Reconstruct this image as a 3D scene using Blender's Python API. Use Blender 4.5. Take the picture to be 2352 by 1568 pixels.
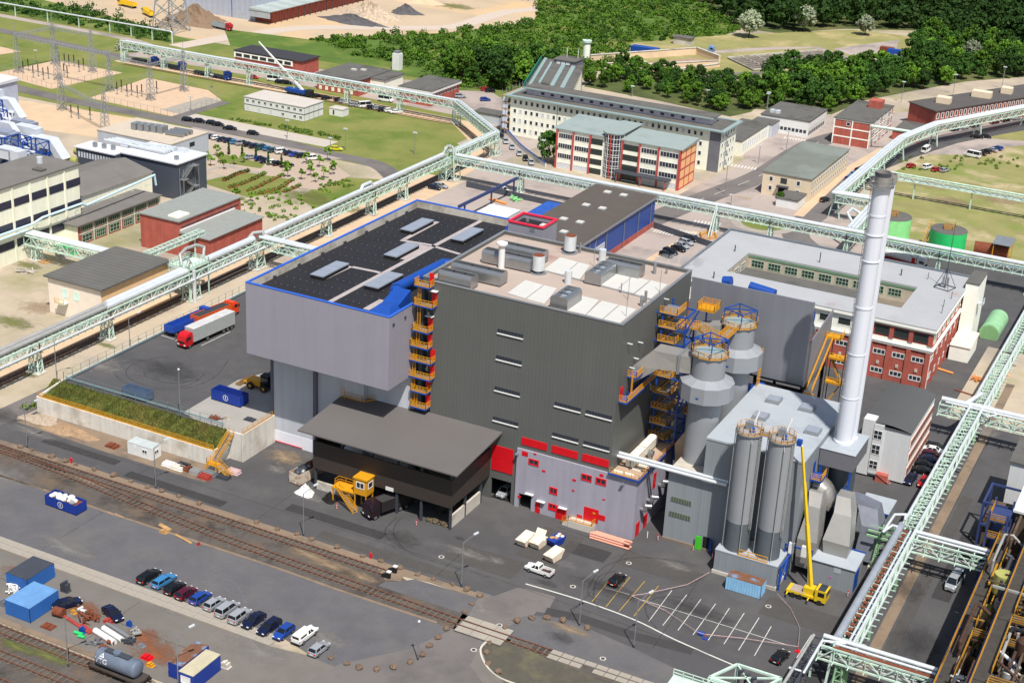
import bpy, random
import numpy as np
from math import *
from mathutils import Vector, Matrix
random.seed(7)
SC = bpy.context.scene
COL = SC.collection
for o in list(bpy.data.objects): bpy.data.objects.remove(o)

CAM = (140.0,-288.0,133.0)
FPX, YAW, PITCH, ROLL = 3479.1,-radians(25.8946), radians(22.6043), radians(3.1484)
_cy, _sy, _cp, _sp, _cr, _sr = cos(YAW), sin(YAW), cos(PITCH), sin(PITCH), cos(ROLL), sin(ROLL)
FWD = Vector((_sy*_cp, _cy*_cp,-_sp)); _ri = Vector((_cy,-_sy,0)); _up = _ri.cross(FWD)
RGT = _ri*_cr + _up*_sr; UPV = _up*_cr - _ri*_sr
cam = bpy.data.cameras.new('camera'); camo = bpy.data.objects.new('camera', cam); COL.objects.link(camo)
cam.sensor_width = 36; cam.sensor_fit = 'HORIZONTAL'; cam.lens = FPX/2352*36; cam.clip_start = 1; cam.clip_end = 6000
m = Matrix.Identity(4)
for i in range(3):
 m[i][0], m[i][1], m[i][2], m[i][3] = RGT[i], UPV[i],-FWD[i], CAM[i]
camo.matrix_world = m; SC.camera = camo

SUN_EL = radians(60); SUN_H = Vector((0.67,-0.74,0)).normalized()
SUNV = Vector((SUN_H.x*cos(SUN_EL), SUN_H.y*cos(SUN_EL), sin(SUN_EL)))
w = bpy.data.worlds.new('World'); SC.world = w; w.use_nodes = True
nt = w.node_tree; bg = nt.nodes['Background']
sky = nt.nodes.new('ShaderNodeTexSky'); sky.sky_type = 'NISHITA'; sky.sun_disc = False
sky.sun_elevation = SUN_EL; sky.sun_rotation = atan2(SUN_H.x, SUN_H.y); sky.air_density = 1.2; sky.dust_density = 2.0
nt.links.new(sky.outputs[0], bg.inputs[0]); bg.inputs[1].default_value = 0.075
sl = bpy.data.lights.new('sun', 'SUN'); sl.energy = 4.2; sl.angle = radians(0.6); sl.color = (1.0,0.955,0.88)
so = bpy.data.objects.new('sun', sl); COL.objects.link(so)
so.rotation_euler = (-SUNV).to_track_quat('-Z', 'Y').to_euler(); so.location = (0,0,300)
vs = SC.view_settings; vs.view_transform = 'Standard'; vs.look = 'None'; vs.exposure = 0.42; vs.gamma = 1.0; vs.use_curve_mapping = False
SC.cycles.max_bounces = 5; SC.cycles.diffuse_bounces = 3; SC.cycles.glossy_bounces = 3; SC.cycles.transparent_max_bounces = 6

CV = Vector(CAM)
def ray(x, y): return FWD + RGT*((x-1176.0)/FPX) - UPV*((y-784.0)/FPX)
def G(x, y, z=0.0):
 d = ray(x, y); p = CV + d*((z-CAM[2])/d.z); return Vector((p.x, p.y, z))
def PY(x, y, Y):
 d = ray(x, y); return CV + d*((Y-CAM[1])/d.y)
def PX(x, y, X):
 d = ray(x, y); return CV + d*((X-CAM[0])/d.x)
def K(x0, y0): return lambda x, y: (x0*0.94231+x*0.25641, y0*0.94231+y*0.25641)
t1, t2, t3, t4 = K(0,0), K(620,0), K(1240,0), K(1856,0)
u1, u2, u3, u4 = K(0,410), K(620,410), K(1240,410), K(1856,410)
r1, r2, r3, r4 = K(0,820), K(620,820), K(1240,820), K(1856,820)
b1, b2, b3, b4 = K(0,1244), K(620,1244), K(1240,1244), K(1856,1244)
def GL(k, pts, z=0.0): return [G(*k(*p), z) for p in pts]
def D(x, y): return (x, y)

def lin(c):
 c = c/255.0
 return c/12.92 if c <= 0.04045 else ((c+0.055)/1.055)**2.4
MATS = {}
FRONT_SHADE = {n: 1.34 for n in 'lilac_cladding pale_grey_render charcoal_cladding lilac_block filter_grey reactor_shell screen_grey duct_aluminium brown_cladding dark_clad bluish_duct roof_edge_steel brushed_aluminium red_panel container_blue container_deep_blue sandy_verge crane_yellow yellow_steel blue_steel'.split()}  # darkening per material: the foreground's cloud shade is put into its colours
FRONT_SHADE.update(asphalt_dark=1.0, charcoal_cladding=1.2, grey_gravel=1.05, rail_ballast=1.15, apron_concrete=1.12, silo_grey=1.3, silo_dark=1.2, black_membrane=1.4, red_brick=1.25, asphalt_worn=1.2, brown_grey_roof=1.0, mown_lawn=1.12, dark_foliage=1.05, grey_roof_felt=1.1)
def mat(name, rgb=None, k=1.4, rough=0.8, metal=0.0, var=0.12, scale=0.6, rib=0.0, ribdir=(1,1,0), ribamt=0.35, bump=0.0, stain=None, stain_s=0.05, stain_w=(0.5,0.65), spec=0.4, fine=0.0, streak=0.0, alpha=None):
 if name in MATS: return MATS[name]
 m = bpy.data.materials.new(name); m.use_nodes = True; n = m.node_tree.nodes; L = m.node_tree.links
 b = n['Principled BSDF']; k = k*FRONT_SHADE.get(name,1.0); c = [min(0.86, lin(v)/k) for v in rgb]
 b.inputs['Roughness'].default_value = rough; b.inputs['Metallic'].default_value = metal; b.inputs['Specular IOR Level'].default_value = spec
 tc = n.new('ShaderNodeTexCoord')
 def noise(s, det=4.0, ro=0.6):
  t = n.new('ShaderNodeTexNoise'); t.inputs['Scale'].default_value = s; t.inputs['Detail'].default_value = det; t.inputs['Roughness'].default_value = ro
  L.new(tc.outputs['Object'], t.inputs['Vector']); return t.outputs['Fac']
 def mix(fac, a, bb):
  x = n.new('ShaderNodeMix'); x.data_type = 'RGBA'
  if hasattr(fac, 'default_value') and not isinstance(fac, float): L.new(fac, x.inputs[0])
  else: x.inputs[0].default_value = fac
  for s, v in ((6, a),(7, bb)):
   if isinstance(v,(tuple, list)): x.inputs[s].default_value = (*v[:3],1)
   else: L.new(v, x.inputs[s])
  return x.outputs[2]
 def ramp(src, lo, hi):
  r = n.new('ShaderNodeMapRange'); r.inputs[1].default_value = lo; r.inputs[2].default_value = hi; L.new(src, r.inputs[0]); return r.outputs[0]
 col = tuple(c)
 if var > 0:
  f = ramp(noise(scale),0.3,0.7)
  col = mix(f,[v*(1-var) for v in c],[min(0.88, v*(1+var)) for v in c])
 if fine > 0:
  f = ramp(noise(6.0,3.0,0.7),0.3,0.7); x = n.new('ShaderNodeMix'); x.data_type = 'RGBA'; x.blend_type = 'MULTIPLY'
  x.inputs[0].default_value = 1.0
  L.new(mix(f,(1-fine,)*3,(1+fine*0.6,)*3), x.inputs[7])
  if isinstance(col, tuple): x.inputs[6].default_value = (*col,1)
  else: L.new(col, x.inputs[6])
  col = x.outputs[2]
 if streak > 0:
  mp = n.new('ShaderNodeMapping'); mp.inputs['Scale'].default_value = (1.1,1.1,.05); L.new(tc.outputs['Object'], mp.inputs[0]); t = n.new('ShaderNodeTexNoise'); t.inputs['Scale'].default_value = .9; t.inputs['Detail'].default_value = 5; L.new(mp.outputs[0], t.inputs['Vector'])
  x = n.new('ShaderNodeMix'); x.data_type = 'RGBA'; x.blend_type = 'MULTIPLY'; x.inputs[0].default_value = 1.0; L.new(mix(ramp(t.outputs['Fac'],.3,.7),(1-streak,)*3,(1+streak*.5,)*3), x.inputs[7])
  if isinstance(col, tuple): x.inputs[6].default_value = (*col,1)
  else: L.new(col, x.inputs[6])
  col = x.outputs[2]
 if alpha: L.new(ramp(noise(1.3,5.0,.7), *alpha), b.inputs['Alpha'])
 for st in ([stain] if stain and not isinstance(stain[0],(tuple, list)) else (stain or [])):
  f = ramp(noise(stain_s*(1+0.37*random.random()),6.0,0.65), *stain_w)
  col = mix(f, col,[min(0.86, lin(v)/k) for v in st])
 hgt = None
 if rib > 0:
  vm = n.new('ShaderNodeVectorMath'); vm.operation = 'DOT_PRODUCT'; L.new(tc.outputs['Object'], vm.inputs[0]); vm.inputs[1].default_value = ribdir
  sn = n.new('ShaderNodeMath'); sn.operation = 'MULTIPLY'; L.new(vm.outputs['Value'], sn.inputs[0]); sn.inputs[1].default_value = 2*pi/rib
  s2 = n.new('ShaderNodeMath'); s2.operation = 'SINE'; L.new(sn.outputs[0], s2.inputs[0])
  hgt = s2.outputs[0]
  f = ramp(hgt,-1.0,1.0)
  x = n.new('ShaderNodeMix'); x.data_type = 'RGBA'; x.blend_type = 'MULTIPLY'; x.inputs[0].default_value = 1.0
  L.new(mix(f,(1-ribamt*0.4,)*3,(1.0,)*3), x.inputs[7])
  if isinstance(col, tuple): x.inputs[6].default_value = (*col,1)
  else: L.new(col, x.inputs[6])
  col = x.outputs[2]
 if bump > 0:
  hgt2 = noise(8.0 if bump < 0.5 else 2.0,5.0,0.7)
  bn = n.new('ShaderNodeBump'); bn.inputs['Strength'].default_value = min(1.0, bump); bn.inputs['Distance'].default_value = 0.1
  L.new(hgt2, bn.inputs['Height']); L.new(bn.outputs[0], b.inputs['Normal'])
 if isinstance(col, tuple): b.inputs['Base Color'].default_value = (*col,1)
 else: L.new(col, b.inputs['Base Color'])
 m.diffuse_color = (*c,1); MATS[name] = m
 return m
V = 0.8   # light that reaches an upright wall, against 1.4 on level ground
GLASS = mat('window_glass',(38,44,52),0.8, rough=0.12, var=0.0, spec=0.6)
DGLASS = mat('car_glass',(22,25,30),0.9, rough=0.08, var=0.0, spec=0.7)
WHITE = mat('white_paint',(232,232,230),1.15,0.6, var=0.04)
MINT = mat('mint_steel',(192,216,202),1.05,0.55, var=0.16, scale=0.5, stain=(176,178,160), stain_s=.6, stain_w=(.55,.75))
PIPEW = mat('pipe_cladding',(222,228,232),1.15,0.35, metal=0.25, var=0.08, scale=0.5)
PIPEG = mat('pipe_grey',(172,172,170),1.15,0.5, metal=0.2, var=0.12)
YEL = mat('yellow_steel',(226,160,30),0.95,0.5, var=0.08)
BLUE = mat('blue_steel',(28,78,168),0.95,0.45, var=0.08)
RED = mat('red_panel',(200,14,28),0.72,0.45, var=0.06)
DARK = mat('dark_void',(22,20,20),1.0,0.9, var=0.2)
STEEL = mat('galvanised_steel',(150,154,158),1.0,0.4, metal=0.5, var=0.1)
GREYST = mat('dark_steel',(62,66,74),1.0,0.5, var=0.1)
RUST = mat('rust_steel',(118,62,40),1.1,0.85, var=0.25, scale=2)
CONC = mat('concrete',(196,190,180),1.05,0.85, var=0.1, scale=0.3, fine=0.08, stain=(150,142,130), stain_s=0.15)
TYRE = mat('tyre',(34,33,33),1.0,0.85, var=0.0)
RIM = mat('wheel_rim',(150,152,155),1.2,0.35, metal=0.6, var=0.0)
BRICK = mat('red_brick',(158,82,70),0.66,0.85, var=0.12, scale=0.5, fine=0.22, bump=0.2, streak=.15)
CREAM = mat('cream_render',(240,226,202),0.82,0.85, var=0.05, scale=0.2, fine=0.04, streak=.08)
ROOFG = mat('grey_roof_felt',(112,110,106),1.3,0.9, var=0.12, scale=0.15, fine=0.12, stain=(92,90,86), stain_s=0.1)
WOOD = mat('timber',(190,150,100),1.2,0.85, var=0.2, scale=1)
PAINT = {}
def paint(rgb, metal=0.25):
 key = 'car_paint_%d_%d_%d' % tuple(rgb)
 if key not in PAINT: PAINT[key] = mat(key, rgb,1.15,0.25, metal=metal, var=0.0, spec=0.6)
 return PAINT[key]

class MB:
 def __init__(s): s.v = []; s.f = []; s.m = []; s.cur = 0; s.smooth = []
 def add(s, vs, fs, sm=False):
  o = len(s.v); s.v += [tuple(q) for q in vs]
  for f in fs: s.f.append(tuple(i+o for i in f)); s.m.append(s.cur); s.smooth.append(sm)
  return s
 def box(s, x0, x1, y0, y1, z0, z1):
  return s.add([(x0, y0, z0),(x1, y0, z0),(x1, y1, z0),(x0, y1, z0),(x0, y0, z1),(x1, y0, z1),(x1, y1, z1),(x0, y1, z1)],
                     [(3,2,1,0),(4,5,6,7),(0,1,5,4),(1,2,6,5),(2,3,7,6),(3,0,4,7)])
 def prism(s, poly, z0, z1):
  n = len(poly); a = sum(poly[i][0]*poly[(i+1) % n][1]-poly[(i+1) % n][0]*poly[i][1] for i in range(n))
  if a < 0: poly = list(reversed(poly))
  zz0 = z0 if hasattr(z0, '__len__') else [z0]*n; zz1 = z1 if hasattr(z1, '__len__') else [z1]*n
  if a < 0 and hasattr(z1, '__len__'): zz1 = list(reversed(zz1))
  if a < 0 and hasattr(z0, '__len__'): zz0 = list(reversed(zz0))
  vs = [(poly[i][0], poly[i][1], zz0[i]) for i in range(n)] + [(poly[i][0], poly[i][1], zz1[i]) for i in range(n)]
  return s.add(vs,[tuple(range(n-1,-1,-1)), tuple(range(n,2*n))] + [(i,(i+1) % n, n+(i+1) % n, n+i) for i in range(n)])
 def sheet(s, poly, z):
  n = len(poly); a = sum(poly[i][0]*poly[(i+1) % n][1]-poly[(i+1) % n][0]*poly[i][1] for i in range(n))
  if a < 0: poly = list(reversed(poly))
  return s.add([(p[0], p[1], z) for p in poly],[tuple(range(n))])
 def quad(s, *p): return s.add(p,[tuple(range(len(p)))])
 def bar(s, p0, p1, w=0.1, h=None):
  p0 = Vector(p0); p1 = Vector(p1); d = p1-p0
  if d.length < 1e-6: return s
  h = w if h is None else h; d.normalize()
  r = d.cross(Vector((0,0,1))); r = Vector((1,0,0)) if r.length < 1e-3 else r.normalized()
  u = r.cross(d).normalized(); r = r*(w/2); u = u*(h/2)
  return s.add([p0-r-u, p0+r-u, p0+r+u, p0-r+u, p1-r-u, p1+r-u, p1+r+u, p1-r+u],
                     [(0,1,2,3),(7,6,5,4),(4,5,1,0),(5,6,2,1),(6,7,3,2),(7,4,0,3)])
 def cyl(s, p0, p1, r0, r1=None, n=12, caps=True, sm=True):
  p0 = Vector(p0); p1 = Vector(p1); d = (p1-p0).normalized(); r1 = r0 if r1 is None else r1
  a = d.cross(Vector((0,0,1))); a = Vector((1,0,0)) if a.length < 1e-3 else a.normalized(); b = d.cross(a)
  vs = []
  for p, r in ((p0, r0),(p1, r1)):
   for i in range(n):
    t = 2*pi*i/n; vs.append(p+a*(r*cos(t))+b*(r*sin(t)))
  s.add(vs,[(i, i+n,(i+1) % n+n,(i+1) % n) for i in range(n)], sm)
  if caps: s.add(vs,[tuple(range(n)), tuple(range(2*n-1, n-1,-1))])
  return s
 def tube(s, pts, r, n=8):
  pts = [Vector(p) for p in pts]
  for a, b in zip(pts, pts[1:]): s.cyl(a, b, r, n=n)
  for p in pts[1:-1]: s.ball(p, r*1.02,8,5)
  return s
 def ball(s, c, r, n=10, k=6, sz=1.0):
  vs = []; fs = []
  for j in range(k+1):
   ph = pi*j/k
   for i in range(n): vs.append((c[0]+r*sin(ph)*cos(2*pi*i/n), c[1]+r*sin(ph)*sin(2*pi*i/n), c[2]+r*sz*cos(ph)))
  for j in range(k):
   for i in range(n): fs.append((j*n+i,(j+1)*n+i,(j+1)*n+(i+1) % n, j*n+(i+1) % n))
  return s.add(vs, fs, True)
 def lathe(s, c, prof, n=16, sm=True, a0=0.0):
  for (ra, za),(rb, zb) in zip(prof, prof[1:]):
   vs = [(c[0]+r*cos(a0+2*pi*i/n), c[1]+r*sin(a0+2*pi*i/n), c[2]+z) for r, z in ((ra, za),(rb, zb)) for i in range(n)]
   s.add(vs,[(i,(i+1) % n, n+(i+1) % n, n+i) for i in range(n)], sm)
  return s
 def rail(s, pts, h=1.1, w=0.06, closed=False, step=1.5, bars=2):
  pts = [Vector(p) for p in pts]
  if closed: pts = pts+[pts[0]]
  for a, b in zip(pts, pts[1:]):
   for q in range(1, bars+1): s.bar(a+Vector((0,0, h*q/bars)), b+Vector((0,0, h*q/bars)), w)
   s.bar(a+Vector((0,0,0.1)), b+Vector((0,0,0.1)), w*0.5,0.2)
   k = max(1, int(round((b-a).length/step)))
   for i in range(k+1): q = a.lerp(b, i/k); s.bar(q, q+Vector((0,0, h)), w)
  return s
 def mesh(s, name, mats, off=(0,0,0)):
  me = bpy.data.meshes.new(name)
  v = s.v if tuple(off) == (0,0,0) else [(p[0]-off[0], p[1]-off[1], p[2]-off[2]) for p in s.v]
  me.from_pydata(v,[], s.f)
  for q in (mats if isinstance(mats,(list, tuple)) else [mats]): me.materials.append(q)
  if any(s.m): me.polygons.foreach_set('material_index', s.m)
  me.polygons.foreach_set('use_smooth', s.smooth); me.update()
  return me
 def build(s, name, mats, parent=None, split=False):
  if split:
   par = list(range(len(s.v)))
   def find(a):
    while par[a] != a: par[a] = par[par[a]]; a = par[a]
    return a
   for f in s.f:
    for q in f[1:]: par[find(q)] = find(f[0])
   isl = {}
   for fi, f in enumerate(s.f): isl.setdefault(find(f[0]),[]).append(fi)
   out = []
   for fs in isl.values():
    q = MB(); idx = {}
    for fi in fs:
     g = []
     for v in s.f[fi]:
      if v not in idx: idx[v] = len(q.v); q.v.append(s.v[v])
      g.append(idx[v])
     q.f.append(tuple(g)); q.m.append(s.m[fi]); q.smooth.append(s.smooth[fi])
    out.append(q.build(name, mats, parent))
   return out
  off = (0,0,0); q = parent
  if q is not None:
   o = Vector((0,0,0))
   while q is not None: o += q.location; q = q.parent
   off = tuple(o)
  me = s.mesh(name, mats, off); ob = bpy.data.objects.new(name, me); COL.objects.link(ob)
  if parent is not None: ob.parent = parent
  return ob
def tag(o, label, cat, group=None):
 o['label'] = label; o['category'] = cat
 if group: o['group'] = group
 return o
def thing(name, loc, label, cat, group=None):
 o = bpy.data.objects.new(name, None); COL.objects.link(o); o.location = loc; o.empty_display_size = 0.5
 return tag(o, label, cat, group)
def struct(o, kind='structure'): o['kind'] = kind; return o
def copy_tree(o, parent=None):
 c = o.copy(); COL.objects.link(c); c.parent = parent
 for ch in o.children: copy_tree(ch, c)
 return c
def place(proto, used, loc, rz=0.0, label=None, group=None, sc=1.0):
 o = copy_tree(proto) if used else proto
 o.location = loc; o.rotation_euler = (0,0, rz); o.scale = (sc, sc, sc)
 if label: o['label'] = label
 if group: o['group'] = group
 return o
def ground(name, poly, z, m):
 return struct(MB().sheet([(p[0], p[1]) for p in poly], z).build(name, m))
def strip_poly(pts, wd):
 pts = [Vector((p[0], p[1])) for p in pts]; L = []; R = []
 for i, p in enumerate(pts):
  a = pts[max(0, i-1)]; b = pts[min(len(pts)-1, i+1)]; d = (b-a).normalized(); n = Vector((-d.y, d.x))*(wd/2)
  L.append(p+n); R.append(p-n)
 return L, R
def strip(name, pts, wd, z, m, parent=None):
 L, R = strip_poly(pts, wd); b = MB()
 for i in range(len(L)-1): b.quad((*R[i], z),(*R[i+1], z),(*L[i+1], z),(*L[i], z))
 o = b.build(name, m, parent)
 return struct(o) if parent is None else o
def smoothline(pts, n=6):
 P = [Vector((p[0], p[1],0)) for p in pts]; out = []
 for i in range(len(P)-1):
  a, b, c, d = P[max(0, i-1)], P[i], P[i+1], P[min(len(P)-1, i+2)]
  for k in range(n):
   t = k/n; out.append(0.5*((2*b)+(c-a)*t+(2*a-5*b+4*c-d)*t*t+(3*b-a-3*c+d)*t**3))
 return out+[P[-1]]
WCACHE = {}
ANG = {'y-': 0.0, 'x+': pi/2, 'y+': pi, 'x-': -pi/2}
def window(parent, c, wd, h, nrm='y-', frame=None, pane=None, mull=1, rows=1, fw=0.09, sill=False, name='window', proud=0.07):
 frame = frame or WHITE; pane = pane or GLASS
 key = (round(wd,2), round(h,2), frame.name, pane.name, mull, rows, fw, sill, proud)
 if key not in WCACHE:
  b = MB(); a = wd/2; e = h/2
  b.box(-a, a,-proud,0, e-fw, e); b.box(-a, a,-proud,0,-e,-e+fw); b.box(-a,-a+fw,-proud,0,-e+fw, e-fw); b.box(a-fw, a,-proud,0,-e+fw, e-fw)
  for i in range(1, mull): x = -a+wd*i/mull; b.box(x-fw*.35, x+fw*.35,-proud*.9,0,-e+fw, e-fw)
  for i in range(1, rows): z = -e+h*i/rows; b.box(-a+fw, a-fw,-proud*.8,0, z-fw*.35, z+fw*.35)
  if sill: b.box(-a-0.05, a+0.05,-proud-0.15,0,-e-0.22,-e-0.01)
  p = MB().box(-a+fw, a-fw,-0.025,0.0,-e+fw, e-fw)
  WCACHE[key] = (b.mesh(name, frame), p.mesh('pane', pane))
 fm, pm = WCACHE[key]
 o = bpy.data.objects.new(name, fm); COL.objects.link(o); o.parent = parent
 o.location = Vector(c)-parent.location; o.rotation_euler = (0,0, ANG[nrm] if isinstance(nrm, str) else nrm)
 q = bpy.data.objects.new('pane', pm); COL.objects.link(q); q.parent = o
 return o
def holes_wall(b, axis, pos, th, u0, u1, z0, z1, holes):
 """wall slab in plane axis ('x' runs along X at Y=pos), with rectangular openings (u0,u1,z0,z1)"""
 us = sorted(set([u0, u1]+[h[0] for h in holes]+[h[1] for h in holes])); zs = sorted(set([z0, z1]+[h[2] for h in holes]+[h[3] for h in holes]))
 for i in range(len(us)-1):
  run = None
  for j in range(len(zs)-1):
   uc = (us[i]+us[i+1])/2; zc = (zs[j]+zs[j+1])/2
   solid = not any(h[0] < uc < h[1] and h[2] < zc < h[3] for h in holes)
   if solid: run = (run[0], zs[j+1]) if run else (zs[j], zs[j+1])
   if (not solid or j == len(zs)-2) and run:
    if axis == 'x': b.box(us[i], us[i+1], pos, pos+th, *run)
    else: b.box(pos, pos+th, us[i], us[i+1], *run)
    run = None
 return b
# ================================================================ GROUND
SOIL = mat('dusty_soil',(204,188,166),1.45,0.95, var=0.12, scale=0.05, fine=0.08, stain=[(152,150,104),(172,160,148)], stain_s=0.02)
ASPH = mat('asphalt_dark',(88,87,89),1.35,0.9, var=0.07, scale=0.25, fine=0.1, stain=[(76,75,77),(102,100,99)], stain_s=0.09, stain_w=(0.5,0.75))
ASPH2 = mat('asphalt_worn',(136,130,128),1.4,0.9, var=0.07, scale=0.1, fine=0.05, stain=(118,113,112), stain_s=0.06)
ASPHP = mat('asphalt_pinkish',(188,174,166),1.4,0.9, var=0.07, scale=0.08, fine=0.05, stain=(150,140,136), stain_s=0.05)
GRAV = mat('grey_gravel',(110,109,113),1.4,0.95, var=0.07, scale=0.3, fine=0.2, stain=[(98,97,100),(122,118,116)], stain_s=0.12, stain_w=(0.48,0.78))
APRON = mat('apron_concrete',(136,130,124),1.4,0.92, var=0.06, scale=0.3, fine=0.1, stain=[(122,117,111)], stain_s=0.1, stain_w=(0.45,0.75))
BALL = mat('rail_ballast',(106,99,94),1.35,0.95, var=0.2, scale=0.6, fine=0.3, stain=[(122,104,88),(74,68,64)], stain_s=0.12, bump=0.6)
SANDY = mat('sandy_verge',(170,148,126),1.4,0.95, var=0.12, scale=0.3, fine=0.16, stain=(134,120,106), stain_s=0.15)
SAND = mat('orange_sand',(232,200,166),1.45,0.95, var=0.07, scale=0.2, fine=0.06, stain=(216,190,160), stain_s=0.08)
GRASS = mat('mown_lawn',(140,147,74),1.4,0.95, var=0.14, scale=0.08, fine=0.14, stain=[(154,152,84),(110,132,48)], stain_s=0.035, bump=0.4)
ROUGHG = mat('rough_grass',(98,104,42),1.35,0.95, var=0.2, scale=0.25, fine=0.25, stain=[(118,108,56),(78,100,36)], stain_s=0.12, bump=0.8)
PINKG = mat('switchyard_gravel',(226,196,166),1.45,0.95, var=0.07, scale=0.3, fine=0.12)
LINE = mat('road_paint',(226,224,218),1.35,0.8, var=0.12, scale=1.5, fine=0.1)
YLINE = mat('yellow_road_paint',(196,160,60),1.35,0.8, var=0.15, scale=1.5)
SLAB = mat('concrete_slab',(178,170,158),1.4,0.9, var=0.1, scale=0.4, fine=0.06)

def R4(x0, x1, y0, y1): return [(x0, y0),(x1, y0),(x1, y1),(x0, y1)]
ground('ground', R4(-2600,2600,-1500,3500),0.0, SOIL)
ground('plant_asphalt',[(-66,-99.2),(160,-99.2),(160,120),(54,120),(54,30),(-20,30),(-20,-60),(-62,-60),(-62,-90)],0.02, ASPH)
ground('south_asphalt', R4(44,165,-240,-99.2),0.02, ASPH)
ground('gravel_lot',[(-120,-109.3),(44,-109.3)] + [tuple(p)[:2] for p in GL(b2,[(1780,1080),(1600,1270),(1530,1330),(1380,1410),(1200,1465),(1000,1470),(800,1430),(580,1340)])] + [(24.5,-125.5),(-120,-125.5)],0.04, GRAV)
ground('loading_apron',[(-120,-144),(50,-144),(60,-170),(60,-190),(90,-240),(90,-128),(60,-118),(48,-109.5),(44,-109.5),(40,-126),(24.0,-128.5),(-120,-128.5)],0.03, APRON)
ground('rail_bed',[(-130,-100.0),(28,-100.0),(33,-101.5),(31,-105.0),(90,-105.6),(90,-110),(-10,-109.6),(-130,-109.6)],0.05, BALL)
ground('sandy_verge',[(-66,-99.0),(-40,-98.6),(20,-98.5),(44,-98.6),(46.5,-99.2),(45,-100.1),(36,-99.9),(31.5,-100.6),(31.8,-102.2),(29.5,-103.2),(26,-100.3),(-20,-100.2),(-70,-100.2),(-90,-101)],0.07, SANDY)
strip('sand_edge', smoothline([(-120,-109.5),(-60,-109.7),(-40,-109.4),(-20,-109.7),(10,-109.4),(25,-109.7),(43,-109.6)],5),.55,0.065, SANDY)
ground('gravel_patch',[(31.6,-102.6),(33.5,-100.4),(45.2,-99.9),(46.2,-105.3),(29.5,-105.3),(29.8,-103.4)],0.075, GRAV)
ground('south_rail_bed', R4(-120,12,-200,-144.9),0.05, BALL)
strip('pale_kerb',[(-120,-144.5),(12,-144.0),(26,-148)],1.1,0.1, SANDY)
ground('gravel_island', GL(b2,[(2100,1130),(2352,1000)]) + GL(b3,[(0,985),(190,935),(440,960),(640,1025),(1120,1235),(1700,1515),(1800,1600),(1190,1600),(380,1255),(0,1150)]),0.06, GRAV)
ground('scrub_island', GL(b2,[(2040,1230),(2110,1170)]) + GL(b3,[(0,1170),(330,1310),(1030,1600),(300,1700),(0,1590)]) + GL(b2,[(2200,1500),(2080,1380)]),0.06, mat('scrub_tarmac',(96,92,82),1.4,.95, var=.12, scale=.4, fine=.2, stain=(112,108,84), stain_s=.15))
kb = MB()
L_, R_ = strip_poly(smoothline(GL(b2,[(2110,1150),(2030,1230),(2040,1320),(2100,1420),(2200,1500),(2352,1560)]),5),0.3)
for i in range(len(L_)-1): kb.prism([L_[i], L_[i+1], R_[i+1], R_[i]],0.02,0.16)
struct(kb.build('kerb', CONC))
ground('crossing_road',[(43.9,-98),(55,-98),(55.5,-108),(51.8,-112),(53,-117),(58,-121),(60,-150),(30,-150),(36,-127),(43,-118),(46,-110)],0.05, ASPH2)
cs = struct(bpy.data.objects.new('concrete_strip', MB().sheet(R4(-64,24.4,-128.45,-125.5),0.045).mesh('concrete_strip', SANDY))); COL.objects.link(cs)
sm = MB().prism(R4(0.03,2.92,0.03,1.42),0.0,0.05).mesh('slab', SLAB)
for i in range(30):
 for j in range(2):
  o = bpy.data.objects.new('slab', sm); COL.objects.link(o); o.parent = cs; o.location = (-63.5+i*2.93,-128.42+j*1.46,0.05+random.uniform(-.006,.006))
sp = struct(bpy.data.objects.new('slab_walk', MB().sheet(R4(61.5,84,-109.4,-106.6),0.066).mesh('slab_walk', BALL))); COL.objects.link(sp)
sm2 = MB().prism(R4(0.04,1.82,0.04,1.1),0.0,0.07).mesh('slab', SLAB)
for i in range(11):
 for j in range(2):
  if j == 0 and i == 3: continue
  o = bpy.data.objects.new('slab', sm2); COL.objects.link(o); o.parent = sp; o.location = (61.9+i*1.9,-109.2+j*1.35,0.067); o.rotation_euler[2] = random.uniform(-.01,.01)
lc = struct(bpy.data.objects.new('level_crossing', MB().sheet(R4(46.3,54.6,-110.35,-105.45),0.178).mesh('level_crossing', BALL))); COL.objects.link(lc)
for i in range(3):
 for y0, y1 in ((-110.2,-108.75),(-108.45,-107.35),(-107.05,-105.5)):
  MB().prism(R4(46.4+i*2.72,46.4+i*2.72+2.66, y0, y1),0.18,0.245).build('slab', SLAB, lc)
def lines(name, segs, wd, m, z=0.045):
 b = MB()
 for a, c in segs:
  a = Vector((a[0], a[1])); c = Vector((c[0], c[1])); d = (c-a).normalized(); n = Vector((-d.y, d.x))*wd/2
  b.quad((*(a-n), z),(*(c-n), z),(*(c+n), z),(*(a+n), z))
 return struct(b.build(name, m))
ls = [(745,815),(870,862),(988,902),(1120,945),(1255,990),(1380,1028),(1515,1072),(1650,1112),(1787,1160),(1927,1195),(2058,1250),(2200,1300)]
le = [(920,600),(1087,593),(1218,632),(1342,673),(1462,713),(1595,753),(1722,793),(1853,834),(1977,873),(2110,916),(2243,958),(2352,1035)]
lines('yellow_bay_lines',[(G(*b3(*a)), G(*b3(*c))) for a, c in zip(ls[:4], le[:4])],0.13, YLINE)
lines('white_bay_lines',[(G(*b3(*a)), G(*b3(*c))) for a, c in zip(ls[4:], le[4:])] + [((95.2,-92.2),(95.4,-81.5)),((97.8,-93.5),(97.9,-82))] + [(G(*b3(860,690)), G(*b3(1080,750))),(G(*b3(1200,800)),(93,-86.3))],0.12, LINE)
pl = smoothline(GL(b3,[(150,655),(640,800),(1120,975),(1500,1160),(2030,1390)]),5)
lines('parking_edge_line', list(zip(pl, pl[1:])),0.28, LINE)
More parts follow.
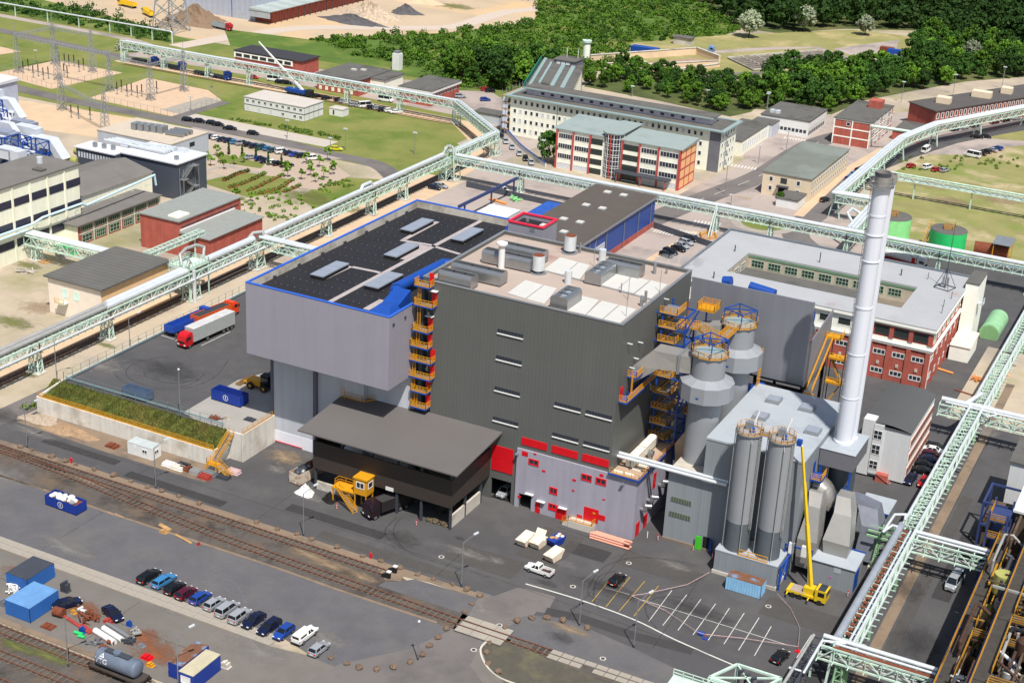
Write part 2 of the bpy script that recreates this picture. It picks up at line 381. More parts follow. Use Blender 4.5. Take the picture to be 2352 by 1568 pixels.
strip('road_patch', GL(b3,[(330,900),(640,960),(1120,1120),(1650,1255)]),2.2,0.035, mat('asphalt_patch',(70,68,70),1.35,0.9, var=0.08))
ground('road_patch', GL(b2,[(2080,790),(2352,690)]) + GL(b3,[(120,690),(420,770),(340,920),(0,860)]),0.028, ASPH2)
PT = [mat('asphalt_mend%d' % i, c,1.45,.9, var=.08, fine=.1, alpha=(-.6,1.8)) for i, c in enumerate(((70,68,69),(108,104,101)))]
for i,(x0_, x1_, y0_, y1_) in enumerate(((-30,-8,-97.8,-95.6),(12,40,-97.6,-95),(-52,-34,-95.5,-93.4),(34,47,-92,-86),(2,22,-92.5,-90),(60,74,-78,-73),(50,58,-79,-75),(86,99,-80,-74),(98,100.5,-110,-60),(106.5,108.5,-90,-20),(109.5,112.5,-60,-35),(44,52,-84.5,-73))): ground('asphalt_mend', R4(x0_, x1_, y0_, y1_),.031+.0011*i, PT[i % 2])
SEAM = mat('asphalt_seam',(58,56,57),1.4,.9, alpha=(.2,.8))
lines('asphalt_seams',[((-62,-93),(44,-93.1)),((44,-93.1),(100,-96)),((36,-86),(36,-98)),((60,-73),(60,-98)),((0,-87),(0,-98.4)),((-28,-92.5),(-28,-98.4)),((74,-73),(75,-98)),((46,-72),(62,-73)),((-24,-110),(-24,-125)),((-60,-135),(18,-135.4)),((0,-129),(0,-143)),((106,-95),(106,20))],.09, SEAM,.047)
TY = mat('tyre_mark',(50,48,50),1.3,0.9, var=0.15, scale=0.5, alpha=(.3,1.3))
arcs = [(b3,[(900,820),(720,760),(740,640),(880,490),(1150,420),(1500,450),(1700,500)],0),(b3,[(820,880),(760,790),(800,600),(960,540)],0),(b3,[(1330,1060),(1240,940),(1240,830),(1400,770),(1650,790)],0),
  (r1,[(1840,330),(1700,430),(1450,465),(1200,400),(1130,310),(1250,220),(1500,180)],5.6),(r1,[(1780,380),(1560,420),(1330,370),(1290,320)],5.6),(r1,[(2050,200),(1900,380),(1560,480),(1200,440),(1040,350),(1040,240)],5.6),
  (b2,[(1330,60),(1260,130),(1260,240),(1400,380),(1700,480),(2100,600)],0),(b2,[(1280,60),(1180,160),(1190,240),(1330,340)],0)]
for k, pp, z in arcs:
 L1 = smoothline(GL(k, pp, z),6)
 strip('tyre_mark', L1,0.28, z+0.05, TY);
PALE = mat('pale_scuff',(160,157,156),1.4,0.95, var=0.2, scale=0.8, alpha=(.4,.95))
for k, pp in ((b1,[(1640,600),(1850,570),(2100,650),(2200,820)]),(b1,[(1640,640),(1850,640),(2020,700),(2080,790)]),(b1,[(2100,1050),(2160,1220),(2352,1370)]),(b2,[(0,1180),(60,1300),(200,1450)])):
 strip('tyre_scuff', smoothline(GL(k, pp),6),0.22,0.052 if k is b1 and pp[0][1] < 1000 else 0.042, PALE)
YZ = 5.6
yard = [(-59,-81.3),(-15.2,-81.3),(-15.2,-5),(-59,-5)]
struct(MB().prism(yard,-0.5, YZ).build('delivery_yard',[ASPH]))
ground('concrete_pad',[tuple(p)[:2] for p in GL(r1,[(1640,680),(2130,390),(2352,330)], YZ)] + [(-15.25,-66),(-15.25,-81.2),(-26,-81.2)], YZ+0.015, mat('pale_concrete_pad',(176,172,166),1.4,0.9, var=0.07, scale=0.2, fine=0.06))
bay = MB()
for (a, c) in (((1440,1490),(1565,1530)),((1740,1590),(2065,1465)),((2065,1465),(1990,1500))):
 pass
lines('truck_bay_lines',[(G(*u1(*a), YZ), G(*u1(*c), YZ)) for a, c in (((1445,1495),(1560,1533)),((1570,1545),(1800,1450)),((1800,1590),(2060,1465)))],0.16, LINE, YZ+0.03)
gb = MB()
nx, ny = 44,6
def bank(i, j):
 x = -61.4+i*(43.5/nx); y = -85.55+j*(4.3/ny)
 return (x, y,3.05+2.5*(j/ny)+random.uniform(-.18,.18)*(0 < j < ny))
vv = [bank(i, j) for i in range(nx+1) for j in range(ny+1)]
gb.add(vv,[(i*(ny+1)+j,(i+1)*(ny+1)+j,(i+1)*(ny+1)+j+1, i*(ny+1)+j+1) for i in range(nx) for j in range(ny)], True)
struct(gb.build('grass_bank', ROUGHG))
gt = MB()
for i in range(9000):
 x = random.uniform(-61,-18.6); t = random.random(); y = -85.4+t*4.2; z = 3.05+2.5*t; a = random.uniform(0, pi); h = random.uniform(.2,.6); wd = .12
 gt.add([(x-wd*cos(a), y-wd*sin(a), z-.05),(x+wd*cos(a), y+wd*sin(a), z-.05),(x+random.uniform(-.15,.15), y+random.uniform(-.15,.15), z+h)],[(0,1,2)])
o = gt.build('bank_grass', ROUGHG); o['kind'] = 'stuff'; o['label'] = 'rough dry grass on the bank above the retaining wall'
ground('west_sand', R4(-112,-61.5,-130,104),0.012, SOIL)
strip('west_sand_strip',[(-80.6,-130),(-80.6,104)],3.4,0.03, SAND); strip('west_rail_bed',[(-77.4,-130),(-77.4,126)],3.0,0.06, mat('dark_ballast',(96,88,82),1.4,.95, var=.2, scale=.8, fine=.25))
strip('bay_sand_strip',[(-72.6,26),(-72.6,101)],6.4,0.03, SAND)
ground('inner_asphalt',[(-69,2),(54,2),(54,128),(20,128),(-69,112)],0.016, ASPHP)
ground('back_paving',[(-78,108),(60,108),(60,150),(26,160),(34,222),(60,280),(80,330),(60,345),(8,262),(-22,235),(-6,178),(-10,128),(-64,128),(-78,128)],0.024, ASPHP)
strip('service_road', smoothline([(-72.5,-128),(-66.5,-97),(-65.3,-80),(-64.8,-50),(-64.4,-5),(-64,20)],6),6.0,0.035, ASPH2)
strip('corner_road', smoothline([(-130,-102),(-75,-98),(-60,-94.5),(-40,-92.5),(60,-91.5),(100,-92)],5),8.5,0.026, ASPH)
ground('west_lawn', R4(-520,-78,100,215),0.02, GRASS)
ground('west_lawn',[(-104,84),(-80,95),(-80,78),(-82,50),(-100,60)],0.022, GRASS)
strip('campus_road', smoothline([(-420,128),(-330,124),(-252,108),(-185,106.5),(-145,107),(-118,104),(-100,103),(-86,92)],6),6.5,0.05, ASPH2)
strip('campus_road', smoothline([(-420,182),(-327,177),(-256,170),(-232,168)],6),6.0,0.05, ASPH2)
strip('campus_road', smoothline([(-420,206),(-350,200),(-282,198),(-262,192)],6),4.5,0.05, ASPHP)
ground('truck_park',[(-262,172),(-246,176),(-186,176),(-100,172),(-92,166),(-92,140),(-76,128),(-70,128),(-68,160),(-80,182),(-120,214),(-260,190)],0.045, ASPHP)
strip('sand_track',[(-256,166.5),(-200,166),(-104,164.5),(-82,142),(-77,128),(-75.5,104)],7.5,0.055, SAND)
ground('car_park',[(-172,96),(-118,96),(-112,102),(-172,104)],0.052, ASPHP)
ground('car_park',[(-186,110),(-124,110),(-124,118),(-186,118)],0.052, mat('bay_paving',(206,196,184),1.4,0.9, var=0.06))
ground('switchyard_pad', GL(t1,[(-60,660),(460,800),(1100,655),(520,540)]),0.06, PINKG)
ground('switchyard_pad', GL(t1,[(800,880),(1560,1050),(1990,905),(1865,810),(1320,700)]),0.06, PINKG)
ground('switchyard_pad', GL(t1,[(-60,500),(190,465),(0,420),(-60,410)]),0.06, PINKG)
ground('switchyard_slab', GL(t1,[(1440,985),(1610,1025),(1990,905),(1840,870)]),0.07, SLAB)
strip('switchyard_drive', GL(t1,[(1560,1060),(2030,915)]),4.0,0.075, ASPH2)
ground('sand_yard',[(-240,96),(-186,102),(-172,100),(-172,78),(-215,70),(-250,80)],0.04, SAND)
ground('scrap_yard',[(-420,210),(-250,216),(-190,268),(-150,330),(-120,420),(-420,520)],0.03, mat('quarry_dirt',(206,184,156),1.4,0.95, var=0.1, scale=0.03, stain=(226,192,148), stain_s=0.02))
strip('dirt_road', smoothline(GL(t2,[(-700,420),(-200,330),(0,310),(200,275),(500,250),(900,248),(1400,252),(1800,240),(2100,150),(2300,105)]) + GL(t3,[(300,75),(560,0),(800,-90)]),5),9,0.06, mat('pale_dirt_road',(214,198,184),1.4,0.95, var=0.05))
strip('main_street', smoothline([(-8,98),(-3,128),(4,165),(5.5,200),(8,222),(17,250)],6),8.5,0.05, ASPH2)
strip('east_street', smoothline([(60,90),(33,112),(31,140),(31.5,180),(34,222),(46,258),(70,310),(90,350)],6),8.0,0.05, ASPH2)
ground('roundabout',[(p[0], p[1]) for p in [Vector((21,119,0))+Vector((cos(a), sin(a),0))*9.5 for a in [i*pi/12 for i in range(24)]]],0.055, SLAB)
ground('roundabout_grass',[(p[0], p[1]) for p in [Vector((21,119,0))+Vector((cos(a), sin(a),0))*6.5 for a in [i*pi/12 for i in range(24)]]],0.07, GRASS)
dash = []
cl = smoothline([(-3,128),(4,165),(5.5,200),(8,222)],6)
for a, c in zip(cl[::2], cl[1::2]): dash.append((a, c))
lines('lane_dashes', dash,0.2, LINE,0.06)
def zebra(name, c, ux, n, wd, ln, z=0.065, m=LINE):
 ux = Vector(ux).normalized(); vy = Vector((-ux.y, ux.x)); s = []
 for i in range(n):
  q = Vector((c[0], c[1]))+ux*(i-n/2)*wd*2; s.append((q-vy*ln/2, q+vy*ln/2))
 return lines(name, s, wd, m, z)
zebra('zebra_crossing', G(*t3(2120,1500)),(1,0.1),8,0.55,3)
zebra('zebra_crossing', G(*t4(310,1250)),(1,0.1),8,0.5,3)
zebra('zebra_crossing', G(*u3(1405,580)),(1,0.0),7,0.45,3)
zebra('zebra_crossing', G(*u3(1610,580)),(1,0.0),6,0.45,3)
zebra('zebra_crossing', G(*u3(1790,500)),(1,0.2),8,0.5,4)
zebra('speed_hump', G(*u3(2080,260)),(1,0),8,0.5,0.7, m=YLINE)
strip('sand_footpath', GL(u3,[(1250,830),(1680,570)]),2.0,0.06, SAND)
strip('sand_footpath', GL(u4,[(330,430),(760,20)]) + GL(t4,[(1100,1330)]),3.0,0.06, SAND)
ground('east_meadow',[(42,135),(180,110),(260,300),(110,330),(70,300),(46,240),(38,190)],0.03, mat('dry_meadow',(156,152,96),1.4,0.95, var=0.14, scale=0.1, fine=0.15, stain=[(204,184,150),(132,146,70)], stain_s=0.045, bump=0.5))
ground('gravel_road', GL(t4,[(1300,1400),(1560,1290),(2000,1240),(2400,1270),(2400,1300),(2100,1330),(1800,1390),(1500,1385)]),0.05, ASPHP)
strip('east_lane', GL(t4,[(1000,1520),(1300,1400),(1700,1270),(2100,1190),(2450,1130)]),5,0.06, ASPH)
strip('east_plant_road',[(110,-130),(109,-40),(107.5,60)],7.0,0.04, ASPH)
strip('east_verge',[(105.3,-110),(104.8,40)],1.8,0.05, SANDY)
ground('east_yard', R4(96,112,14,60),0.045, SOIL)
# ================================================================ WASTE BUNKER (pale box with black roof)
LIL = mat('lilac_cladding',(150,148,160), V,0.55, var=0.03, scale=0.2, streak=.05, rib=0.5, ribdir=(0,0,1), ribamt=0.12)
PALEW = mat('pale_grey_render',(190,195,204), V,0.7, var=0.04, scale=0.15, streak=.08)
DCL = mat('charcoal_cladding',(92,94,92), V,0.5, var=0.04, scale=0.15, streak=.035, rib=0.7, ribamt=0.2)
MEMB = mat('black_membrane',(46,46,52),1.35,0.75, var=0.15, scale=0.25, rib=4.0, ribdir=(0,1,0), ribamt=0.3)
BLUEC = mat('blue_trim',(44,92,190),0.95,0.45, var=0.05)
bk = thing('waste_bunker',(-1.2,-47,0), 'big pale lilac-grey box building with black flat roof and blue parapet trim', 'building')
x0, x1, y0, y1, z0, z1 = -16.5,14.1,-77.8,-16.3,20.6,34.5
b = MB(); T = .35
b.box(x0, x1, y0, y0+T, z0, z1); b.box(x0, x1, y1-T, y1, z0, z1); b.box(x0, x0+T, y0+T, y1-T, z0, z1); b.box(x1-T, x1, y0+T, y1-T, z0, z1)
b.box(x0+T, x1-T, y0+T, y1-T, z0, z0+.4)
b.build('upper_wall', LIL, bk)
b = MB(); i = T+.003
b.box(x0+i, x0+i+.12, y0+i, y1-i,32.9, z1-.06); b.box(x0+i+.12, x1-i, y1-i-.12, y1-i,32.9, z1-.06); b.build('parapet_lining', CONC, bk)
b = MB(); e = .05
b.box(x0-e, x1+e, y0-e, y0+T+.1, z1+.003, z1+.18); b.box(x0-e, x1+e, y1-T-.1, y1+e, z1+.003, z1+.18); b.box(x0-e, x0+T+.1, y0+T+.1, y1-T-.1, z1+.003, z1+.18); b.box(x1-T-.1, x1+e, y0+T+.1,-69.5, z1+.003, z1+.18)
b.build('parapet_cap', BLUEC, bk)
MB().box(x0+T, x1-T, y0+T, y1-T,32.4,33.0).build('roof', MEMB, bk)
b = MB()
for iy in range(15):
 for ix in range(20):
  x = x0+2+ix*1.42+random.uniform(-.1,.1); y = y0+2.4+iy*3.95+random.uniform(-.12,.12)
  b.cyl((x, y,33.0),(x, y,33.04),.085, n=6)
struct(b.build('roof_fixings', mat('pale_disc',(150,150,154),1.35), bk), 'stuff')
b = MB()
for x in (x0+.45,):
 for k in range(7): b.box(x, x+.35,-70+k*8,-69.3+k*8,33.0,33.5)
b.build('roof_outlet', GREYST, bk, split=True)
WK = mat('walkway_felt',(186,176,176),1.35,0.9, var=0.08)
def walk(pts, wd):
 L, R = strip_poly([G(*u2(*p),33) for p in pts], wd); q = MB()
 for i in range(len(L)-1): q.prism([R[i], R[i+1], L[i+1], L[i]],33.0,33.04)
 q.build('roof_walkway', WK, bk)
walk([(680,1195),(2070,450)],1.0); walk([(1000,1265),(1150,1180)],1.3); walk([(630,990),(865,880)],.8); walk([(880,885),(1080,925),(1135,940)],.9)
walk([(1340,640),(1640,480)],1.0); walk([(1310,645),(1560,685),(1840,770)],.9); walk([(1300,810),(1520,690)],2.6)
SKY = mat('rooflight_sheet',(150,158,172),1.2,0.25, var=0.05, spec=0.6)
for k,(pts) in enumerate([[(505,955),(845,850)],[(990,1040),(1325,960)],[(1165,780),(1475,680)],[(1318,550),(1600,462)],[(1770,625),(2045,555)]]):
 a = G(*u2(*pts[0]),33.8); c = G(*u2(*pts[1]),33.8); cx, cy = (a.x+c.x)/2,(a.y+c.y)/2; wd = 2.7 if k != 1 else 3.0
 s = MB().box(cx-wd/2, cx+wd/2, cy-4.4, cy+4.4,33.003,33.7).build('skylight', DARK, bk)
 for j in range(3):
  MB().prism(R4(cx-wd/2-.12, cx+wd/2+.12, cy-4.5+j*3.0, cy-4.5+j*3.0+2.93),33.703,[33.85,33.95,33.95,33.85]).build('panel', SKY, s)
b = MB(); b.cyl((14.8,-47,35.0),(8.8,-49.5,35.0),1.05, n=18); b.ball((8.8,-49.5,35.0),1.05,16,8); b.cyl((8.8,-49.5,35.0),(8.2,-65.5,35.0),1.05, n=18); b.ball((8.2,-65.5,35.0),1.05,16,8)
dk = b.build('exhaust_duct', BLUE, bk)
b = MB()
ring = []
for t in range(6):
 a = t/5*pi/2; cy = -65.5-2.6*sin(a); cz = 35.0-2.2*(1-cos(a)); ring.append((8.2+1.9*t/5, cy-1.2*(t/5)**2, cz))
for t in range(5):
 p, q = Vector(ring[t]), Vector(ring[t+1]); b.cyl(p, q,1.2,1.25, n=14)
b.prism([(8.9,-73.2),(12.2,-73.2),(12.2,-67.4),(8.9,-67.4)],33.4,[33.9,33.9,36.0,36.0]); b.build('duct_elbow', BLUE, dk)
b = MB(); b.prism([(8.4,-76.2),(13.2,-76.2),(13.2,-72.0),(8.4,-72.0)],[33.45]*4,33.6)
b.add([(8.4,-76.2,33.6),(13.2,-76.2,33.6),(13.2,-72,33.6),(8.4,-72,33.6),(9.6,-74.2,34.9),(12,-74.2,34.9),(12,-72.1,34.9),(9.6,-72.1,34.9)],[(0,1,5,4),(1,2,6,5),(2,3,7,6),(3,0,4,7),(4,5,6,7)])
b.build('duct_hood', BLUE, dk)
b = MB()
for y in (-62,-54):
 b.bar((7.4, y,33),(7.6, y,34.3),.15); b.bar((8.9, y,33),(8.7, y,34.3),.15)
b.build('duct_saddle', GREYST, dk, split=True)
b = MB(); b.cyl((9.8,-28,34.4),(9.8,-20.5,34.4),1.0, n=14); b.cyl((9.8,-20.5,34.4),(8.2,-19.5,33.3),1.0,1.5, n=14); b.build('exhaust_duct', BLUE, bk)
b = MB(); b.box(-15.2,5.0,-71.3,-18,0,20.6); b.box(5.0,14.0,-69.8,-18,0,20.6); b.build('lower_wall', PALEW, bk)
MB().box(-15.25,5.05,-71.36,-71.3,0,2.6).build('plinth', mat('plinth_pale',(198,200,208), V,0.8, var=0.04), bk)
MB().box(-5.9,-5.1,-71.75,-71.3,0,20.5).build('downpipe', mat('purple_grey',(86,84,98), V,0.6), bk)
MB().box(-15.75,-15.2,-71.5,-70.6,0,20.5).build('corner_post', mat('purple_grey'), bk)
b = MB(); b.bar((-15,-71.5,.35),(-8.6,-71.5,.35),.12); b.build('kick_rail', RED, bk)
for px, py in ((1240,1400),(1345,1335)):
 p = PX(*u2(px, py),14.1); MB().box(14.1,14.3, p.y-.1, p.y+.4, p.z-.2, p.z+.15).build('wall_lamp', GREYST, bk)

# ================================================================ BOILER HOUSE
bh = thing('boiler_house',(34,-53,0), 'tall charcoal-clad boiler house with red panels and beige flat roof', 'building')
FY = -69.0; RZ = 38.7; TZ = 39.3
b = MB()
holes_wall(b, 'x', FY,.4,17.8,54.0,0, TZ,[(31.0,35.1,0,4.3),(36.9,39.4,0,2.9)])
b.box(14.9,17.8, FY+1.2, FY+1.6,0, TZ); b.box(17.8,18.2, FY+.4, FY+1.6,0, TZ)
b.box(53.6,54.0, FY+.4,-36.5,0, TZ); b.box(14.9,15.3, FY+1.6,-36.5,0, TZ); b.box(15.3,53.6,-36.9,-36.5,0, TZ)
b.build('wall', DCL, bh)
MB().prism([(15.3, FY+1.6),(18.2, FY+1.6),(18.2, FY+.4),(53.6, FY+.4),(53.6,-36.9),(15.3,-36.9)], RZ-.3, RZ).build('roof', mat('beige_roof',(206,188,176),1.62,0.9, var=0.05, scale=0.12, fine=0.04, stain=(186,150,136), stain_s=0.08, stain_w=(.58,.72)), bh)
b = MB(); e = .08
b.box(17.8-e,54+e, FY-e, FY+.45, TZ+.003, TZ+.15); b.box(53.55,54+e, FY+.45,-36.5+e, TZ+.003, TZ+.15); b.box(14.9-e,15.35, FY+1.2,-36.5+e, TZ+.003, TZ+.15); b.box(15.35,53.55,-36.95,-36.5+e, TZ+.003, TZ+.15)
b.box(14.9-e,17.8-e, FY+1.15, FY+1.65, TZ+.003, TZ+.16)
b.build('parapet_cap', STEEL, bh)
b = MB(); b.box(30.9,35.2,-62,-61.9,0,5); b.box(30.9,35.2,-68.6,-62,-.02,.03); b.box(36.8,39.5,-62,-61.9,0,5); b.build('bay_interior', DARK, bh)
PAN = mat('white_roof_panel',(238,236,230),1.6,0.5, var=0.02)
for q in ([(312,908),(462,797),(622,840),(490,952)],[(495,955),(628,842),(728,868),(638,992)],[(815,1040),(962,925),(1108,965),(972,1082)],[(978,1084),(1113,966),(1262,1005),(1120,1118)],[(1132,1125),(1275,1003),(1425,1040),(1275,1165)],
          [(-10,1115),(150,1000),(310,1045),(150,1165)],[(158,1168),(318,1047),(432,1075),(322,1212)],[(508,1268),(655,1140),(810,1180),(690,1308)],[(695,1310),(835,1185),(985,1222),(838,1350)],[(842,1355),(995,1225),(1145,1262),(990,1390)]):
 MB().prism([G(*u3(*p),39.0)[:2] for p in q], RZ,39.0).build('roof_panel', PAN, bh)
for pts in ([(320,920),(1280,1180)],[(0,880),(230,935)]):
 a, c = [G(*u3(*p), RZ) for p in pts]; MB().bar(a+Vector((0,0,.08)), c+Vector((0,0,.08)),.35,.16).build('roof_joint', STEEL, bh)
ALU = mat('brushed_aluminium',(188,190,192),1.05,0.32, metal=0.75, var=0.06, scale=1.0)
def ventilator(cx, cy, L, W, along, H=2.3, tray=False):
 r = .75; prof = [(W/2,0),(W/2, H-r)] + [(W/2-r+r*cos(a), H-r+r*sin(a)) for a in (pi/8, pi/4,3*pi/8, pi/2)] + [(W/2-r-.05, H-.05),(W/2-r-.05, H-.9)]
 q = MB()
 def tr(u, v, z): return (cx+u, cy+v, RZ+.25+z) if along == 'x' else (cx-v, cy+u, RZ+.25+z)
 for s in (1,-1):
  for (a, za),(c, zc) in zip(prof, prof[1:]):
   P = [tr(-L/2, s*a, za), tr(L/2, s*a, za), tr(L/2, s*c, zc), tr(-L/2, s*c, zc)]
   q.add(P if s < 0 else P[::-1],[(0,1,2,3)], True)
 root = q.build('roof_ventilator', ALU, bh)
 q = MB()
 full = [(-p, z) for p, z in prof[:7]]+[(p, z) for p, z in reversed(prof[:7])]
 for u in (-L/2, L/2):
  q.add([tr(u, v, z) for v, z in full],[tuple(range(len(full)))]);
 q.build('end_plate', ALU, root, split=True)
 q = MB(); w2 = W/2-r-.05
 P = [tr(-L/2,-w2, H-.85), tr(L/2,-w2, H-.85), tr(L/2, w2, H-.85), tr(-L/2, w2, H-.85)]; q.quad(*P); q.build('opening', SKY if tray else DARK, root)
 q = MB()
 for k in range(1,3): a = -L/2+L*k/3; q.bar(tr(a,-w2, H-.1), tr(a, w2, H-.1),.15)
 q.build('cross_bar', GREYST, root, split=True)
 q = MB()
 P = [tr(-L/2+.2,-W/2+.2,-.25), tr(L/2-.2,-W/2+.2,-.25), tr(L/2-.2, W/2-.2,-.25), tr(-L/2+.2, W/2-.2,-.25)]
 q.prism([p[:2] for p in P], RZ, RZ+.4); q.build('kerb_frame', GREYST, root)
ventilator(21.3,-66.7,6.6,2.9, 'x'); ventilator(23.0,-62.0,10.0,2.9, 'x'); ventilator(24.2,-52.5,10.0,2.9, 'x'); ventilator(24.6,-47.5,9.0,2.9, 'x')
ventilator(43.7,-44.2,6.8,3.0, 'x'); ventilator(41.2,-49.5,6.8,3.2, 'y', tray=True); ventilator(41.4,-64.5,6.0,3.3, 'y', tray=True)
def stack(px, r, h, m, cap=None, foot=True, name='roof_stack'):
 p = G(*u3(*px), RZ); q = MB(); q.cyl(p+Vector((0,0,.6 if cap == 'drum' else 0)), p+Vector((0,0, h)), r, n=16)
 o = q.build(name, m, bh)
 q = MB()
 if cap == 'drum': q.cyl(p, p+Vector((0,0,.6)), r*.55, n=12); q.cyl(p, p+Vector((0,0,.1)), r*1.4, n=14)
 if cap == 'hat': q.cyl(p+Vector((0,0, h)), p+Vector((0,0, h+.35)), r*1.7, n=16)
 if cap: q.build('cap' if cap == 'hat' else 'foot', m if cap == 'hat' else STEEL, o)
 if cap == 'drum': MB().cyl(p+Vector((0,0, h-.02)), p+Vector((0,0, h+.02)), r*.97, n=16).build('rusty_mouth', RUST, o)
stack((262,935),1.15,3.4, PIPEW, 'drum'); stack((545,755),1.15,3.4, PIPEW, 'drum'); stack((835,835),.7,2.4, PIPEW); stack((530,1030),.65,2.4, PIPEW)
p_ = u2(2210,895); stack(((p_[0]-1168.46)/.25641,(p_[1]-386.35)/.25641),.6,4.6, WHITE, 'hat')
stack((1305,945),.3,2.0, STEEL); stack((1412,945),.2,.9, STEEL); stack((1187,1235),.3,1.9, STEEL); stack((1222,1205),.25,2.2, STEEL); stack((638,758),.18,2.0, STEEL); stack((1005,1118),.1,1.9, STEEL)
for px in ((1350,1120),(1050,1340),(1068,1180),(760,880)):
 p = G(*u3(*px), RZ); MB().bar(p, p+Vector((0,0,4.5)),.07).build('lightning_rod', STEEL, bh)
LOUV = mat('louvre_grey',(66,66,74), V,0.4, var=0.05)
def louvre(root, xa, xb, zt, zb, Y):
 q = MB().box(xa, xb, Y-.06, Y, zb+.12, zt); o = q.build('window_strip', GLASS, root)
 q = MB()
 n = int((xb-xa)/.5)
 for i in range(n+1): x = xa+(xb-xa)*i/n; q.box(x-.03, x+.03, Y-.085, Y-.06, zb+.12, zt)
 q.build('fin', LOUV, o, split=True)
 MB().box(xa-.05, xb+.05, Y-.22, Y, zb-.05, zb+.12).build('sill', WHITE, o)
for xa, xb, zt in ((30.8,35.8,33.4),(30.8,35.8,28.4),(30.8,35.8,22.4),(30.8,35.8,16.5),(42.6,47.6,22.4),(48.6,53.5,22.4),(42.6,47.6,16.5),(48.6,53.5,16.5)): louvre(bh, xa, xb, zt, zt-.85, FY)
for xa in (36.7,42.7,48.6):
 for k in range(3): MB().box(xa+k*1.68, xa+k*1.68+1.65, FY-.12, FY,12.6,14.0).build('red_panel', RED, bh)
for zt in (6.0,8.5): MB().box(30.95,35.25, FY-.12, FY, zt, zt+2.46).build('red_panel', RED, bh)
sh = thing('roof_stair_head',(20,-27,34), 'small lilac block with red parapet trim behind the boiler house roof', 'building')
q = MB(); X0, X1, Y0, Y1 = 13.8,21.4,-32.6,-26.1
q.box(X0, X1, Y0, Y0+.3,0,39.9); q.box(X0, X1, Y1-.3, Y1,0,39.9); q.box(X0, X0+.3, Y0+.3, Y1-.3,0,39.9); q.box(X1-.3, X1, Y0+.3, Y1-.3,0,39.9); q.build('wall', LIL, sh)
MB().box(X0+.3, X1-.3, Y0+.3, Y1-.3,38.6,39.1).build('roof', MEMB, sh)
q = MB(); e = .15
q.box(X0-e, X1+e, Y0-e, Y0+.4,39.903,40.2); q.box(X0-e, X1+e, Y1-.4, Y1+e,39.903,40.2); q.box(X0-e, X0+.4, Y0+.4, Y1-.4,39.903,40.2); q.box(X1-.4, X1+e, Y0+.4, Y1-.4,39.903,40.2); q.build('red_trim', mat('crimson_trim',(206,40,66),.95,.5), sh)
MB().box(19.2,20.6,-29.8,-28.2,39.1,39.5).build('roof_hatch', PAN, sh); MB().cyl((15.7,-28,39.1),(15.7,-28,39.9),.4, n=10).build('vent_pipe', STEEL, sh)
MB().box(18.6,19.6, Y0-.05, Y0,38.75,39.8).build('door', STEEL, sh)

# ================================================================ ANNEX with red windows
ax = thing('red_window_annex',(47,-63,0), 'low lilac-grey annex with red-framed windows and red doors in front of boiler house', 'building')
AY = -69.35
LILW = mat('lilac_block',(160,158,172), V,0.7, var=0.03, scale=0.3, fine=0.05, streak=.1)
b = MB(); holes_wall(b, 'x', AY,.34,36.05,59.3,0,11.75,[(36.9,39.4,0,2.9)])
b.box(58.9,59.3, AY+.34,-52.5,0,11.75); b.box(54.05,58.9,-52.9,-52.5,0,11.75); b.build('wall', LILW, ax)
MB().box(54.05,59.0, AY+.34,-52.9,11.3,11.74).build('roof_deck', mat('tan_deck',(196,170,148),1.4,.9, var=.1, scale=.4), ax)
b = MB(); b.box(53.9,59.8, AY-.5, AY-.02,11.76,12.1); b.box(59.32,59.8, AY-.02,-52.5,11.76,12.1); b.build('deck_edge', BLUE, ax)
MB().rail([(54.1, AY-.35,12.1),(59.65, AY-.35,12.1),(59.65,-52.6,12.1)],1.0,.06).build('deck_railing', YEL, ax)
REDF = mat('red_frame',(196,20,34), V,0.5, var=0.03)
def axpx(k, a, c): p, q = PY(*k(*a), AY), PY(*k(*c), AY); return p.x, q.x, q.z, p.z
for k, a, c in ((r3,(180,1085),(268,1165)),(r3,(652,1220),(743,1305)),(r3,(782,1255),(872,1340)),(r3,(367,1340),(435,1420)),(r3,(358,1485),(425,1565))):
 xa, xb, za, zb = axpx(k, a, c); window(ax,((xa+xb)/2, AY,(za+zb)/2), xb-xa, zb-za, 'y-', REDF, GLASS,2,1,.2, proud=.1)
for k, a, c in ((r3,(120,1022),(172,1075)),(r3,(225,1040),(247,1060)),(r3,(300,1190),(328,1215)),(r3,(572,1270),(602,1298)),(r3,(815,1225),(848,1258)),(r3,(568,1367),(588,1387)),(r3,(842,1448),(863,1466)),(r3,(82,1418),(107,1445)),(b3,(612,30),(657,75)),(b3,(800,30),(862,95)),(b3,(357,-35),(420,8))):
 xa, xb, za, zb = axpx(k, a, c); MB().box(xa, xb, AY-.06, AY, za, zb).build('red_hatch', RED, ax)
for xa, xb, h in ((40.3,41.3,2.3),(44.4,46.5,2.6)):
 d = MB().box(xa, xb, AY-.08, AY,.05, h).build('door', RED, ax); MB().box(xb-.25, xb-.1, AY-.14, AY-.08,1.0,1.2).build('handle', STEEL, d)
xa, xb, za, zb = axpx(b3,(678,-40),(798,115)); d = MB().box(xa, xb, AY-.08, AY, za, zb).build('loading_door', RED, ax); MB().box((xa+xb)/2+.3,(xa+xb)/2+.8, AY-.1, AY-.08,3.1,3.4).build('sign_plate', YEL, d)
for y, h in ((-68.2,2.7),(-64.6,2.6)): MB().box(59.3,59.38, y, y+1.7,.05, h).build('door', RED, ax)
MB().box(59.3,59.38,-61.5,-60.2,6.6,9.6).build('red_hatch', RED, ax)
for px, py in ((78,1045),(1025,1315)):
 p = PY(*r3(px, py), AY); MB().box(p.x-.2, p.x+.3, AY-.7, AY, p.z-.1, p.z+.15).build('wall_lamp', STEEL, ax)
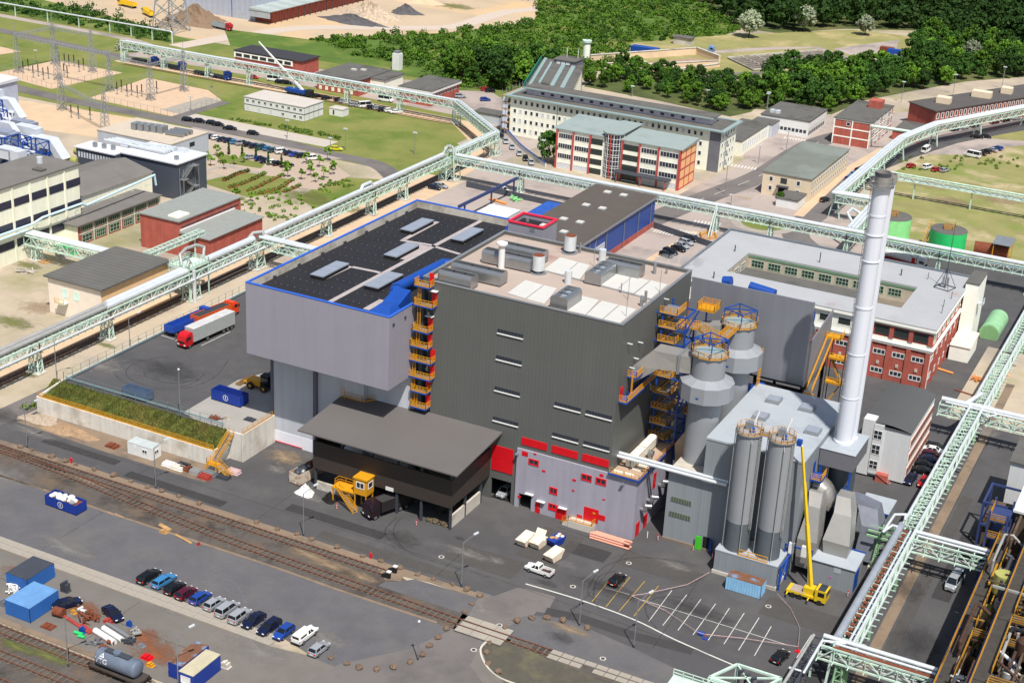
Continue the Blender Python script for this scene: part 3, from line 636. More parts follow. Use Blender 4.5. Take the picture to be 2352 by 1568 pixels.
for px, py in ((190,1405),(293,1472),(488,1530)):
 p = PY(*r3(px, py), AY); MB().box(p.x-.8, p.x+.8, AY-.6, AY, p.z-.05, p.z+.05).build('door_canopy', WHITE, ax)
for y, z in ((-66.6,5.9),(-63.6,6.3),(-58.4,7.0)):
 q = MB(); q.tube([(59.3, y, z-.8),(60.2, y, z-.8),(60.2, y, z),(61.2, y+.4, z)],.42,10); q.build('exhaust_bend', ALU, ax)
q = MB()
ch = thing('chiller_row',(56.3,-61.5,11.74), 'row of cream rooftop chillers with round fans on the annex deck', 'chiller')
for k in range(2):
 y = -65.8+k*5.8
 u = MB().box(55.5,57.0, y, y+5.4,12.1,13.7).build('unit', mat('cream_enamel',(224,220,204),1.0,.5), ch)
 for j in range(4): MB().lathe((56.25, y+.8+j*1.28,13.7),[(.55,0),(.55,.18),(.4,.2),(.35,.05),(0,.05)],14).build('fan', CREAM, u)
 MB().box(55.55,56.95, y+.1, y+5.3,11.74,12.1).build('frame', GREYST, u)
bf = tag(MB().tube([(57.9,-60.3,11.74),(57.9,-60.3,13.0),(58.5,-60.3,13.0)],.5,10).build('exhaust_bend', ALU), 'shiny metal elbow pipe standing on the annex deck', 'pipe')
for i,(x, y) in enumerate(((55.2,-68.2),(57.2,-68.0),(57.6,-65.6),(58.0,-63.6))):
 tag(MB().box(x-.8, x+.8, y-.2, y+.2,11.741,12.05).build('skid_beam', CREAM),['pale timber beam lying at the left end of the annex deck', 'pale beam lying by the front railing of the annex deck', 'pale beam lying beside the chillers on the deck', 'pale beam farthest from the front of the annex deck'][i], 'beam')
pb = thing('roof_pipe_run',(60,-67,13), 'two long pale pipes spanning from boiler house to silo building', 'pipe')
for dy, dz in ((0,0),(.8,.25)):
 MB().cyl((54.0,-66.2+dy,13.8+dz),(74.2,-66.2+dy,13.8+dz),.32, n=10).build('pipe', PIPEW, pb)
q = MB()
for x in (56.5,60.5): q.bar((x,-66.2,11.7),(x,-66.2,13.5),.12); q.bar((x,-65.4,11.7),(x,-65.4,13.8),.12)
q.build('pipe_post', GREYST, pb, split=True)
lp = thing('loading_platform',(50,-71,0), 'small loading platform with yellow railing against the annex wall', 'platform')
MB().box(47.6,52.2,-71.0, AY-.01,0,1.3).build('deck', CONC, lp); MB().rail([(46.4,-70.9,.6),(47.6,-70.9,1.3),(52.1,-70.9,1.3),(52.1,-69.5,1.3)],1.0,.07).build('railing', YEL, lp)
q = MB()
for i in range(4): q.box(46.4+i*.3,46.7+i*.3,-70.9,-69.6,0,.3+i*.3)
q.build('step', CONC, lp, split=True)
PK = mat('pink_pipe',(214,150,130),.95,.6, var=.06)
for i in range(9):
 y = -72.6+(i % 3)*.45+.1*(i//3); z = .22+(i//3)*.42; L = 7.5-(i % 2)*1.2
 q = MB(); q.tube([(52.6+.3*(i % 3), y, z),(52.6+L, y-.1, z)]+([(52.9+L, y-.1, z+.6)] if i % 3 == 0 else []),.2,8)
 tag(q.build('salmon_pipe', PK), 'salmon-coloured pipe in the stack beside the annex corner', 'pipe', 'salmon pipes stacked by the annex')

# ================================================================ CANOPY HALL
ch = thing('delivery_canopy',(16,-78,0), 'dark brown open tipping shed with big sloping roof below the bunker', 'shed')
CRF = mat('brown_grey_roof',(114,110,109),1.35,0.62, var=0.04, scale=0.1, rib=0.5, ribdir=(1,0,0), ribamt=.2)
BRN = mat('brown_cladding',(62,55,51), V,0.55, var=0.05, rib=.5, ribamt=.25)
MB().prism([(0.2,-85.7),(32.8,-85.7),(32.8,-69.05),(5.1,-69.05),(5.1,-71.4),(0.2,-71.4)],[12.2,12.2,13.6,13.6,13.4,13.4],[12.45,12.45,13.9,13.9,13.7,13.7]).build('roof', CRF, ch)
q = MB(); q.box(2,30.7,-83.4,-83.2,4.4,9.9); q.build('front_cladding', BRN, ch)
MB().box(30.5,30.7,-83.2,-69.1,4.6,10.1).build('side_cladding', BRN, ch)
for x in (2.3,8.0,14.2,19.5,24.5,30.4):
 MB().box(x-.2, x+.2,-83.15,-82.75,0,12.3).build('column', GREYST, ch)
for y in (-77.5,-71.6): MB().box(30.1,30.45, y-.2, y+.2,0,12.8).build('column', GREYST, ch)
MB().box(2.0,2.2,-83.2,-71.4,4.4,9.9).build('side_cladding', BRN, ch)
for x in (2.3,30.4): MB().bar((x,-83.0,12.2),(x,-69.3,13.4),.3).build('rafter', GREYST, ch)
MB().bar((1,-83.0,12.1),(32,-83.0,12.1),.3).build('eaves_beam', GREYST, ch)
MB().box(2.4,8.0,-83.0,-82.6,0,1.6).build('push_wall', CONC, ch); MB().box(30.0,30.4,-82.3,-71.8,0,2.4).build('push_wall', CONC, ch)
for xa, xb, z in ((13.7,14.8,5.0),(17.4,19.0,4.7)): MB().box(xa, xb,-83.46,-83.4, z-.35, z+.35).build('sign_plate', WHITE, ch)
MB().rail([(1.2,-71.7,13.7),(5.0,-71.7,13.7),(7.0,-69.6,13.8),(14.5,-69.4,13.85)],1.1,.06).build('roof_railing', YEL, ch)
q = MB(); q.rail([(.6,-72.2,13.4),(1.4,-72.2,13.4)],2.4,.07, bars=4); q.build('roof_ladder', YEL, ch)
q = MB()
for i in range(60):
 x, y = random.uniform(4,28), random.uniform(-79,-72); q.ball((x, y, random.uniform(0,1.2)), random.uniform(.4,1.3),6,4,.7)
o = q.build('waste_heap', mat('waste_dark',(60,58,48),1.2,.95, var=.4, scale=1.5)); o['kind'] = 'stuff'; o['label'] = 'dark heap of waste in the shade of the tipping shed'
o = MB()
for i in range(30): o.ball((random.uniform(25.2,29.6), random.uniform(-82.6,-81.6), random.uniform(.1,.5)), random.uniform(.2,.6),6,4,.6)
o = o.build('shed_debris', mat('debris',(96,84,66),1.2,.95, var=.4, scale=2)); o['kind'] = 'stuff'; o['label'] = 'brown debris between the columns at the shed corner'
cb = thing('operator_cabin',(11,-84.5,0), 'yellow operator cabin on legs with yellow stair in front of the brown shed', 'cabin')
cx0, cx1, cy0, cy1 = 12.3,15.0,-85.9,-83.5
q = MB(); q.box(cx0, cx1, cy0, cy1,3.3,6.3); q.build('body', YEL, cb); MB().box(cx0-.15, cx1+.15, cy0-.15, cy1+.1,6.3,6.6).build('roof', YEL, cb)
window(cb,(13.65, cy0,5.2),1.7,1.3, 'y-', WHITE, GLASS,2,1,.14); window(cb,(cx1,-84.7,5.2),1.5,1.3, 'x+', WHITE, GLASS,1,1,.14)
MB().box(7.6,12.3, cy0, cy1,3.0,3.3).build('walkway', YEL, cb)
MB().rail([(12.2, cy1-.1,3.3),(7.7, cy1-.1,3.3),(7.7, cy0+1.0,3.3)],1.1,.07).build('railing', YEL, cb)
q = MB()
for x, y in ((12.5, cy0+.1),(14.8, cy0+.1),(12.5, cy1-.1),(14.8, cy1-.1),(7.8, cy1-.1),(7.8, cy0+.2)): q.bar((x, y,0),(x, y,3.3),.18)
q.build('leg', YEL, cb, split=True)
def stair(root, a, c, wd, m, n=None, rails=True):
 a, c = Vector(a), Vector(c); d = c-a; h = Vector((d.x, d.y,0)).normalized(); s = Vector((-h.y, h.x,0))*(wd/2); n = n or max(3, int(abs(d.z)/.22))
 q = MB()
 for k in (s,-s): q.bar(a+k, c+k,.08,.25)
 q.build('stringer', m, root, split=True)
 q = MB()
 for i in range(n): p = a.lerp(c,(i+.5)/n); q.bar(p-s, p+s,.26,.05)
 q.build('treads', STEEL, root)
 if rails:
  q = MB()
  for k in (s,-s): q.rail([a+k, c+k],1.0,.06, step=1.2)
  q.build('handrails', m, root)
stair(cb,(8.6,-85.4,3.2),(13.4,-87.0,0.05),.9, YEL)

# ================================================================ BALCONY STAIR between bunker and boiler house
bs = thing('balcony_stair',(16.4,-70,12), 'stack of yellow escape balconies with red doors on the boiler house edge', 'escape stair')
lv = [PY(*u2(1600,1095),-70.7), PY(*u2(1620,1275),-70.7), PY(*u2(1590,1500),-70.7), PY(*r2(1600,140),-70.7), PY(*r2(1665,285),-70.7), PY(*r2(1660,430),-70.7), PY(*r2(1570,535),-70.7), PY(*r2(1565,675),-70.7)]
wid = [3.2,3.9,3.3,3.7,4.6,4.7,3.4,3.4]
for i,(p, wdt) in enumerate(zip(lv, wid)):
 z = p.z; xa = 18.6 if i in (1,4,5) else 17.9; xb = xa-wdt
 q = MB().box(xb, xa,-70.8,-67.85 if xb < 0 else -69.05, z, z+.28); f = q.build('balcony', BLUE, bs)
 MB().rail([(xb+.05,-69.1, z+.28),(xb+.05,-70.72, z+.28),(xa-.05,-70.72, z+.28),(xa-.05,-69.1, z+.28)],1.15,.075, bars=3, step=.7).build('railing', YEL, f)
 MB().box(xa-1.0, xa-.1,-69.12,-69.02, z+.28, z+2.5).build('door', RED, f)
 MB().box(xb+.1, xa-.1,-70.7,-69.06, z+.281, z+.31).build('grating', STEEL, f)
 MB().box(xa-1.3, xa+.2,-69.9,-69.02, z+3.0, z+3.08).build('canopy', WHITE, f) if i in (1,2) else None
 if i < len(lv)-1:
  z2 = lv[i+1].z+.28; q = MB(); x = xb+.9
  q.bar((x-.3,-70.2, z2),(x-.3,-70.2, z+1.0),.08); q.bar((x+.3,-70.2, z2),(x+.3,-70.2, z+1.0),.08)
  k = int((z+1-z2)/.4)
  for j in range(k): q.bar((x-.3,-70.2, z2+j*.4),(x+.3,-70.2, z2+j*.4),.06)
  q.build('ladder', YEL, f)
MB().box(15.2,16.0,-69.3,-67.85,13.9,38).build('cable_duct', GREYST, bs)
# ================================================================ FLUE-GAS FILTER HOUSE
FGR = mat('filter_grey',(140,146,152), V,0.5, var=0.03, scale=.15, streak=.08, rib=.6, ribamt=.12)
FRF = mat('filter_roof',(186,194,202),1.35,0.5, var=0.04, scale=.12, stain=(170,178,188), stain_s=.1)
fh = thing('filter_house',(78,-52,0), 'light grey filter building with four square roof hatches beside the silos', 'building')
b = MB(); b.box(69.6,86.6,-65.5,-39,0,21.0); b.build('wall', FGR, fh)
MB().box(69.5,86.7,-65.6,-38.9,21.003,21.35).build('roof', FRF, fh)
b = MB(); b.box(63.5,69.57,-65.5,-50,0,13.2); b.build('low_wall', FGR, fh); MB().box(63.4,69.57,-65.6,-49.9,13.203,13.4).build('low_roof', mat('pale_tan_roof',(206,198,186),1.35,.9), fh)
for k, px in ((r4,(115,555)),(r4,(412,628)),(r4,(465,832)),(r3,(2260,700))):
 p = G(*k(*px),21.9); o = MB().box(p.x-1.25, p.x+1.25, p.y-1.3, p.y+1.3,21.35,21.95).build('roof_hatch', STEEL, fh); MB().box(p.x-1.1, p.x+1.1, p.y-1.15, p.y+1.15,21.95,22.05).build('pane', SKY, o)
for xa, xb, z in ((64.4,68.1,8.1),(64.3,68.2,5.2)):
 o = MB().box(xa, xb,-65.58,-65.5, z-.45, z+.45).build('window_strip', mat('green_glass',(74,84,66),.8,.2, var=.1), fh); q = MB()
 for i in range(9): q.box(xa+i*(xb-xa)/8-.03, xa+i*(xb-xa)/8+.03,-65.64,-65.58, z-.45, z+.45)
 q.build('mullion', FGR, o, split=True)
MB().box(70.9,72.0,-65.54,-65.5,0,2.6).build('doorway', DARK, fh)
MB().box(69.7,70.85,-66.1,-65.95,.05,2.6).build('door_leaf', mat('green_door',(60,168,40), V,.5), fh); MB().prism([(72.0,-65.5),(72.1,-65.4),(72.9,-66.4),(72.8,-66.5)],.05,2.6).build('door_leaf', BLUE, fh)
MB().box(63.4,72.5,-65.75,-65.51,0,.35).build('plinth', SANDY, fh)
q = MB(); q.box(86.62,86.7,-58.8,-57.6,16,18.3); q.build('door', BLUE, fh)
q = MB().box(86.62,88.6,-60.2,-57.0,15.6,15.9); o = q.build('balcony', BLUE, fh); MB().rail([(86.8,-60.1,15.9),(88.5,-60.1,15.9),(88.5,-57.1,15.9)],1.1,.07, bars=3, step=.8).build('railing', YEL, o)
for z in (8.5,6.0): MB().box(86.6,86.66,-61.5,-60.2, z-.5, z+.5).build('window_strip', mat('green_glass'), fh)

# ================================================================ SILOS
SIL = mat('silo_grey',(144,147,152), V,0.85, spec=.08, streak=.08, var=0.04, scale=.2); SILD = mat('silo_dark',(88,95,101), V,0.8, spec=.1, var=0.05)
sb = thing('silo_building',(80.6,-69,0), 'grey clad base building under the two silos', 'building')
MB().box(75.2,86.1,-71.8,-65.75,.6,4.4).build('wall', FGR, sb); MB().box(75.0,86.3,-72.0,-65.8,0,.6).build('plinth', CONC, sb); MB().box(75.15,86.15,-71.85,-65.75,4.403,4.55).build('deck', FRF, sb)
MB().rail([(79.2,-71.7,4.55),(84.2,-71.7,4.55)],1.1,.09).build('railing', YEL, sb)
q = MB()
for y in (-71.5,-67.5): q.bar((86.6, y,0),(86.6, y,4.6),.3)
q.bar((86.6,-71.5,4.4),(86.6,-66,4.4),.3); q.bar((86.6,-71.5,1),(86.6,-67.5,4),.2); q.build('blue_frame', BLUE, sb)
for i,(cx, cy) in enumerate(((77.9,-69.2),(83.3,-68.9))):
 s = thing('silo',(cx, cy,4.55),['left of the two grey storage silos with yellow top railing', 'right of the two grey storage silos beside the crane boom'][i], 'silo', 'grey storage silos')
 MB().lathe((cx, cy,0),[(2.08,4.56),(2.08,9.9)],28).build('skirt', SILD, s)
 q = MB().lathe((cx, cy,0),[(2.12,9.9),(2.12,26.2),(2.0,26.3),(0,26.6)],28); q.build('shell', SIL, s)
 n = 14; MB().rail([(cx+2.2*cos(2*pi*j/n), cy+2.2*sin(2*pi*j/n),26.3) for j in range(n)],1.1,.06, closed=True, step=1.0).build('top_railing', YEL, s)
 MB().lathe((cx, cy,0),[(2.12,26.1),(2.4,26.1),(2.4,26.35),(0,26.36)],20).build('top_platform', STEEL, s)
 MB().box(cx-.7, cx+.5, cy-.4, cy+.7,26.5,27.9).build('filter_unit', STEEL, s); MB().cyl((cx+.6, cy-.6,26.5),(cx+.6, cy-.6,27.2),.35, n=8).build('motor', BLUE, s)
 q = MB()
 for a in (-2.75,-.45):
  x, y = cx+2.3*cos(a), cy+2.3*sin(a); q.bar((x, y,9 if a > -1 else 4.6),(x, y,26.4),.1)
  q.bar((x+.35, y,9 if a > -1 else 4.6),(x+.35, y,26.4),.1)
  for j in range(36): q.bar((x, y,9+j*.48),(x+.35, y,9+j*.48),.05)
 q.build('ladder', PIPEG, s)
 MB().tube([(cx+1.2, cy-2.05,4.6),(cx+1.2, cy-2.2,25),(cx+.5, cy-1.0,27.4)],.08,6).build('fill_pipe', PIPEG, s)
 if i == 0:
  MB().box(80.0,81.2, cy-.8, cy+.8,26.3,26.5).build('link_bridge', STEEL, s); MB().rail([(79.9, cy-.8,26.5),(81.3, cy-.8,26.5)],1.1,.06).build('link_railing', YEL, s)
 q = MB(); q.bar((cx+.2, cy+.2,26.6),(cx+1.0, cy+.6,29.8),.15,.25); q.build('lifting_arm', WHITE, s)

# ================================================================ CHIMNEY
CHM = mat('chimney_white',(206,210,220),.98,.5, streak=.07, var=.03, scale=.1)
cm = thing('chimney',(89.4,-51.4,20), 'tall white twin-tube chimney rising from a grey platform', 'chimney')
cx, cy = 89.4,-51.5
MB().lathe((cx, cy,0),[(1.75,20.05),(1.75,20.4),(1.45,20.6),(1.42,44.8),(1.5,44.8),(1.5,45.1),(1.4,45.1),(1.36,60.6),(1.42,60.7),(1.42,61),(1.36,61),(1.36,65.5)],28).build('flue', CHM, cm)
MB().lathe((cx+.9, cy+2.3,0),[(1.0,20.05),(1.0,20.3),(.78,20.4),(.76,66.0)],18).build('side_flue', CHM, cm)
MB().lathe((cx, cy,0),[(1.36,65.5),(1.55,65.5),(1.55,65.7),(1.25,65.7),(1.25,68.0),(1.1,68.0),(1.05,66.5),(0,66.4)],28).build('flue_mouth', mat('sooty_rim',(132,128,126),.95,.7, var=.15), cm)
MB().lathe((cx, cy,0),[(1.22,68.02),(1.3,68.02),(1.3,67.4),(1.22,67.4)],24).build('rim_band', GREYST, cm)
n = 16; q = MB()
for j in range(n):
 a = 2*pi*j/n; a2 = 2*pi*(j+1)/n; p = Vector((cx+1.95*cos(a), cy+1.95*sin(a),65.7)); p2 = Vector((cx+1.95*cos(a2), cy+1.95*sin(a2),65.7))
 q.bar(p, p+Vector((0,0,1.1)),.06); q.bar(p+Vector((0,0,1.1)), p2+Vector((0,0,1.1)),.06); q.bar(p+Vector((0,0,.5)), p2+Vector((0,0,.5)),.05); q.bar(p, p2,.1)
q.build('crown_railing', STEEL, cm)
MB().lathe((cx, cy,0),[(1.4,65.6),(2.0,65.6),(2.0,65.75),(1.3,65.75)],24).build('crown_platform', STEEL, cm)
MB().lathe((cx+.9, cy+2.3,0),[(.77,65.9),(.95,65.9),(.95,67.3),(.8,67.3),(.75,66.4),(0,66.4)],16).build('side_mouth', mat('sooty_rim'), cm)
for z in (28.5,36.5,53,57.5): MB().lathe((cx, cy,0),[(1.38, z),(1.52, z),(1.52, z+.16),(1.38, z+.16)],24).build('flange', CHM, cm)
q = MB()
for s in (-.22,.22): q.bar((cx-1.2+s, cy-1.15-s,20.6),(cx-1.2+s, cy-1.1-s,65.6),.07)
for j in range(60): q.bar((cx-1.42, cy-.92,21+j*.74),(cx-.98, cy-1.36,21+j*.74),.05)
q.build('ladder', PIPEG, cm)
for z in (30,52): MB().bar((cx+.5, cy+1.2, z),(cx+.9, cy+2.0, z),.3).build('tie', CHM, cm)
cp = thing('chimney_platform',(89.6,-51.5,0), 'boxy grey chimney platform on a dark round duct', 'platform')
MB().box(86.75,92.7,-56.0,-46.9,16.9,20.0).build('plinth_box', mat('dark_clad',(112,112,118), V,.5, var=.03, rib=.5, ribamt=.12), cp); MB().box(86.65,92.8,-56.1,-46.8,20.003,20.06).build('deck', FRF, cp)
MB().lathe((90,-51.5,0),[(2.3,0),(2.3,16.9)],24).build('base_duct', mat('dark_duct',(70,78,84), V,.5, metal=.2), cp)
q = MB(); q.bar((88,-55.6,8),(92,-55.6,14),.3); q.bar((87.2,-55.8,0),(87.2,-55.8,16.9),.35); q.bar((92.3,-55.8,0),(92.3,-55.8,16.9),.35); q.build('blue_brace', BLUE, cp, split=True)

# ================================================================ DUCTS AND FAN HOUSES
dt = thing('flue_ducts',(90,-60,0), 'bulky aluminium flue ducts between filter house and fan houses', 'duct')
ALD = mat('duct_aluminium',(172,170,166),.9,.38, metal=.4, var=.06, scale=.5)
def loft(secs, name, m, root):
 q = MB()
 for (a, c) in zip(secs, secs[1:]):
  q.add(list(a)+list(c),[(0,1,5,4),(1,2,6,5),(2,3,7,6),(3,0,4,7)])
 q.add(secs[0],[(3,2,1,0)]); q.add(secs[-1],[(0,1,2,3)])
 return q.build(name, m, root)
def sec(x0, x1, y0, y1, z): return [(x0, y0, z),(x1, y0, z),(x1, y1, z),(x0, y1, z)]
loft([sec(87.2,90.2,-64.6,-61.4,1.5), sec(87.0,90.4,-64.8,-61.2,5.2), sec(87.0,90.4,-64.8,-61.2,6.8), sec(87.6,89.6,-62.6,-58.0,12.2), sec(86.8,89.2,-60.2,-56.6,13.8)], 'left_duct', ALD, dt)
loft([sec(91.4,95.4,-63.4,-60.6,4.5), sec(91.0,95.6,-63.6,-60.4,7.2), sec(91.6,94.6,-60.8,-57.2,11.2), sec(91.2,93.6,-58.6,-55.9,13.4)], 'right_duct', ALD, dt)
q = MB(); a0 = None
for i in range(9):
 t = i/8*pi*.62; yy = -57.2; X = 86.8+3.6*sin(t); Z = 11.2+3.6*cos(t); X2 = 86.8+.9*sin(t); Z2 = 11.2+.9*cos(t); s_ = [(X,-58.4, Z),(X,-55.2, Z),(X2,-55.2, Z2),(X2,-58.4, Z2)]
 if a0: q.add(a0+s_,[(0,1,5,4),(1,2,6,5),(2,3,7,6),(3,0,4,7)], True)
 a0 = s_
q.build('curved_duct', ALD, dt)
loft([sec(95.0,97.8,-56.0,-52.8,1.0), sec(95.2,98.2,-54,-49.6,6.6), sec(93.5,97.0,-51.5,-48.5,9.0), sec(91.5,93.5,-51,-49,10.0)], 'rear_duct', mat('bluish_duct',(128,132,144),.9,.4, metal=.3), dt)
f1 = thing('fan_house',(94,-63,0), 'grey clad fan house with blue trim behind the crane truck', 'building', 'small grey fan houses')
MB().box(90.4,97.6,-66,-60.4,0,4.4).build('wall', FGR, f1); MB().prism([(90.2,-66.2),(97.8,-66.2),(97.8,-60.2),(90.2,-60.2)],4.403,[4.5,4.5,5.0,5.0]).build('roof', FRF, f1)
MB().bar((91,-60.3,5.0),(97.8,-60.3,5.0),.3).build('trim', BLUE, f1); MB().box(94.1,95.3,-66.05,-66,3.1,4.2).build('sign_plate', FRF, f1); MB().box(93.6,93.9,-66.04,-66,1.8,2.1).build('sticker', mat('magenta',(170,40,150), V), f1)
MB().box(97.6,97.7,-65.5,-63,.1,3.6).build('side_door', BLUE, f1)
for x in (86.2,88.4): MB().box(x, x+.9,-66.6,-66.1,4.6,6.6).build('lamp_panel', WHITE, f1)
q = MB()
for x, y in ((85.6,-66.4),(90.2,-66.4)): q.bar((x, y,0),(x, y,6.2),.25)
q.bar((85.6,-66.4,6.0),(90.2,-66.4,6.0),.25); q.build('portal', BLUE, f1)
f2 = thing('fan_house',(95,-41,0), 'grey clad fan house beside the white corrugated building', 'building', 'small grey fan houses')
MB().box(92.3,97.5,-44,-38.2,0,4.6).build('wall', FGR, f2); MB().box(92.1,97.7,-44.2,-38,4.603,4.8).build('roof', FRF, f2); MB().box(92.1,97.7,-44.35,-44.22,4.5,4.75).build('trim', BLUE, f2)
MB().box(94.0,96.0,-46.2,-44.4,0,2.0).build('cabinet', FGR, f2)

# ================================================================ REACTORS
for i,(cx, cy, dz) in enumerate(((66.3,-58.6,0),(66.2,-43.2,.3))):
 r = thing('reactor',(cx, cy,13.4 if i == 0 else 0),['nearer grey cylindrical reactor with polygonal collar and yellow top railing', 'rear grey cylindrical reactor with polygonal collar and blue top frame'][i], 'reactor', 'flue gas reactors')
 SH = mat('reactor_shell',(148,152,158), V,.5, metal=.1, var=.04, scale=.2)
 MB().lathe((cx, cy, dz),[(2.85,13.4 if i == 0 else 0),(2.85,25.6)],32).build('shaft', SH, r)
 MB().lathe((cx, cy, dz),[(2.85,25.5),(4.75,25.7),(4.75,28.6),(2.9,29.5)],12, sm=False, a0=pi/12).build('collar', SH, r)
 MB().lathe((cx, cy, dz),[(2.9,29.45),(2.9,33.4),(0,33.42)],32).build('neck', SH, r)
 n = 10; ring = [(cx+3.3*cos(2*pi*j/n), cy+3.3*sin(2*pi*j/n),33.5+dz) for j in range(n)]
 MB().prism([p[:2] for p in ring],33.42+dz,33.55+dz).build('deck', mat('teal_grating',(140,160,166),1.2,.6), r)
 MB().rail(ring,1.15,.08, closed=True, step=1.0, bars=3).build('railing', YEL, r)
 q = MB(); R_ = [(cx+2.9*cos(a), cy+2.9*sin(a)) for a in (.4,1.97,3.54,5.1)]
 for x, y in R_: q.bar((x, y,33.5+dz),(x, y,36.3+dz),.16)
 for (xa, ya),(xc, yc) in zip(R_, R_[1:]+R_[:1]): q.bar((xa, ya,36.2+dz),(xc, yc,36.2+dz),.16)
 q.bar((*R_[0],36.2+dz),(*R_[2],36.2+dz),.16); q.build('hoist_frame', BLUE, r)
 q = MB().box(cx-.25, cx+.25, cy-4.62, cy-4.55,26.6+dz,26.9+dz); q.build('blue_tag', BLUE, r)
du = thing('raw_gas_duct',(58,-60,26), 'angled aluminium duct joining boiler house to the nearer reactor', 'duct')
loft([[(54.0,-62.6,26.2),(54.0,-59.0,26.2),(54.0,-59.0,29.6),(54.0,-62.6,29.6)],[(58.2,-61.4,29.6),(58.2,-57.8,29.6),(57.0,-57.8,32.8),(57.0,-61.4,32.8)],[(63.6,-60.2,29.6),(63.6,-57.0,29.6),(63.6,-57.0,32.6),(63.6,-60.2,32.6)]], 'duct_body', ALD, du)
MB().box(61.4,61.8,-60.9,-57.0,29.3,32.9).build('flange', STEEL, du)
sb2 = thing('side_balcony',(54.8,-62,24.6), 'yellow railed balcony with red door on the right wall of boiler house', 'balcony')
MB().box(54.01,55.6,-68.0,-54.5,24.7,25.0).build('floor', BLUE, sb2); MB().rail([(54.1,-67.9,25),(55.5,-67.9,25),(55.5,-54.6,25)],1.15,.08, bars=3, step=.9).build('railing', YEL, sb2); MB().box(54.0,54.08,-67.6,-66.5,25,27.3).build('door', RED, sb2)
MB().box(54.01,55.8,-65.0,-61.6,28.3,28.6).build('upper_floor', BLUE, sb2); MB().rail([(54.1,-64.9,28.6),(55.7,-64.9,28.6),(55.7,-61.7,28.6)],1.15,.08, bars=3, step=.8).build('upper_railing', YEL, sb2)
q = MB(); q.bar((55.3,-65.4,25),(55.3,-65.4,29.6),.09); q.bar((55.3,-65.9,25),(55.3,-65.9,29.6),.09)
for j in range(10): q.bar((55.3,-65.4,25.3+j*.4),(55.3,-65.9,25.3+j*.4),.07)
q.build('ladder', YEL, sb2)
for y, z in ((-61.0,33.5),(-62.4,31.0),(-64.0,29.8),(-50,38),(-66,35)): MB().box(54.0,54.9, y-.1, y+.1, z, z+.12).build('lamp_arm', WHITE, sb2)
st = thing('steel_stair_tower',(57.5,-51,0), 'blue steel stair tower with yellow railed landings right of boiler house', 'stair tower')
lz = [12.4,15.2,18.2,21.2,24.6,28.0,31.2,33.9,36.6]
q = MB()
for x in (55.2,59.6):
 for y in (-53.2,-48.6): q.bar((x, y,0),(x, y,38 if x < 58 else 35.5),.28)
q.build('column', BLUE, st, split=True)
for i, z in enumerate(lz):
 q = MB(); q.bar((54.0,-53.2, z),(60.0,-53.2, z),.22,.3); q.bar((55.2,-48.6, z),(59.6,-48.6, z),.22,.3); q.bar((59.6,-53.2, z),(59.6,-48.6, z),.22,.3); q.build('floor_beam', BLUE, st)
 f = MB().box(54.6,58.0,-53.6,-49.0, z+.15, z+.22).build('landing', STEEL, st)
 MB().rail([(54.7,-53.5, z+.22),(57.9,-53.5, z+.22),(57.9,-49.1, z+.22)],1.2,.085, bars=3, step=.6).build('railing', YEL, f)
 if i: stair(st,(57.6,-49.6, z),(55.0,-52.6, lz[i-1]+.2),.8, YEL, rails=False)
 if i % 2 == 0 and i < 8:
  MB().bar((59.6,-53.2, z),(59.6,-48.6, lz[i+1]),.16).build('brace', BLUE, st); MB().bar((55.4,-53.2, z),(59.6,-53.2, lz[min(8, i+2)]),.16).build('brace', BLUE, st)
MB().bar((59.6,-53.2,33.9),(61.8,-53.2,38.6),.25).build('jib', BLUE, st)
cw = thing('reactor_catwalk',(62,-50,33), 'yellow railed catwalk linking stair tower and reactor tops', 'catwalk')
pp = [(58.0,-51,33.9),(61.2,-50.0,33.9),(63.2,-51.0,33.5),(66.0,-52.0,33.5),(66.2,-46.6,33.7)]
for a, c in zip(pp, pp[1:]):
 a, c = Vector(a), Vector(c); d = (c-a).normalized(); s = Vector((-d.y, d.x,0))*.7
 MB().bar(a, c,1.4,.14).build('walkway', STEEL, cw); MB().rail([a+s, c+s],1.15,.08, bars=3, step=.8).build('railing', YEL, cw); MB().rail([a-s, c-s],1.15,.08, bars=3, step=.8).build('railing', YEL, cw)
MB().box(59.2,62.4,-46.8,-43.6,36.0,36.25).build('platform', YEL, cw); MB().rail([(59.2,-46.8,36.25),(62.4,-46.8,36.25),(62.4,-43.6,36.25),(59.2,-43.6,36.25)],1.2,.08, closed=True, bars=3, step=.8).build('railing', YEL, cw)
q = MB()
for p in ((62,-50.5,33.4),(66,-49,33.4),(60.5,-45.2,36)): q.bar((p[0], p[1],0), p,.25)
q.build('post', BLUE, cw, split=True)
loft([[(60.0,-48.2,31.0),(60.0,-45.2,31.0),(60.0,-45.2,33.6),(60.0,-48.2,33.6)],[(63.6,-46.0,31.2),(63.6,-43.0,31.2),(63.6,-43.0,33.8),(63.6,-46.0,33.8)]], 'rear_duct', ALD, cw)
lg = thing('reactor_gear',(62,-52,0), 'yellow and blue gear platforms in the gap below the reactors', 'platform')
for z in (18.6,21.4):
 n = 8; ring = [(62.3+1.9*cos(2*pi*j/n),-51.8+1.9*sin(2*pi*j/n), z) for j in range(n)]
 f = MB().prism([p[:2] for p in ring], z-.2, z).build('round_floor', BLUE, lg); MB().rail(ring,1.15,.08, closed=True, bars=3, step=.8).build('railing', YEL, f)
MB().cyl((62.3,-51.8,8),(62.3,-51.8,21),1.3, n=14).build('vessel', ALD, lg)
loft([sec(61.0,64.6,-55.2,-52.4,9.0), sec(60.6,65.0,-55.6,-52.0,13.5), sec(62,64,-54.6,-52.8,16)], 'hopper', mat('tan_lagging',(190,160,130),.95,.6, var=.12), lg)
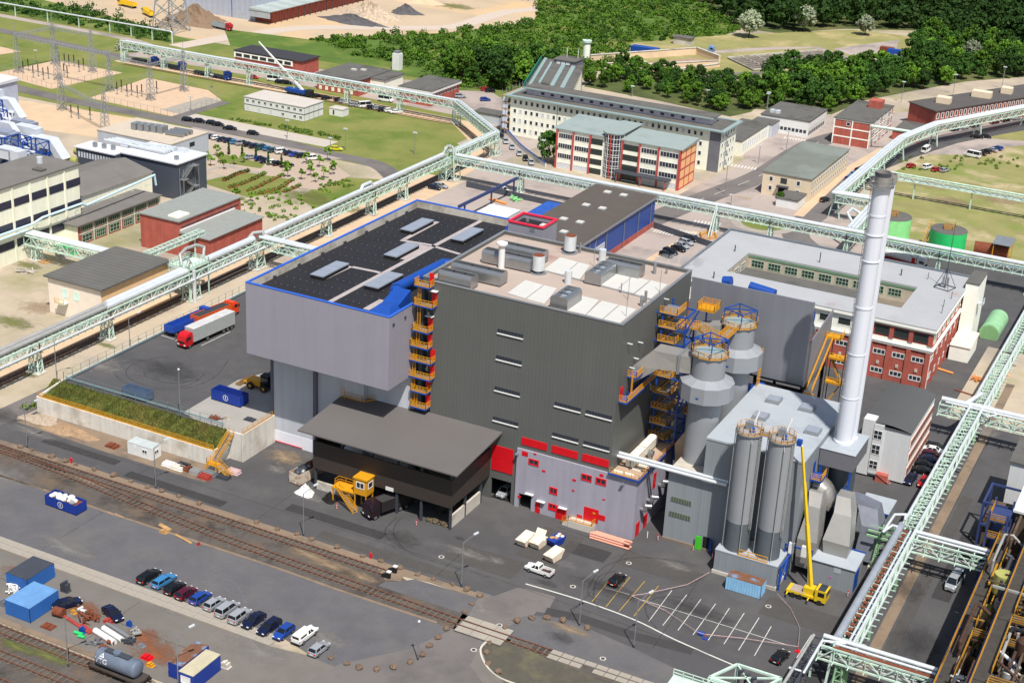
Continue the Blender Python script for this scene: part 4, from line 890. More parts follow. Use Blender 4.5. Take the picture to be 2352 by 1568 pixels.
for x, y in ((68.5,-39.8),(70.0,-38.2)): MB().cyl((x, y,4),(x, y,21),.9, n=12).build('blue_vessel', BLUE, lg)
MB().rail([(69.9,-40.5,21.4),(69.9,-39.0,21.4)],7,.1, bars=12).build('caged_ladder', YEL, lg)
# ================================================================ AIR-COOLED CONDENSER behind the reactors
ac = thing('condenser',(66,-28,0), 'large plain grey screen wall on black legs behind the reactors', 'condenser')
SCR = mat('screen_grey',(132,134,142), V,.45, streak=.07, metal=.15, var=.02, scale=.05)
MB().box(54.1,77.3,-36.3,-36.05,21.7,38.0).build('front_screen', SCR, ac)
MB().add([(77.3,-35.8,21.7),(77.3,-20.5,21.2),(77.3,-20.5,31.6),(77.3,-35.8,29.5),(77.1,-35.8,21.7),(77.1,-20.5,21.2),(77.1,-20.5,31.6),(77.1,-35.8,29.5)],[(0,1,2,3),(7,6,5,4),(3,2,6,7),(0,4,5,1)]).build('side_screen', SCR, ac)
MB().box(77.2,77.5,-36.35,-36.0,21.5,38.05).build('corner_trim', STEEL, ac)
MB().box(54.2,77.0,-36.0,-20.5,21.2,21.6).build('fan_deck', GREYST, ac)
MB().cyl((66,-32.5,33.6),(76.6,-32.5,33.6),1.5, n=16).build('steam_header', BLUE, ac)
for a, c in (((63.5,-30.5,36.3),(68.5,-30.8,35.9)),((58.6,-31.5,36.6),(60.2,-31.5,36.9))): MB().cyl(a, c,1.0, n=14).build('vent_header', BLUE, ac)
for (xa, za, xc, zc) in ((75.8,31.5,77.0,28),(75.8,31,76.5,26)): MB().bar((xa,-29, za),(xc,-29, zc),.3).build('strut', STEEL, ac)
q = MB()
for x in (68,77):
 for y in (-35.5,-21.5): q.bar((x, y,0),(x, y,21.3),.5)
for x in (56,62): q.bar((x,-35.5,0),(x,-35.5,21.3),.5)
q.build('leg', DARK, ac, split=True)
q = MB(); q.bar((68,-35.5,20.2),(77,-35.5,20.2),.5); q.bar((68,-35.5,12),(77,-35.5,20),.3); q.bar((77,-35.5,20.2),(77,-21.5,20.2),.5); q.build('brace', DARK, ac)
MB().box(77.35,79.3,-35.6,-35.3,20,20.2).build('landing', YEL, ac)
stair(ac,(78.2,-35,20.2),(78.2,-24,27.0),1.1, YEL)
MB().box(77.4,80.2,-24,-21.5,27,27.2).build('landing', YEL, ac); MB().rail([(77.4,-24,27.2),(80.2,-24,27.2),(80.2,-21.5,27.2)],1.1,.08, bars=3).build('railing', YEL, ac)
for k in range(4):
 z = 8+k*5; MB().box(78.2,81.6,-24,-21.5, z, z+.15).build('landing', YEL, ac); MB().rail([(78.2,-24, z+.15),(81.6,-24, z+.15),(81.6,-21.5, z+.15)],1.1,.08, bars=3).build('railing', YEL, ac)
 stair(ac,(78.6 if k % 2 else 81.2,-22.7, z),(81.2 if k % 2 else 78.6,-22.7, z-5 if k else 0),.8, YEL, rails=False)
q = MB()
for x in (78.3,81.5):
 for y in (-24,-21.5): q.bar((x, y,0),(x, y,27),.16)
q.build('post', GREYST, ac, split=True)

# ================================================================ OLD BRICK POWER BUILDING with atrium
ob = thing('brick_hall',(59,45,0), 'old red brick hall with cream cornices, flat grey roof and sunken courtyard', 'building')
X0, X1, Y0, Y1, Hh = 28.9,88.6,26.6,64.6,14.2
ORF = mat('pale_roof_felt',(186,188,192),1.4,.85, var=.05, scale=.1, stain=[(168,170,176),(176,150,140)], stain_s=.06, stain_w=(.6,.75))
ax0, ax1, ay0, ay1 = 38.0,79.2,35.2,51.0
b = MB(); b.box(X0, X1, Y0, Y0+.5,0,13.4); b.box(X1-.5, X1, Y0+.5, Y1,0,13.4); b.box(X0, X0+.5, Y0+.5, Y1,0,13.4); b.box(X0+.5, X1-.5, Y1-.5, Y1,0,13.4); b.build('wall', BRICK, ob)
b = MB(); b.box(X0-.6, X1+.6, Y0-.6, ay0,13.8, Hh); b.box(X0-.6, X1+.6, ay1, Y1+.6,13.8, Hh); b.box(X0-.6, ax0, ay0, ay1,13.8, Hh); b.box(ax1, X1+.6, ay0, ay1,13.8, Hh); b.build('roof', ORF, ob)
OGR = mat('roof_edge_steel',(120,130,140),1.0,.6)
b = MB(); b.box(X0-.7, X1+.7, Y1+.3, Y1+.75, Hh+.003, Hh+.5); b.box(X0-.75, X0-.3, Y0, Y1+.3, Hh+.003, Hh+.5); b.build('parapet', OGR, ob)
CRM2 = mat('cream_stone',(238,222,206),.8,.8, var=.05)
b = MB(); b.box(X0-.75, X1+.75, Y0-.75, Y0-.003,13.35,13.8); b.box(X1+.003, X1+.75, Y0-.003, Y1,13.35,13.8); b.box(X0-.3, X1+.4, Y0-.4, Y0-.003,12.9,13.34); b.build('cornice', CRM2, ob)
b = MB(); b.box(X0-.2, X1+.35, Y0-.35, Y0-.003,8.5,8.95); b.box(X0-.2, X1+.5, Y0-.5, Y0-.003,8.96,9.2); b.box(X1+.003, X1+.5, Y0-.003, Y1,8.7,9.2); b.build('string_course', CRM2, ob)
b = MB(); b.box(X0,75.4, Y0-.1, Y0-.003,9.3,12.85); b.build('attic_render', CRM2, ob)
b = MB(); b.box(75.4, X1+.05, Y0-.1, Y0-.003,9.25,10.0); b.box(X1+.003, X1+.12, Y0+.2, Y1,12.0,12.9); b.box(X1-.4, X1+.16, Y0-.16, Y0+.3,0,8.4); b.build('stone_trim', CRM2, ob)
GGL = mat('green_shade_glass',(44,50,48),.8,.2, var=.05)
for k in range(14):
 xc = 86.1-4.27*k
 if xc < 30: break
 q = MB().box(xc+1.55, xc+2.6, Y0-.3, Y0-.003,0,8.45); q.build('pilaster', BRICK, ob)
 window(ob,(xc, Y0-.1,11.5),3.1,1.9, 'y-', CRM2 if k > 2 else GREYST, GGL,1,1,.16)
 if k < 3: MB().box(xc+1.6, xc+2.55, Y0-.3, Y0-.1,10.0,12.85).build('pier', BRICK, ob)
 window(ob,(xc, Y0,6.3),2.8,1.3, 'y-', WHITE, GLASS,3,1,.18); window(ob,(xc, Y0,1.9),2.8,1.3, 'y-', WHITE, GLASS,3,1,.18)
 MB().box(xc-.3, xc+.3, Y0-.2, Y0,3.4,4.1).build('air_brick', CONC, ob)
for k in range(8):
 yc = Y0+2.6+k*4.6
 MB().box(X1+.003, X1+.3, yc+1.6, yc+2.6,0,8.6).build('pilaster', BRICK, ob)
 window(ob,(X1, yc,11.0),2.6,2.0, 'x+', CRM2, GGL,1,1,.25); window(ob,(X1, yc,6.4),2.4,1.4, 'x+', WHITE, GLASS,3,1,.18); window(ob,(X1, yc,2.2),2.4,1.4, 'x+', WHITE, GLASS,3,1,.18)
MB().box(ax0, ax1, ay0, ay1,9.7,9.8).build('courtyard_floor', mat('mossy_felt',(136,126,112),1.35,.9, var=.15, scale=.4), ob)
MB().box(ax0+.5, ax1-8, ay0+7.5, ay0+13.2,9.8,11.4).build('courtyard_rooflight', ROOFG, ob)
b = MB(); b.box(ax0-.3, ax1+.3, ay1, ay1+.3,8,13.8); b.box(ax0-.3, ax0, ay0, ay1,8,13.8); b.box(ax1, ax1+.3, ay0, ay1,8,13.8); b.box(ax0, ax1, ay0-.3, ay0,8,13.8); b.build('courtyard_wall', mat('courtyard_plaster',(176,166,148),.9,.85, var=.12, streak=.15), ob)
MINTF = mat('mint_window_frame',(150,178,156),.9,.5)
for k in range(9):
 window(ob,(ax0+2.6+k*4.2, ay1,11.8),3.2,1.9, 'y-', MINTF, GGL,4,2,.14)
for k in range(3): window(ob,(ax0, ay0+3+k*4.6,11.8),3.2,1.9, 'x+', WHITE, GGL,4,2,.14)
MB().box(ax0, ax1, ay1-.12, ay1-.01,13.2,13.8).build('courtyard_fascia', mat('green_fascia',(100,130,104),.9,.6), ob)
for px, py in ((520,845),): p = G(*u4(px, py), Hh); MB().cyl(p, p+Vector((0,0,2.6)),.12, n=6).build('vent_pipe', GREYST, ob)
for kk, px in ((u3,(2190,960)),(u3,(2025,745)),(u3,(1835,985)),(u4,(1250,960))): p = G(*kk(*px),9.8 if px == (2190,960) else Hh); MB().cyl(p, p+Vector((0,0,1.6)),.15, n=6).build('vent_pipe', GREYST, ob)
ms = thing('radio_mast', tuple(G(*u4(1640,1070), Hh)), 'thin lattice radio mast with guy frame on the brick hall roof', 'mast')
p = G(*u4(1640,1070), Hh); MB().cyl(p, p+Vector((0,0,16)),.12,.05,6).build('pole', GREYST, ms)
q = MB()
for a in range(4):
 f_ = p+Vector((2.6*cos(a*pi/2+.5),2.6*sin(a*pi/2+.5),.1)); q.bar(f_, p+Vector((0,0,5)),.12); q.bar(f_, p+Vector((2.6*cos(a*pi/2+2.07),2.6*sin(a*pi/2+2.07),.1)),.15)
q.build('tripod', GREYST, ms)
for s in (-1,1): MB().box(p.x+s*.5-.25, p.x+s*.5+.25, p.y-.3, p.y+.2, Hh+1, Hh+2.6).build('antenna', STEEL, ms)
for px in ((1490,995),(1700,1170),(1630,1240),(1615,1300)): q = G(*u4(*px), Hh); MB().bar(q, q+Vector((0,0,1.8)),.12).build('bracket', GREYST, ms)
tw = thing('stair_tower',(91,62,0), 'narrow cream rendered tower standing at the end of the brick hall', 'tower')
MB().box(89.0,92.0,56.5,66.5,0,15.6).build('wall', CRM2, tw); MB().box(88.9,92.1,56.4,66.6,15.603,15.9).build('roof', ROOFG, tw); MB().box(92.0,93.4,58,60,10.5,10.7).build('balcony', PIPEW, tw); MB().rail([(92,58,10.7),(93.3,58,10.7),(93.3,60,10.7)],1.1,.08).build('railing', PIPEW, tw)
an = thing('lean_to',(92,50,0), 'small cream lean-to shed below the narrow tower', 'shed'); MB().box(89.3,93.8,46.8,56.4,0,3.6).build('wall', CRM2, an); MB().prism([(89.2,46.6),(94,46.6),(94,56.45),(89.2,56.45)],3.603,[3.7,3.7,4.3,4.3]).build('roof', mat('cream_roof',(240,232,214),1.3,.7), an)
# ================================================================ WHITE CORRUGATED BUILDING
wb = thing('corrugated_building',(91,-12,0), 'white corrugated office block with dark roof next to the chimney', 'building')
CORR = mat('white_corrugated',(206,208,210),.98,.5, var=.03, rib=.55, ribamt=.1, streak=.06)
MB().box(86.4,95.5,-22,-1.2,.4,10.9).build('wall', CORR, wb); MB().box(88.6,90.5,-22.4,-22.003,1.0,11.4).build('stair_bay', CORR, wb)
MB().box(86.4,88.6,-22.3,-19.6,.4,11.9).build('stair_block', CORR, wb)
q = MB(); secs = []
for i in range(9):
 t = i/8; secs.append([(86.2+(9.5)*t,-22.2,11.0+.7*sin(pi*t)),(86.2+9.5*t,-1.0,11.0+.7*sin(pi*t))])
for a, c in zip(secs, secs[1:]): q.add(a+c,[(0,2,3,1)], True)
q.box(86.2,95.7,-22.2,-1.0,10.9,11.0); q.build('roof', mat('dark_roof_sheet',(92,93,94),1.35,.8, var=.06, scale=.1, fine=.08), wb)
for z0_, z1_ in ((8.3,10.2),(5.1,7.2),(2.0,3.8)): window(wb,(89.5,-22.4,(z0_+z1_)/2),1.7, z1_-z0_, 'y-', WHITE, GLASS,2,2,.12)
PNK = mat('pink_window_band',(222,190,178),.85,.7, var=.05)
for z in (2.3,5.3,8.3):
 MB().box(95.503,95.6,-21.2,-1.8, z-1.0, z+1.0).build('window_band', PNK, wb)
 for k in range(10): window(wb,(95.6,-20.2+k*1.95, z),1.5,1.3, 'x+', mat('brown_frame',(120,84,74), V), GLASS,2,1,.12)
MB().box(90.4,92.6,-23.3,-22.01,0,1.6).build('entrance_plinth', BRICK, wb); stair(wb,(90.6,-22.9,1.6),(93.4,-22.9,.05),1.0, BRICK, rails=False)
# ================================================================ OTHER BUILDINGS
def bldg(name, label, x0, x1, y0, y1, h, wallm, roofm, over=.2, pitch=None, cat='building', rt=.3):
 t = thing(name,((x0+x1)/2,(y0+y1)/2,0), label, cat)
 MB().box(x0, x1, y0, y1,0, h).build('wall', wallm, t)
 P = [(x0-over, y0-over),(x1+over, y0-over),(x1+over, y1+over),(x0-over, y1+over)]
 if pitch: MB().prism(P,[h+.003+v for v in pitch],[h+rt+v for v in pitch]).build('roof', roofm, t)
 else: MB().prism(P, h+.003, h+rt).build('roof', roofm, t)
 return t
GAQ = mat('aqua_roof_edge',(150,170,170),1.25,.6, var=.05)
A = bldg('long_office', 'long cream office block with rows of small windows and grey attic roof',-83.5,-8.5,161.2,176.0,13.3, CREAM, ROOFG,.0, rt=.35)
b = MB(); b.box(-85,-7,159.6,161.2,13.3,13.75); b.box(-85,-7,176,177.4,13.3,13.75); b.box(-85,-83.5,161.2,176,13.3,13.75); b.box(-8.5,-7,161.2,176,13.3,13.75); b.build('eaves', GAQ, A)
MB().box(-80,-14,166,172,13.66,15.7).build('attic', mat('lilac_attic',(196,190,200),.85,.7), A); MB().box(-81,-13,165.2,172.8,15.703,16.0).build('attic_roof', ROOFG, A)
b = MB(); b.box(-81.2,-12.8,164.6,165.2,15.7,16.05); b.build('attic_edge', GAQ, A)
for k in range(16):
 window(A,(-74+k*3.6,166,14.6),1.2,.8, 'y-', GREYST, GLASS,1,1,.08)
MB().box(-12.2,-8.48,161.0,161.197,0,13.3).build('stair_cladding', mat('charcoal_flat',(96,96,104),.8,.6), A)
random.seed(3)
BLIND = mat('window_blind',(186,190,196),.9,.5, var=.05)
for k in range(33):
 for f in range(4):
  x = -81.7+k*2.08
  if x > -13: continue
  window(A,(x,161.2,11.6-f*3.15),1.15,1.55, 'y-', WHITE, BLIND if random.random() < .16 else GLASS,1,1,.16)
for k in range(5):
 for f in range(4): window(A,(-8.5,163+k*2.6,11.6-f*3.15),1.2,1.5, 'x+', WHITE, GLASS,1,1,.16)
for k in range(4): MB().cyl((-8.1,166+k*.01,2+k*3),(-7.4,166,2+k*3),.5, n=8).build('air_unit', STEEL, A)
b = MB()
for x in (-66,-48,-30): b.box(x-.06, x+.06,161.1,161.2,0,13.3)
b.build('downpipe', GREYST, A, split=True)
Wg = thing('office_wing',(-84,195,0), 'rear wing of the cream office with grey stepped roof and dark stair block', 'building')
WP = [(-84.2,176.3),(-98.8,220.5),(-84.8,222),(-70,178),(-70,176.3)]
MB().prism(WP,0,13.3).build('wall', CREAM, Wg); MB().prism([(-85.6,176.2),(-100.4,221),(-84.4,223),(-69,178),(-69,176.2)],13.303,13.65).build('roof', ROOFG, Wg)
def wq(u, v): return (Vector((-85.2,177.6))*(1-v)+Vector((-100,221))*v)*(1-u)+(Vector((-69.4,177.6))*(1-v)+Vector((-84.4,222.5))*v)*u
for ua, ub, va, vb, zt in ((.0,.07,0,1,14.0),(.2,.26,.1,.86,14.2),(.5,.6,.05,.84,14.4),(.75,.85,.02,.8,14.4)):
 MB().prism([wq(ua, va), wq(ub, va), wq(ub, vb), wq(ua, vb)],13.653, zt).build('roof_strip', GAQ, Wg)
MB().prism([wq(.27,.1), wq(.49,.1), wq(.49,.84), wq(.27,.84)],13.653,14.1).build('roof_ridge', ROOFG, Wg)
MB().box(-93,-84.6,214,222,0,15.4).build('stair_block', mat('charcoal_flat'), Wg); MB().box(-93.3,-84.3,213.7,222.3,15.403,15.7).build('block_roof', ROOFG, Wg)
for k in range(3): window(Wg,(-91+k*1.9,214,14.6),1.4,1.0, 'y-', WHITE, BLIND,1,1,.12)
for dx in (-90.5,-86): MB().cyl((dx,220,15.7),(dx,220,19),.12, n=6).build('aerial', WHITE, Wg)
scf = thing('scaffold',(-85.5,166,0), 'grey scaffold with green netting wrapping the office gable', 'scaffold')
for f in range(6): MB().box(-86.6,-84.2,161,176,1.6+f*2.3,1.75+f*2.3).build('deck', WOOD, scf)
b = MB()
for x in (-86.6,-85.1):
 for k in range(7): b.bar((x,161+k*2.5,0),(x,161+k*2.5,15.2),.12)
b.build('standard', STEEL, scf, split=True)
for f in range(5): MB().box(-86.2,-84.4,160.95,161.0,2.0+f*2.3,3.5+f*2.3).build('sheet', mat('plastic_sheet',(190,198,214),.95,.5, var=.1), scf)
MB().prism([(-86.6,177),(-101.4,221),(-101.2,221.1),(-86.4,177.1)],6,14.6).build('green_net', mat('green_net',(40,120,100),.9,.8, var=.2), scf)
B = thing('red_frame_office',(-33,141,0), 'cream office with red frame columns, ribbon windows and glazed stair tower', 'building')
RD = mat('red_oxide_frame',(168,70,66),.85,.6, var=.06)
MB().box(-53.2,-37.2,134.5,151.5,0,12.6).build('left_wall', CREAM, B); MB().box(-31.5,-11.8,134.5,147.5,0,12.6).build('right_wall', CREAM, B); MB().box(-37.2,-31.5,138.5,150,0,12.6).build('link_wall', CREAM, B)
AQR = mat('aqua_grey_roof',(160,174,172),1.35,.8, var=.06, scale=.1, stain=(146,160,160), stain_s=.08)
MB().prism([(-54.4,134),(-36.8,134),(-36.8,152.5),(-54.4,152.5)],12.6,[12.9,12.9,13.6,13.6]).build('left_roof', AQR, B); MB().prism([(-31.6,134),(-11.2,134),(-11.2,148.5),(-31.6,148.5)],12.6,[12.9,12.9,13.6,13.6]).build('right_roof', AQR, B)
b = MB(); n = 10; tw_c = (-34.4,136.2)
b.lathe((*tw_c,0),[(3.0,0),(3.0,14.2)],10, sm=False); b.box(-37.2,-31.6,136.2,150,12.6,14.2); b.build('stair_tower', GLASS, B)
b = MB()
for j in range(10):
 a = 2*pi*j/10; x, y = tw_c[0]+3.06*cos(a), tw_c[1]+3.06*sin(a); b.bar((x, y,0),(x, y,14.2),.16)
 a2 = 2*pi*(j+1)/10
 for z in (.6,2.2,3.4,4.1,5.6,6.9,7.6,9.1,10.4,11.1,12.6,13.9): b.bar((x, y, z),(tw_c[0]+3.06*cos(a2), tw_c[1]+3.06*sin(a2), z),.11)
 am = (a+a2)/2; b.bar((tw_c[0]+2.95*cos(am), tw_c[1]+2.95*sin(am),0),(tw_c[0]+2.95*cos(am), tw_c[1]+2.95*sin(am),14),.09)
b.build('tower_frame', WHITE, B); MB().bar((-34.4,133.1,0),(-34.4,133.1,14.2),.3).build('tower_column', RD, B)
MB().prism([(-38,140),(-38,134.8),(-36.2,133),(-32.6,133),(-31,134.8),(-31,150.5),(-38,150.5)],14.203,14.5).build('tower_roof', AQR, B)
for x in (-53.2,-47.6,-41.8,-30.9,-25.2,-18.9,-12.0): MB().box(x-.25, x+.25,134.1,134.497,0,12.55).build('frame_column', RD, B)
for z0_ in (10.6,7.4,4.2,1.2):
 for xa, xb in ((-52.9,-47.9),(-47.3,-42.1),(-24.9,-19.2),(-18.6,-12.3)):
  window(B,((xa+xb)/2,134.5, z0_), xb-xa-.3,1.7, 'y-', WHITE, GLASS if z0_ > 3 else BLIND,6,1,.12)
 for xa, xb in ((-41.5,-37.6),(-30.6,-25.6)): MB().box(xa, xb,134.42,134.5, z0_-.9, z0_+.9).build('green_glazing', GGL, B)
OR = mat('orange_panel',(222,170,120),.85,.7, var=.05)
for k in range(3):
 for f in range(4): MB().box(-11.797,-11.7,135+k*4.2,138.9+k*4.2,.4+f*3.1,3.3+f*3.1).build('orange_panel', OR, B)
b = MB()
for k in range(4): b.box(-11.797,-11.6,134.6+k*4.2,134.95+k*4.2,0,12.5)
for f in range(5): b.box(-11.69,-11.58,134.6,147.4,.05+f*3.1,.35+f*3.1)
b.build('gable_frame', RD, B, split=True)
MB().prism([(-32,131),(-14,131),(-14,134.45),(-32,134.45)],3.0,3.3).build('entrance_canopy', GREYST, B)
for x in (-31,-23,-15): MB().bar((x,131.3,0),(x,131.3,3),.2).build('canopy_post', RD, B)
C_ = bldg('beige_office', 'two-storey beige brick office with grey-green roof beside the street',10.5,25.6,147.8,190,6.9, mat('beige_brick',(198,182,158),.82,.85, var=.06, fine=.1), mat('greygreen_roof',(126,132,124),1.35,.85, var=.08, scale=.15, stain=(140,146,140)),.3)
for z in (5.1,2.2):
 for x in (13.2,21.8): window(C_,(x,147.8, z),1.3,1.7, 'y-', WHITE, GLASS,1,1,.2)
 window(C_,(17.2,147.8, z),2.0,1.7, 'y-', GREYST, GLASS,3,1,.12)
 for k in range(17): window(C_,(25.6,150+k*2.35, z),1.2,1.5, 'x+', WHITE, GLASS,1,1,.2)
MB().box(15.4,19,146.2,147.79,3.3,3.6).build('porch_roof', GREYST, C_); MB().box(15.8,18.6,147.7,147.79,0,2.8).build('porch_door', DARK, C_)
an2 = bldg('low_annex', 'low white lean-to with grey roof in front of beige office',18.5,25.0,137.5,146.5,2.6, WHITE, ROOFG,.2)
D_ = bldg('striped_brick_block', 'three-storey red brick block with cream floor bands',11.6,24.4,221.5,252,8.9, BRICK, ROOFG,.3)
for z in (2.9,5.9,8.75): MB().box(11.5,24.5,221.4,221.497, z-.25, z+.15).build('band', CRM2, D_); MB().box(24.403,24.5,221.4,252, z-.25, z+.15).build('band', CRM2, D_)
for x in (11.5,17.8,24.1): MB().box(x, x+.4,221.3,221.399,0,8.9).build('pier', CRM2, D_)
for k in range(6): MB().box(24.51,24.62,222+k*5.4,222.5+k*5.4,0,8.9).build('pier', CRM2, D_)
for k in range(5):
 for z in (1.5,4.5,7.4): window(D_,(24.5,225.2+k*5.4, z),3.6,1.5, 'x+', WHITE, BLIND if k % 2 else GLASS,4,1,.16)
window(D_,(16.6,221.4,7.4),1.4,1.4, 'y-', WHITE, GLASS,1,1,.14); MB().box(17.5,22,243,248,9.203,11.8).build('penthouse', BRICK, D_)
E1 = bldg('white_range', 'low white hall with a band of small windows near the tree line',-15,-5.4+8,222.5,245,5.6, WHITE, ROOFG,.2)
for k in range(12): window(E1,(-14+k*1.4,222.5,2.0),1.0,1.1, 'y-', GREYST, GLASS,1,1,.1)
for k in range(9): window(E1,(2.6,224+k*2.2,1.4),1.4,1.2, 'x+', GREYST, GLASS,1,1,.1)
for k in range(9): window(E1,(2.6,224+k*2.2,4.0),1.6,1.5, 'x+', WHITE, BLIND,4,2,.1)
for x in (-13,-11): MB().box(x, x+1.5,226,228,5.9,6.9).build('roof_unit', PIPEW, E1)
E2 = bldg('glazed_range', 'low cream range with tall narrow windows facing the street',-19,-9.0,184.5,214,4.9, CREAM, ROOFG,.2)
for k in range(11): window(E2,(-9,187+k*2.4,2.5),1.5,2.6, 'x+', WHITE, BLIND,2,2,.14)
E3 = bldg('grey_link', 'grey link building between the two low white ranges',-16,-8,214.2,222.3,4.4, PALEW, ROOFG,.1)
F_ = thing('long_brick_hall',(55,300,0), 'long low brick hall with dark roof at the right edge', 'building')
P = [(26.8,267.7),(38.2,259.5),(72,326),(62,336)]
MB().prism(P,0,7.6).build('wall', BRICK, F_); MB().prism([(26.2,267.6),(38.3,258.7),(73,327),(62,337)],7.603,8.0).build('roof', mat('dark_felt',(94,90,88),1.35,.9, var=.1, scale=.2), F_)
ang = atan2(326-259.5,72-38.2)
dv = Vector((72-38.2,326-259.5,0)).normalized()
for k in range(28):
 p = Vector((38.2,259.5,5.9))+dv*(1.4+k*2.55); window(F_, p+Vector((dv.y,-dv.x,0))*.02,1.5,2.4, ang, WHITE, GLASS,1,1,.3)
for a, s in ((8,5),(30,7),(45,4)):
 p = Vector((34,267,0))+dv*a; MB().box(p.x-s/2, p.x+s/2, p.y-2, p.y+2,8,10.2).build('roof_housing', mat('beige_brick'), F_)
F2 = bldg('grey_shed', 'low shed with flat grey roof between the brick blocks',28,37,240,257,3.0, BRICK, ROOFG,.2)
G_ = thing('portacabin_block',(-159,138,0), 'two-storey white portacabin office on the lawn', 'building')
MB().box(-171.8,-147,132,143.6,0.15,2.45).build('lower_row', WHITE, G_); MB().box(-171.8,-147,132,143.6,2.6,4.95).build('upper_row', WHITE, G_)
MB().box(-171.9,-146.9,131.9,143.7,2.453,2.597).build('joint', GREYST, G_); MB().box(-172,-146.8,131.8,143.8,4.953,5.15).build('roof', mat('cabin_roof',(214,206,198),1.35,.7, var=.06, scale=.3), G_)
for k in range(10):
 window(G_,(-170.4+k*2.45,132,3.9),1.2,1.0, 'y-', WHITE, GLASS,2,1,.1)
 if k % 2 == 0 or k > 7: window(G_,(-170.4+k*2.45,132,1.4),1.2,1.0, 'y-', WHITE, GLASS if k > 4 else BLIND,2,1,.1)
for k in range(4): MB().box(-147+.003,-146.93,132+k*2.9,132.12+k*2.9,.15,4.95).build('module_joint', STEEL, G_)
G2 = bldg('small_cabin', 'small single white cabin beside the two-storey portacabins',-145.8,-140.4,145.6,149.6,2.3, WHITE, mat('cabin_roof'),.1)
window(G2,(-144,145.6,1.2),.9,1.8, 'y-', WHITE, GLASS,1,1,.1)
H_ = bldg('dark_roof_brick_hall', 'brick hall with black flat roof behind the slim white crane jib',-217,-186,187.5,199,5.6, BRICK, mat('black_felt',(62,62,68),1.35,.85, var=.08),.5)
MB().box(-217.3,-190,187.2,187.497,3.2,5.3).build('window_rail', CRM2, H_)
for k in range(7): window(H_,(-215+k*3.8,187.2,4.2),3.3,1.6, 'y-', CREAM, GLASS,1,1,.15)
I_ = bldg('brick_workshop', 'brick workshop with cream panels and patched grey roof beyond the pipe bridge',-170,-152,174,196,5.8, BRICK, ROOFG,.6)
MB().box(-151.9,-146,182,195.5,0,5.5).build('cream_extension', CREAM, I_); MB().box(-152,-145.5,181.6,196,5.503,5.8).build('extension_roof', ROOFG, I_)
for k in range(6): MB().box(-169+k*2.7,-167.8+k*2.7,173.9,173.997,.4,1.8).build('panel', CREAM, I_)
for x, y in ((-163,186),(-160,188)): MB().box(x, x+2, y, y+1.4,6.1,6.6).build('rooflight', PAN, I_)
J_ = bldg('brick_canteen', 'low brick block with white fascia and grey roof right of the workshop',-136.5,-123.6,177.5,198.5,5.5, BRICK, ROOFG,.6)
MB().box(-137.2,-123,176.8,199.2,4.7,5.48).build('fascia', WHITE, J_)
for k in range(7): window(J_,(-123.6,180+k*2.6,3.6),1.6,1.0, 'x+', WHITE, GLASS,1,1,.1)
window(J_,(-131,177.5,1.6),2.4,2.2, 'y-', WHITE, GLASS,2,1,.16)
J2 = bldg('grey_garage', 'small grey garage with dark roof left of the cream office',-102,-92,178-8,184-8,3.2, PALEW, ROOFG,.3)
K_ = thing('far_warehouse',(-270,290,0), 'grey-blue warehouse with long brick loading side at the top of the picture', 'warehouse')
MB().box(-302,-262.5,263,320,0,13).build('wall', mat('blue_grey_sheet',(158,164,178),.85,.6, var=.05, rib=3, ribamt=.2), K_); MB().prism([(-303,262),(-262,262),(-262,321),(-303,321)],13.003,[13.3]*4).build('roof', ROOFG, K_)
MB().box(-262.4,-254,264,345,0,5.2).build('loading_side', BRICK, K_); MB().prism([(-263,259),(-251.5,259),(-251.5,346),(-263,346)],5.6,[6.6,5.9,5.9,6.6]).build('loading_roof', mat('pale_sheet_roof',(186,198,196),1.35,.7, var=.08, rib=9, ribdir=(0,1,0), ribamt=.4), K_)
MB().box(-263,-251.8,259.2,259.5,2.8,5.9).build('gable', FRF, K_)
for k in range(18): MB().bar((-252.2,264+k*4.5,0),(-252.2,264+k*4.5,5.8),.25).build('post', GREYST, K_)
for k, x in enumerate((-275,-271)): MB().box(x, x+2.2,262.9,262.997,0,2.6).build('door', FRF, K_)
MB().box(-275.1,-274.8,262.85,262.997,0,13).build('downpipe', BLUE, K_)
L_ = thing('dark_lab_building',(-142,45,0), 'dark charcoal laboratory block with white roof and outside stair', 'building')
ANT = mat('anthracite_panel',(62,68,80), V,.45, var=.03)
MB().box(-160.5,-146,36,42.5,0,10.2).build('west_wall', ANT, L_); MB().box(-145.9,-125.9,38.5,51.5,0,10.4).build('wall', ANT, L_)
WR = mat('white_roof_sheet',(226,228,236),1.3,.6, var=.05)
MB().box(-161,-145.9,35.5,43,10.203,10.5).build('west_roof', WR, L_); MB().box(-146.4,-125.5,38,52,10.403,10.75).build('roof', WR, L_)
for k in range(13): window(L_,(-159.4+k*1.02,36,8.4),.8,1.9, 'y-', ANT, BLIND,1,1,.06)
for k in range(3):
 for z in (5.6,2.2): window(L_,(-143+k*2.0,38.5, z),1.3,1.7, 'y-', ANT, BLIND,2,1,.12)
for x, y in ((-156,38),(-153,38.4),(-150,38.8),(-129,41)): MB().box(x, x+1.0, y, y+1.0,10.5,11.9).build('roof_vent', STEEL, L_)
for k in range(6): MB().box(-150+k*3.4,-147.4+k*3.4,43+k*.9,45+k*.9,10.76,12.0).build('air_handler', PIPEW, L_)
for k in range(4): MB().cyl((-156+k*.5,43.2+k*1.1,11.6),(-134,43.2+k*1.1,11.6),.35, n=8).build('roof_pipe', PIPEW, L_)
L2 = bldg('grey_lab_wing', 'light grey flat-roofed wing with silver ventilation units behind the dark lab',-172,-144,58,76,8.6, PALEW, mat('beige_gravel_roof',(214,200,182),1.4,.9, var=.06),.1)
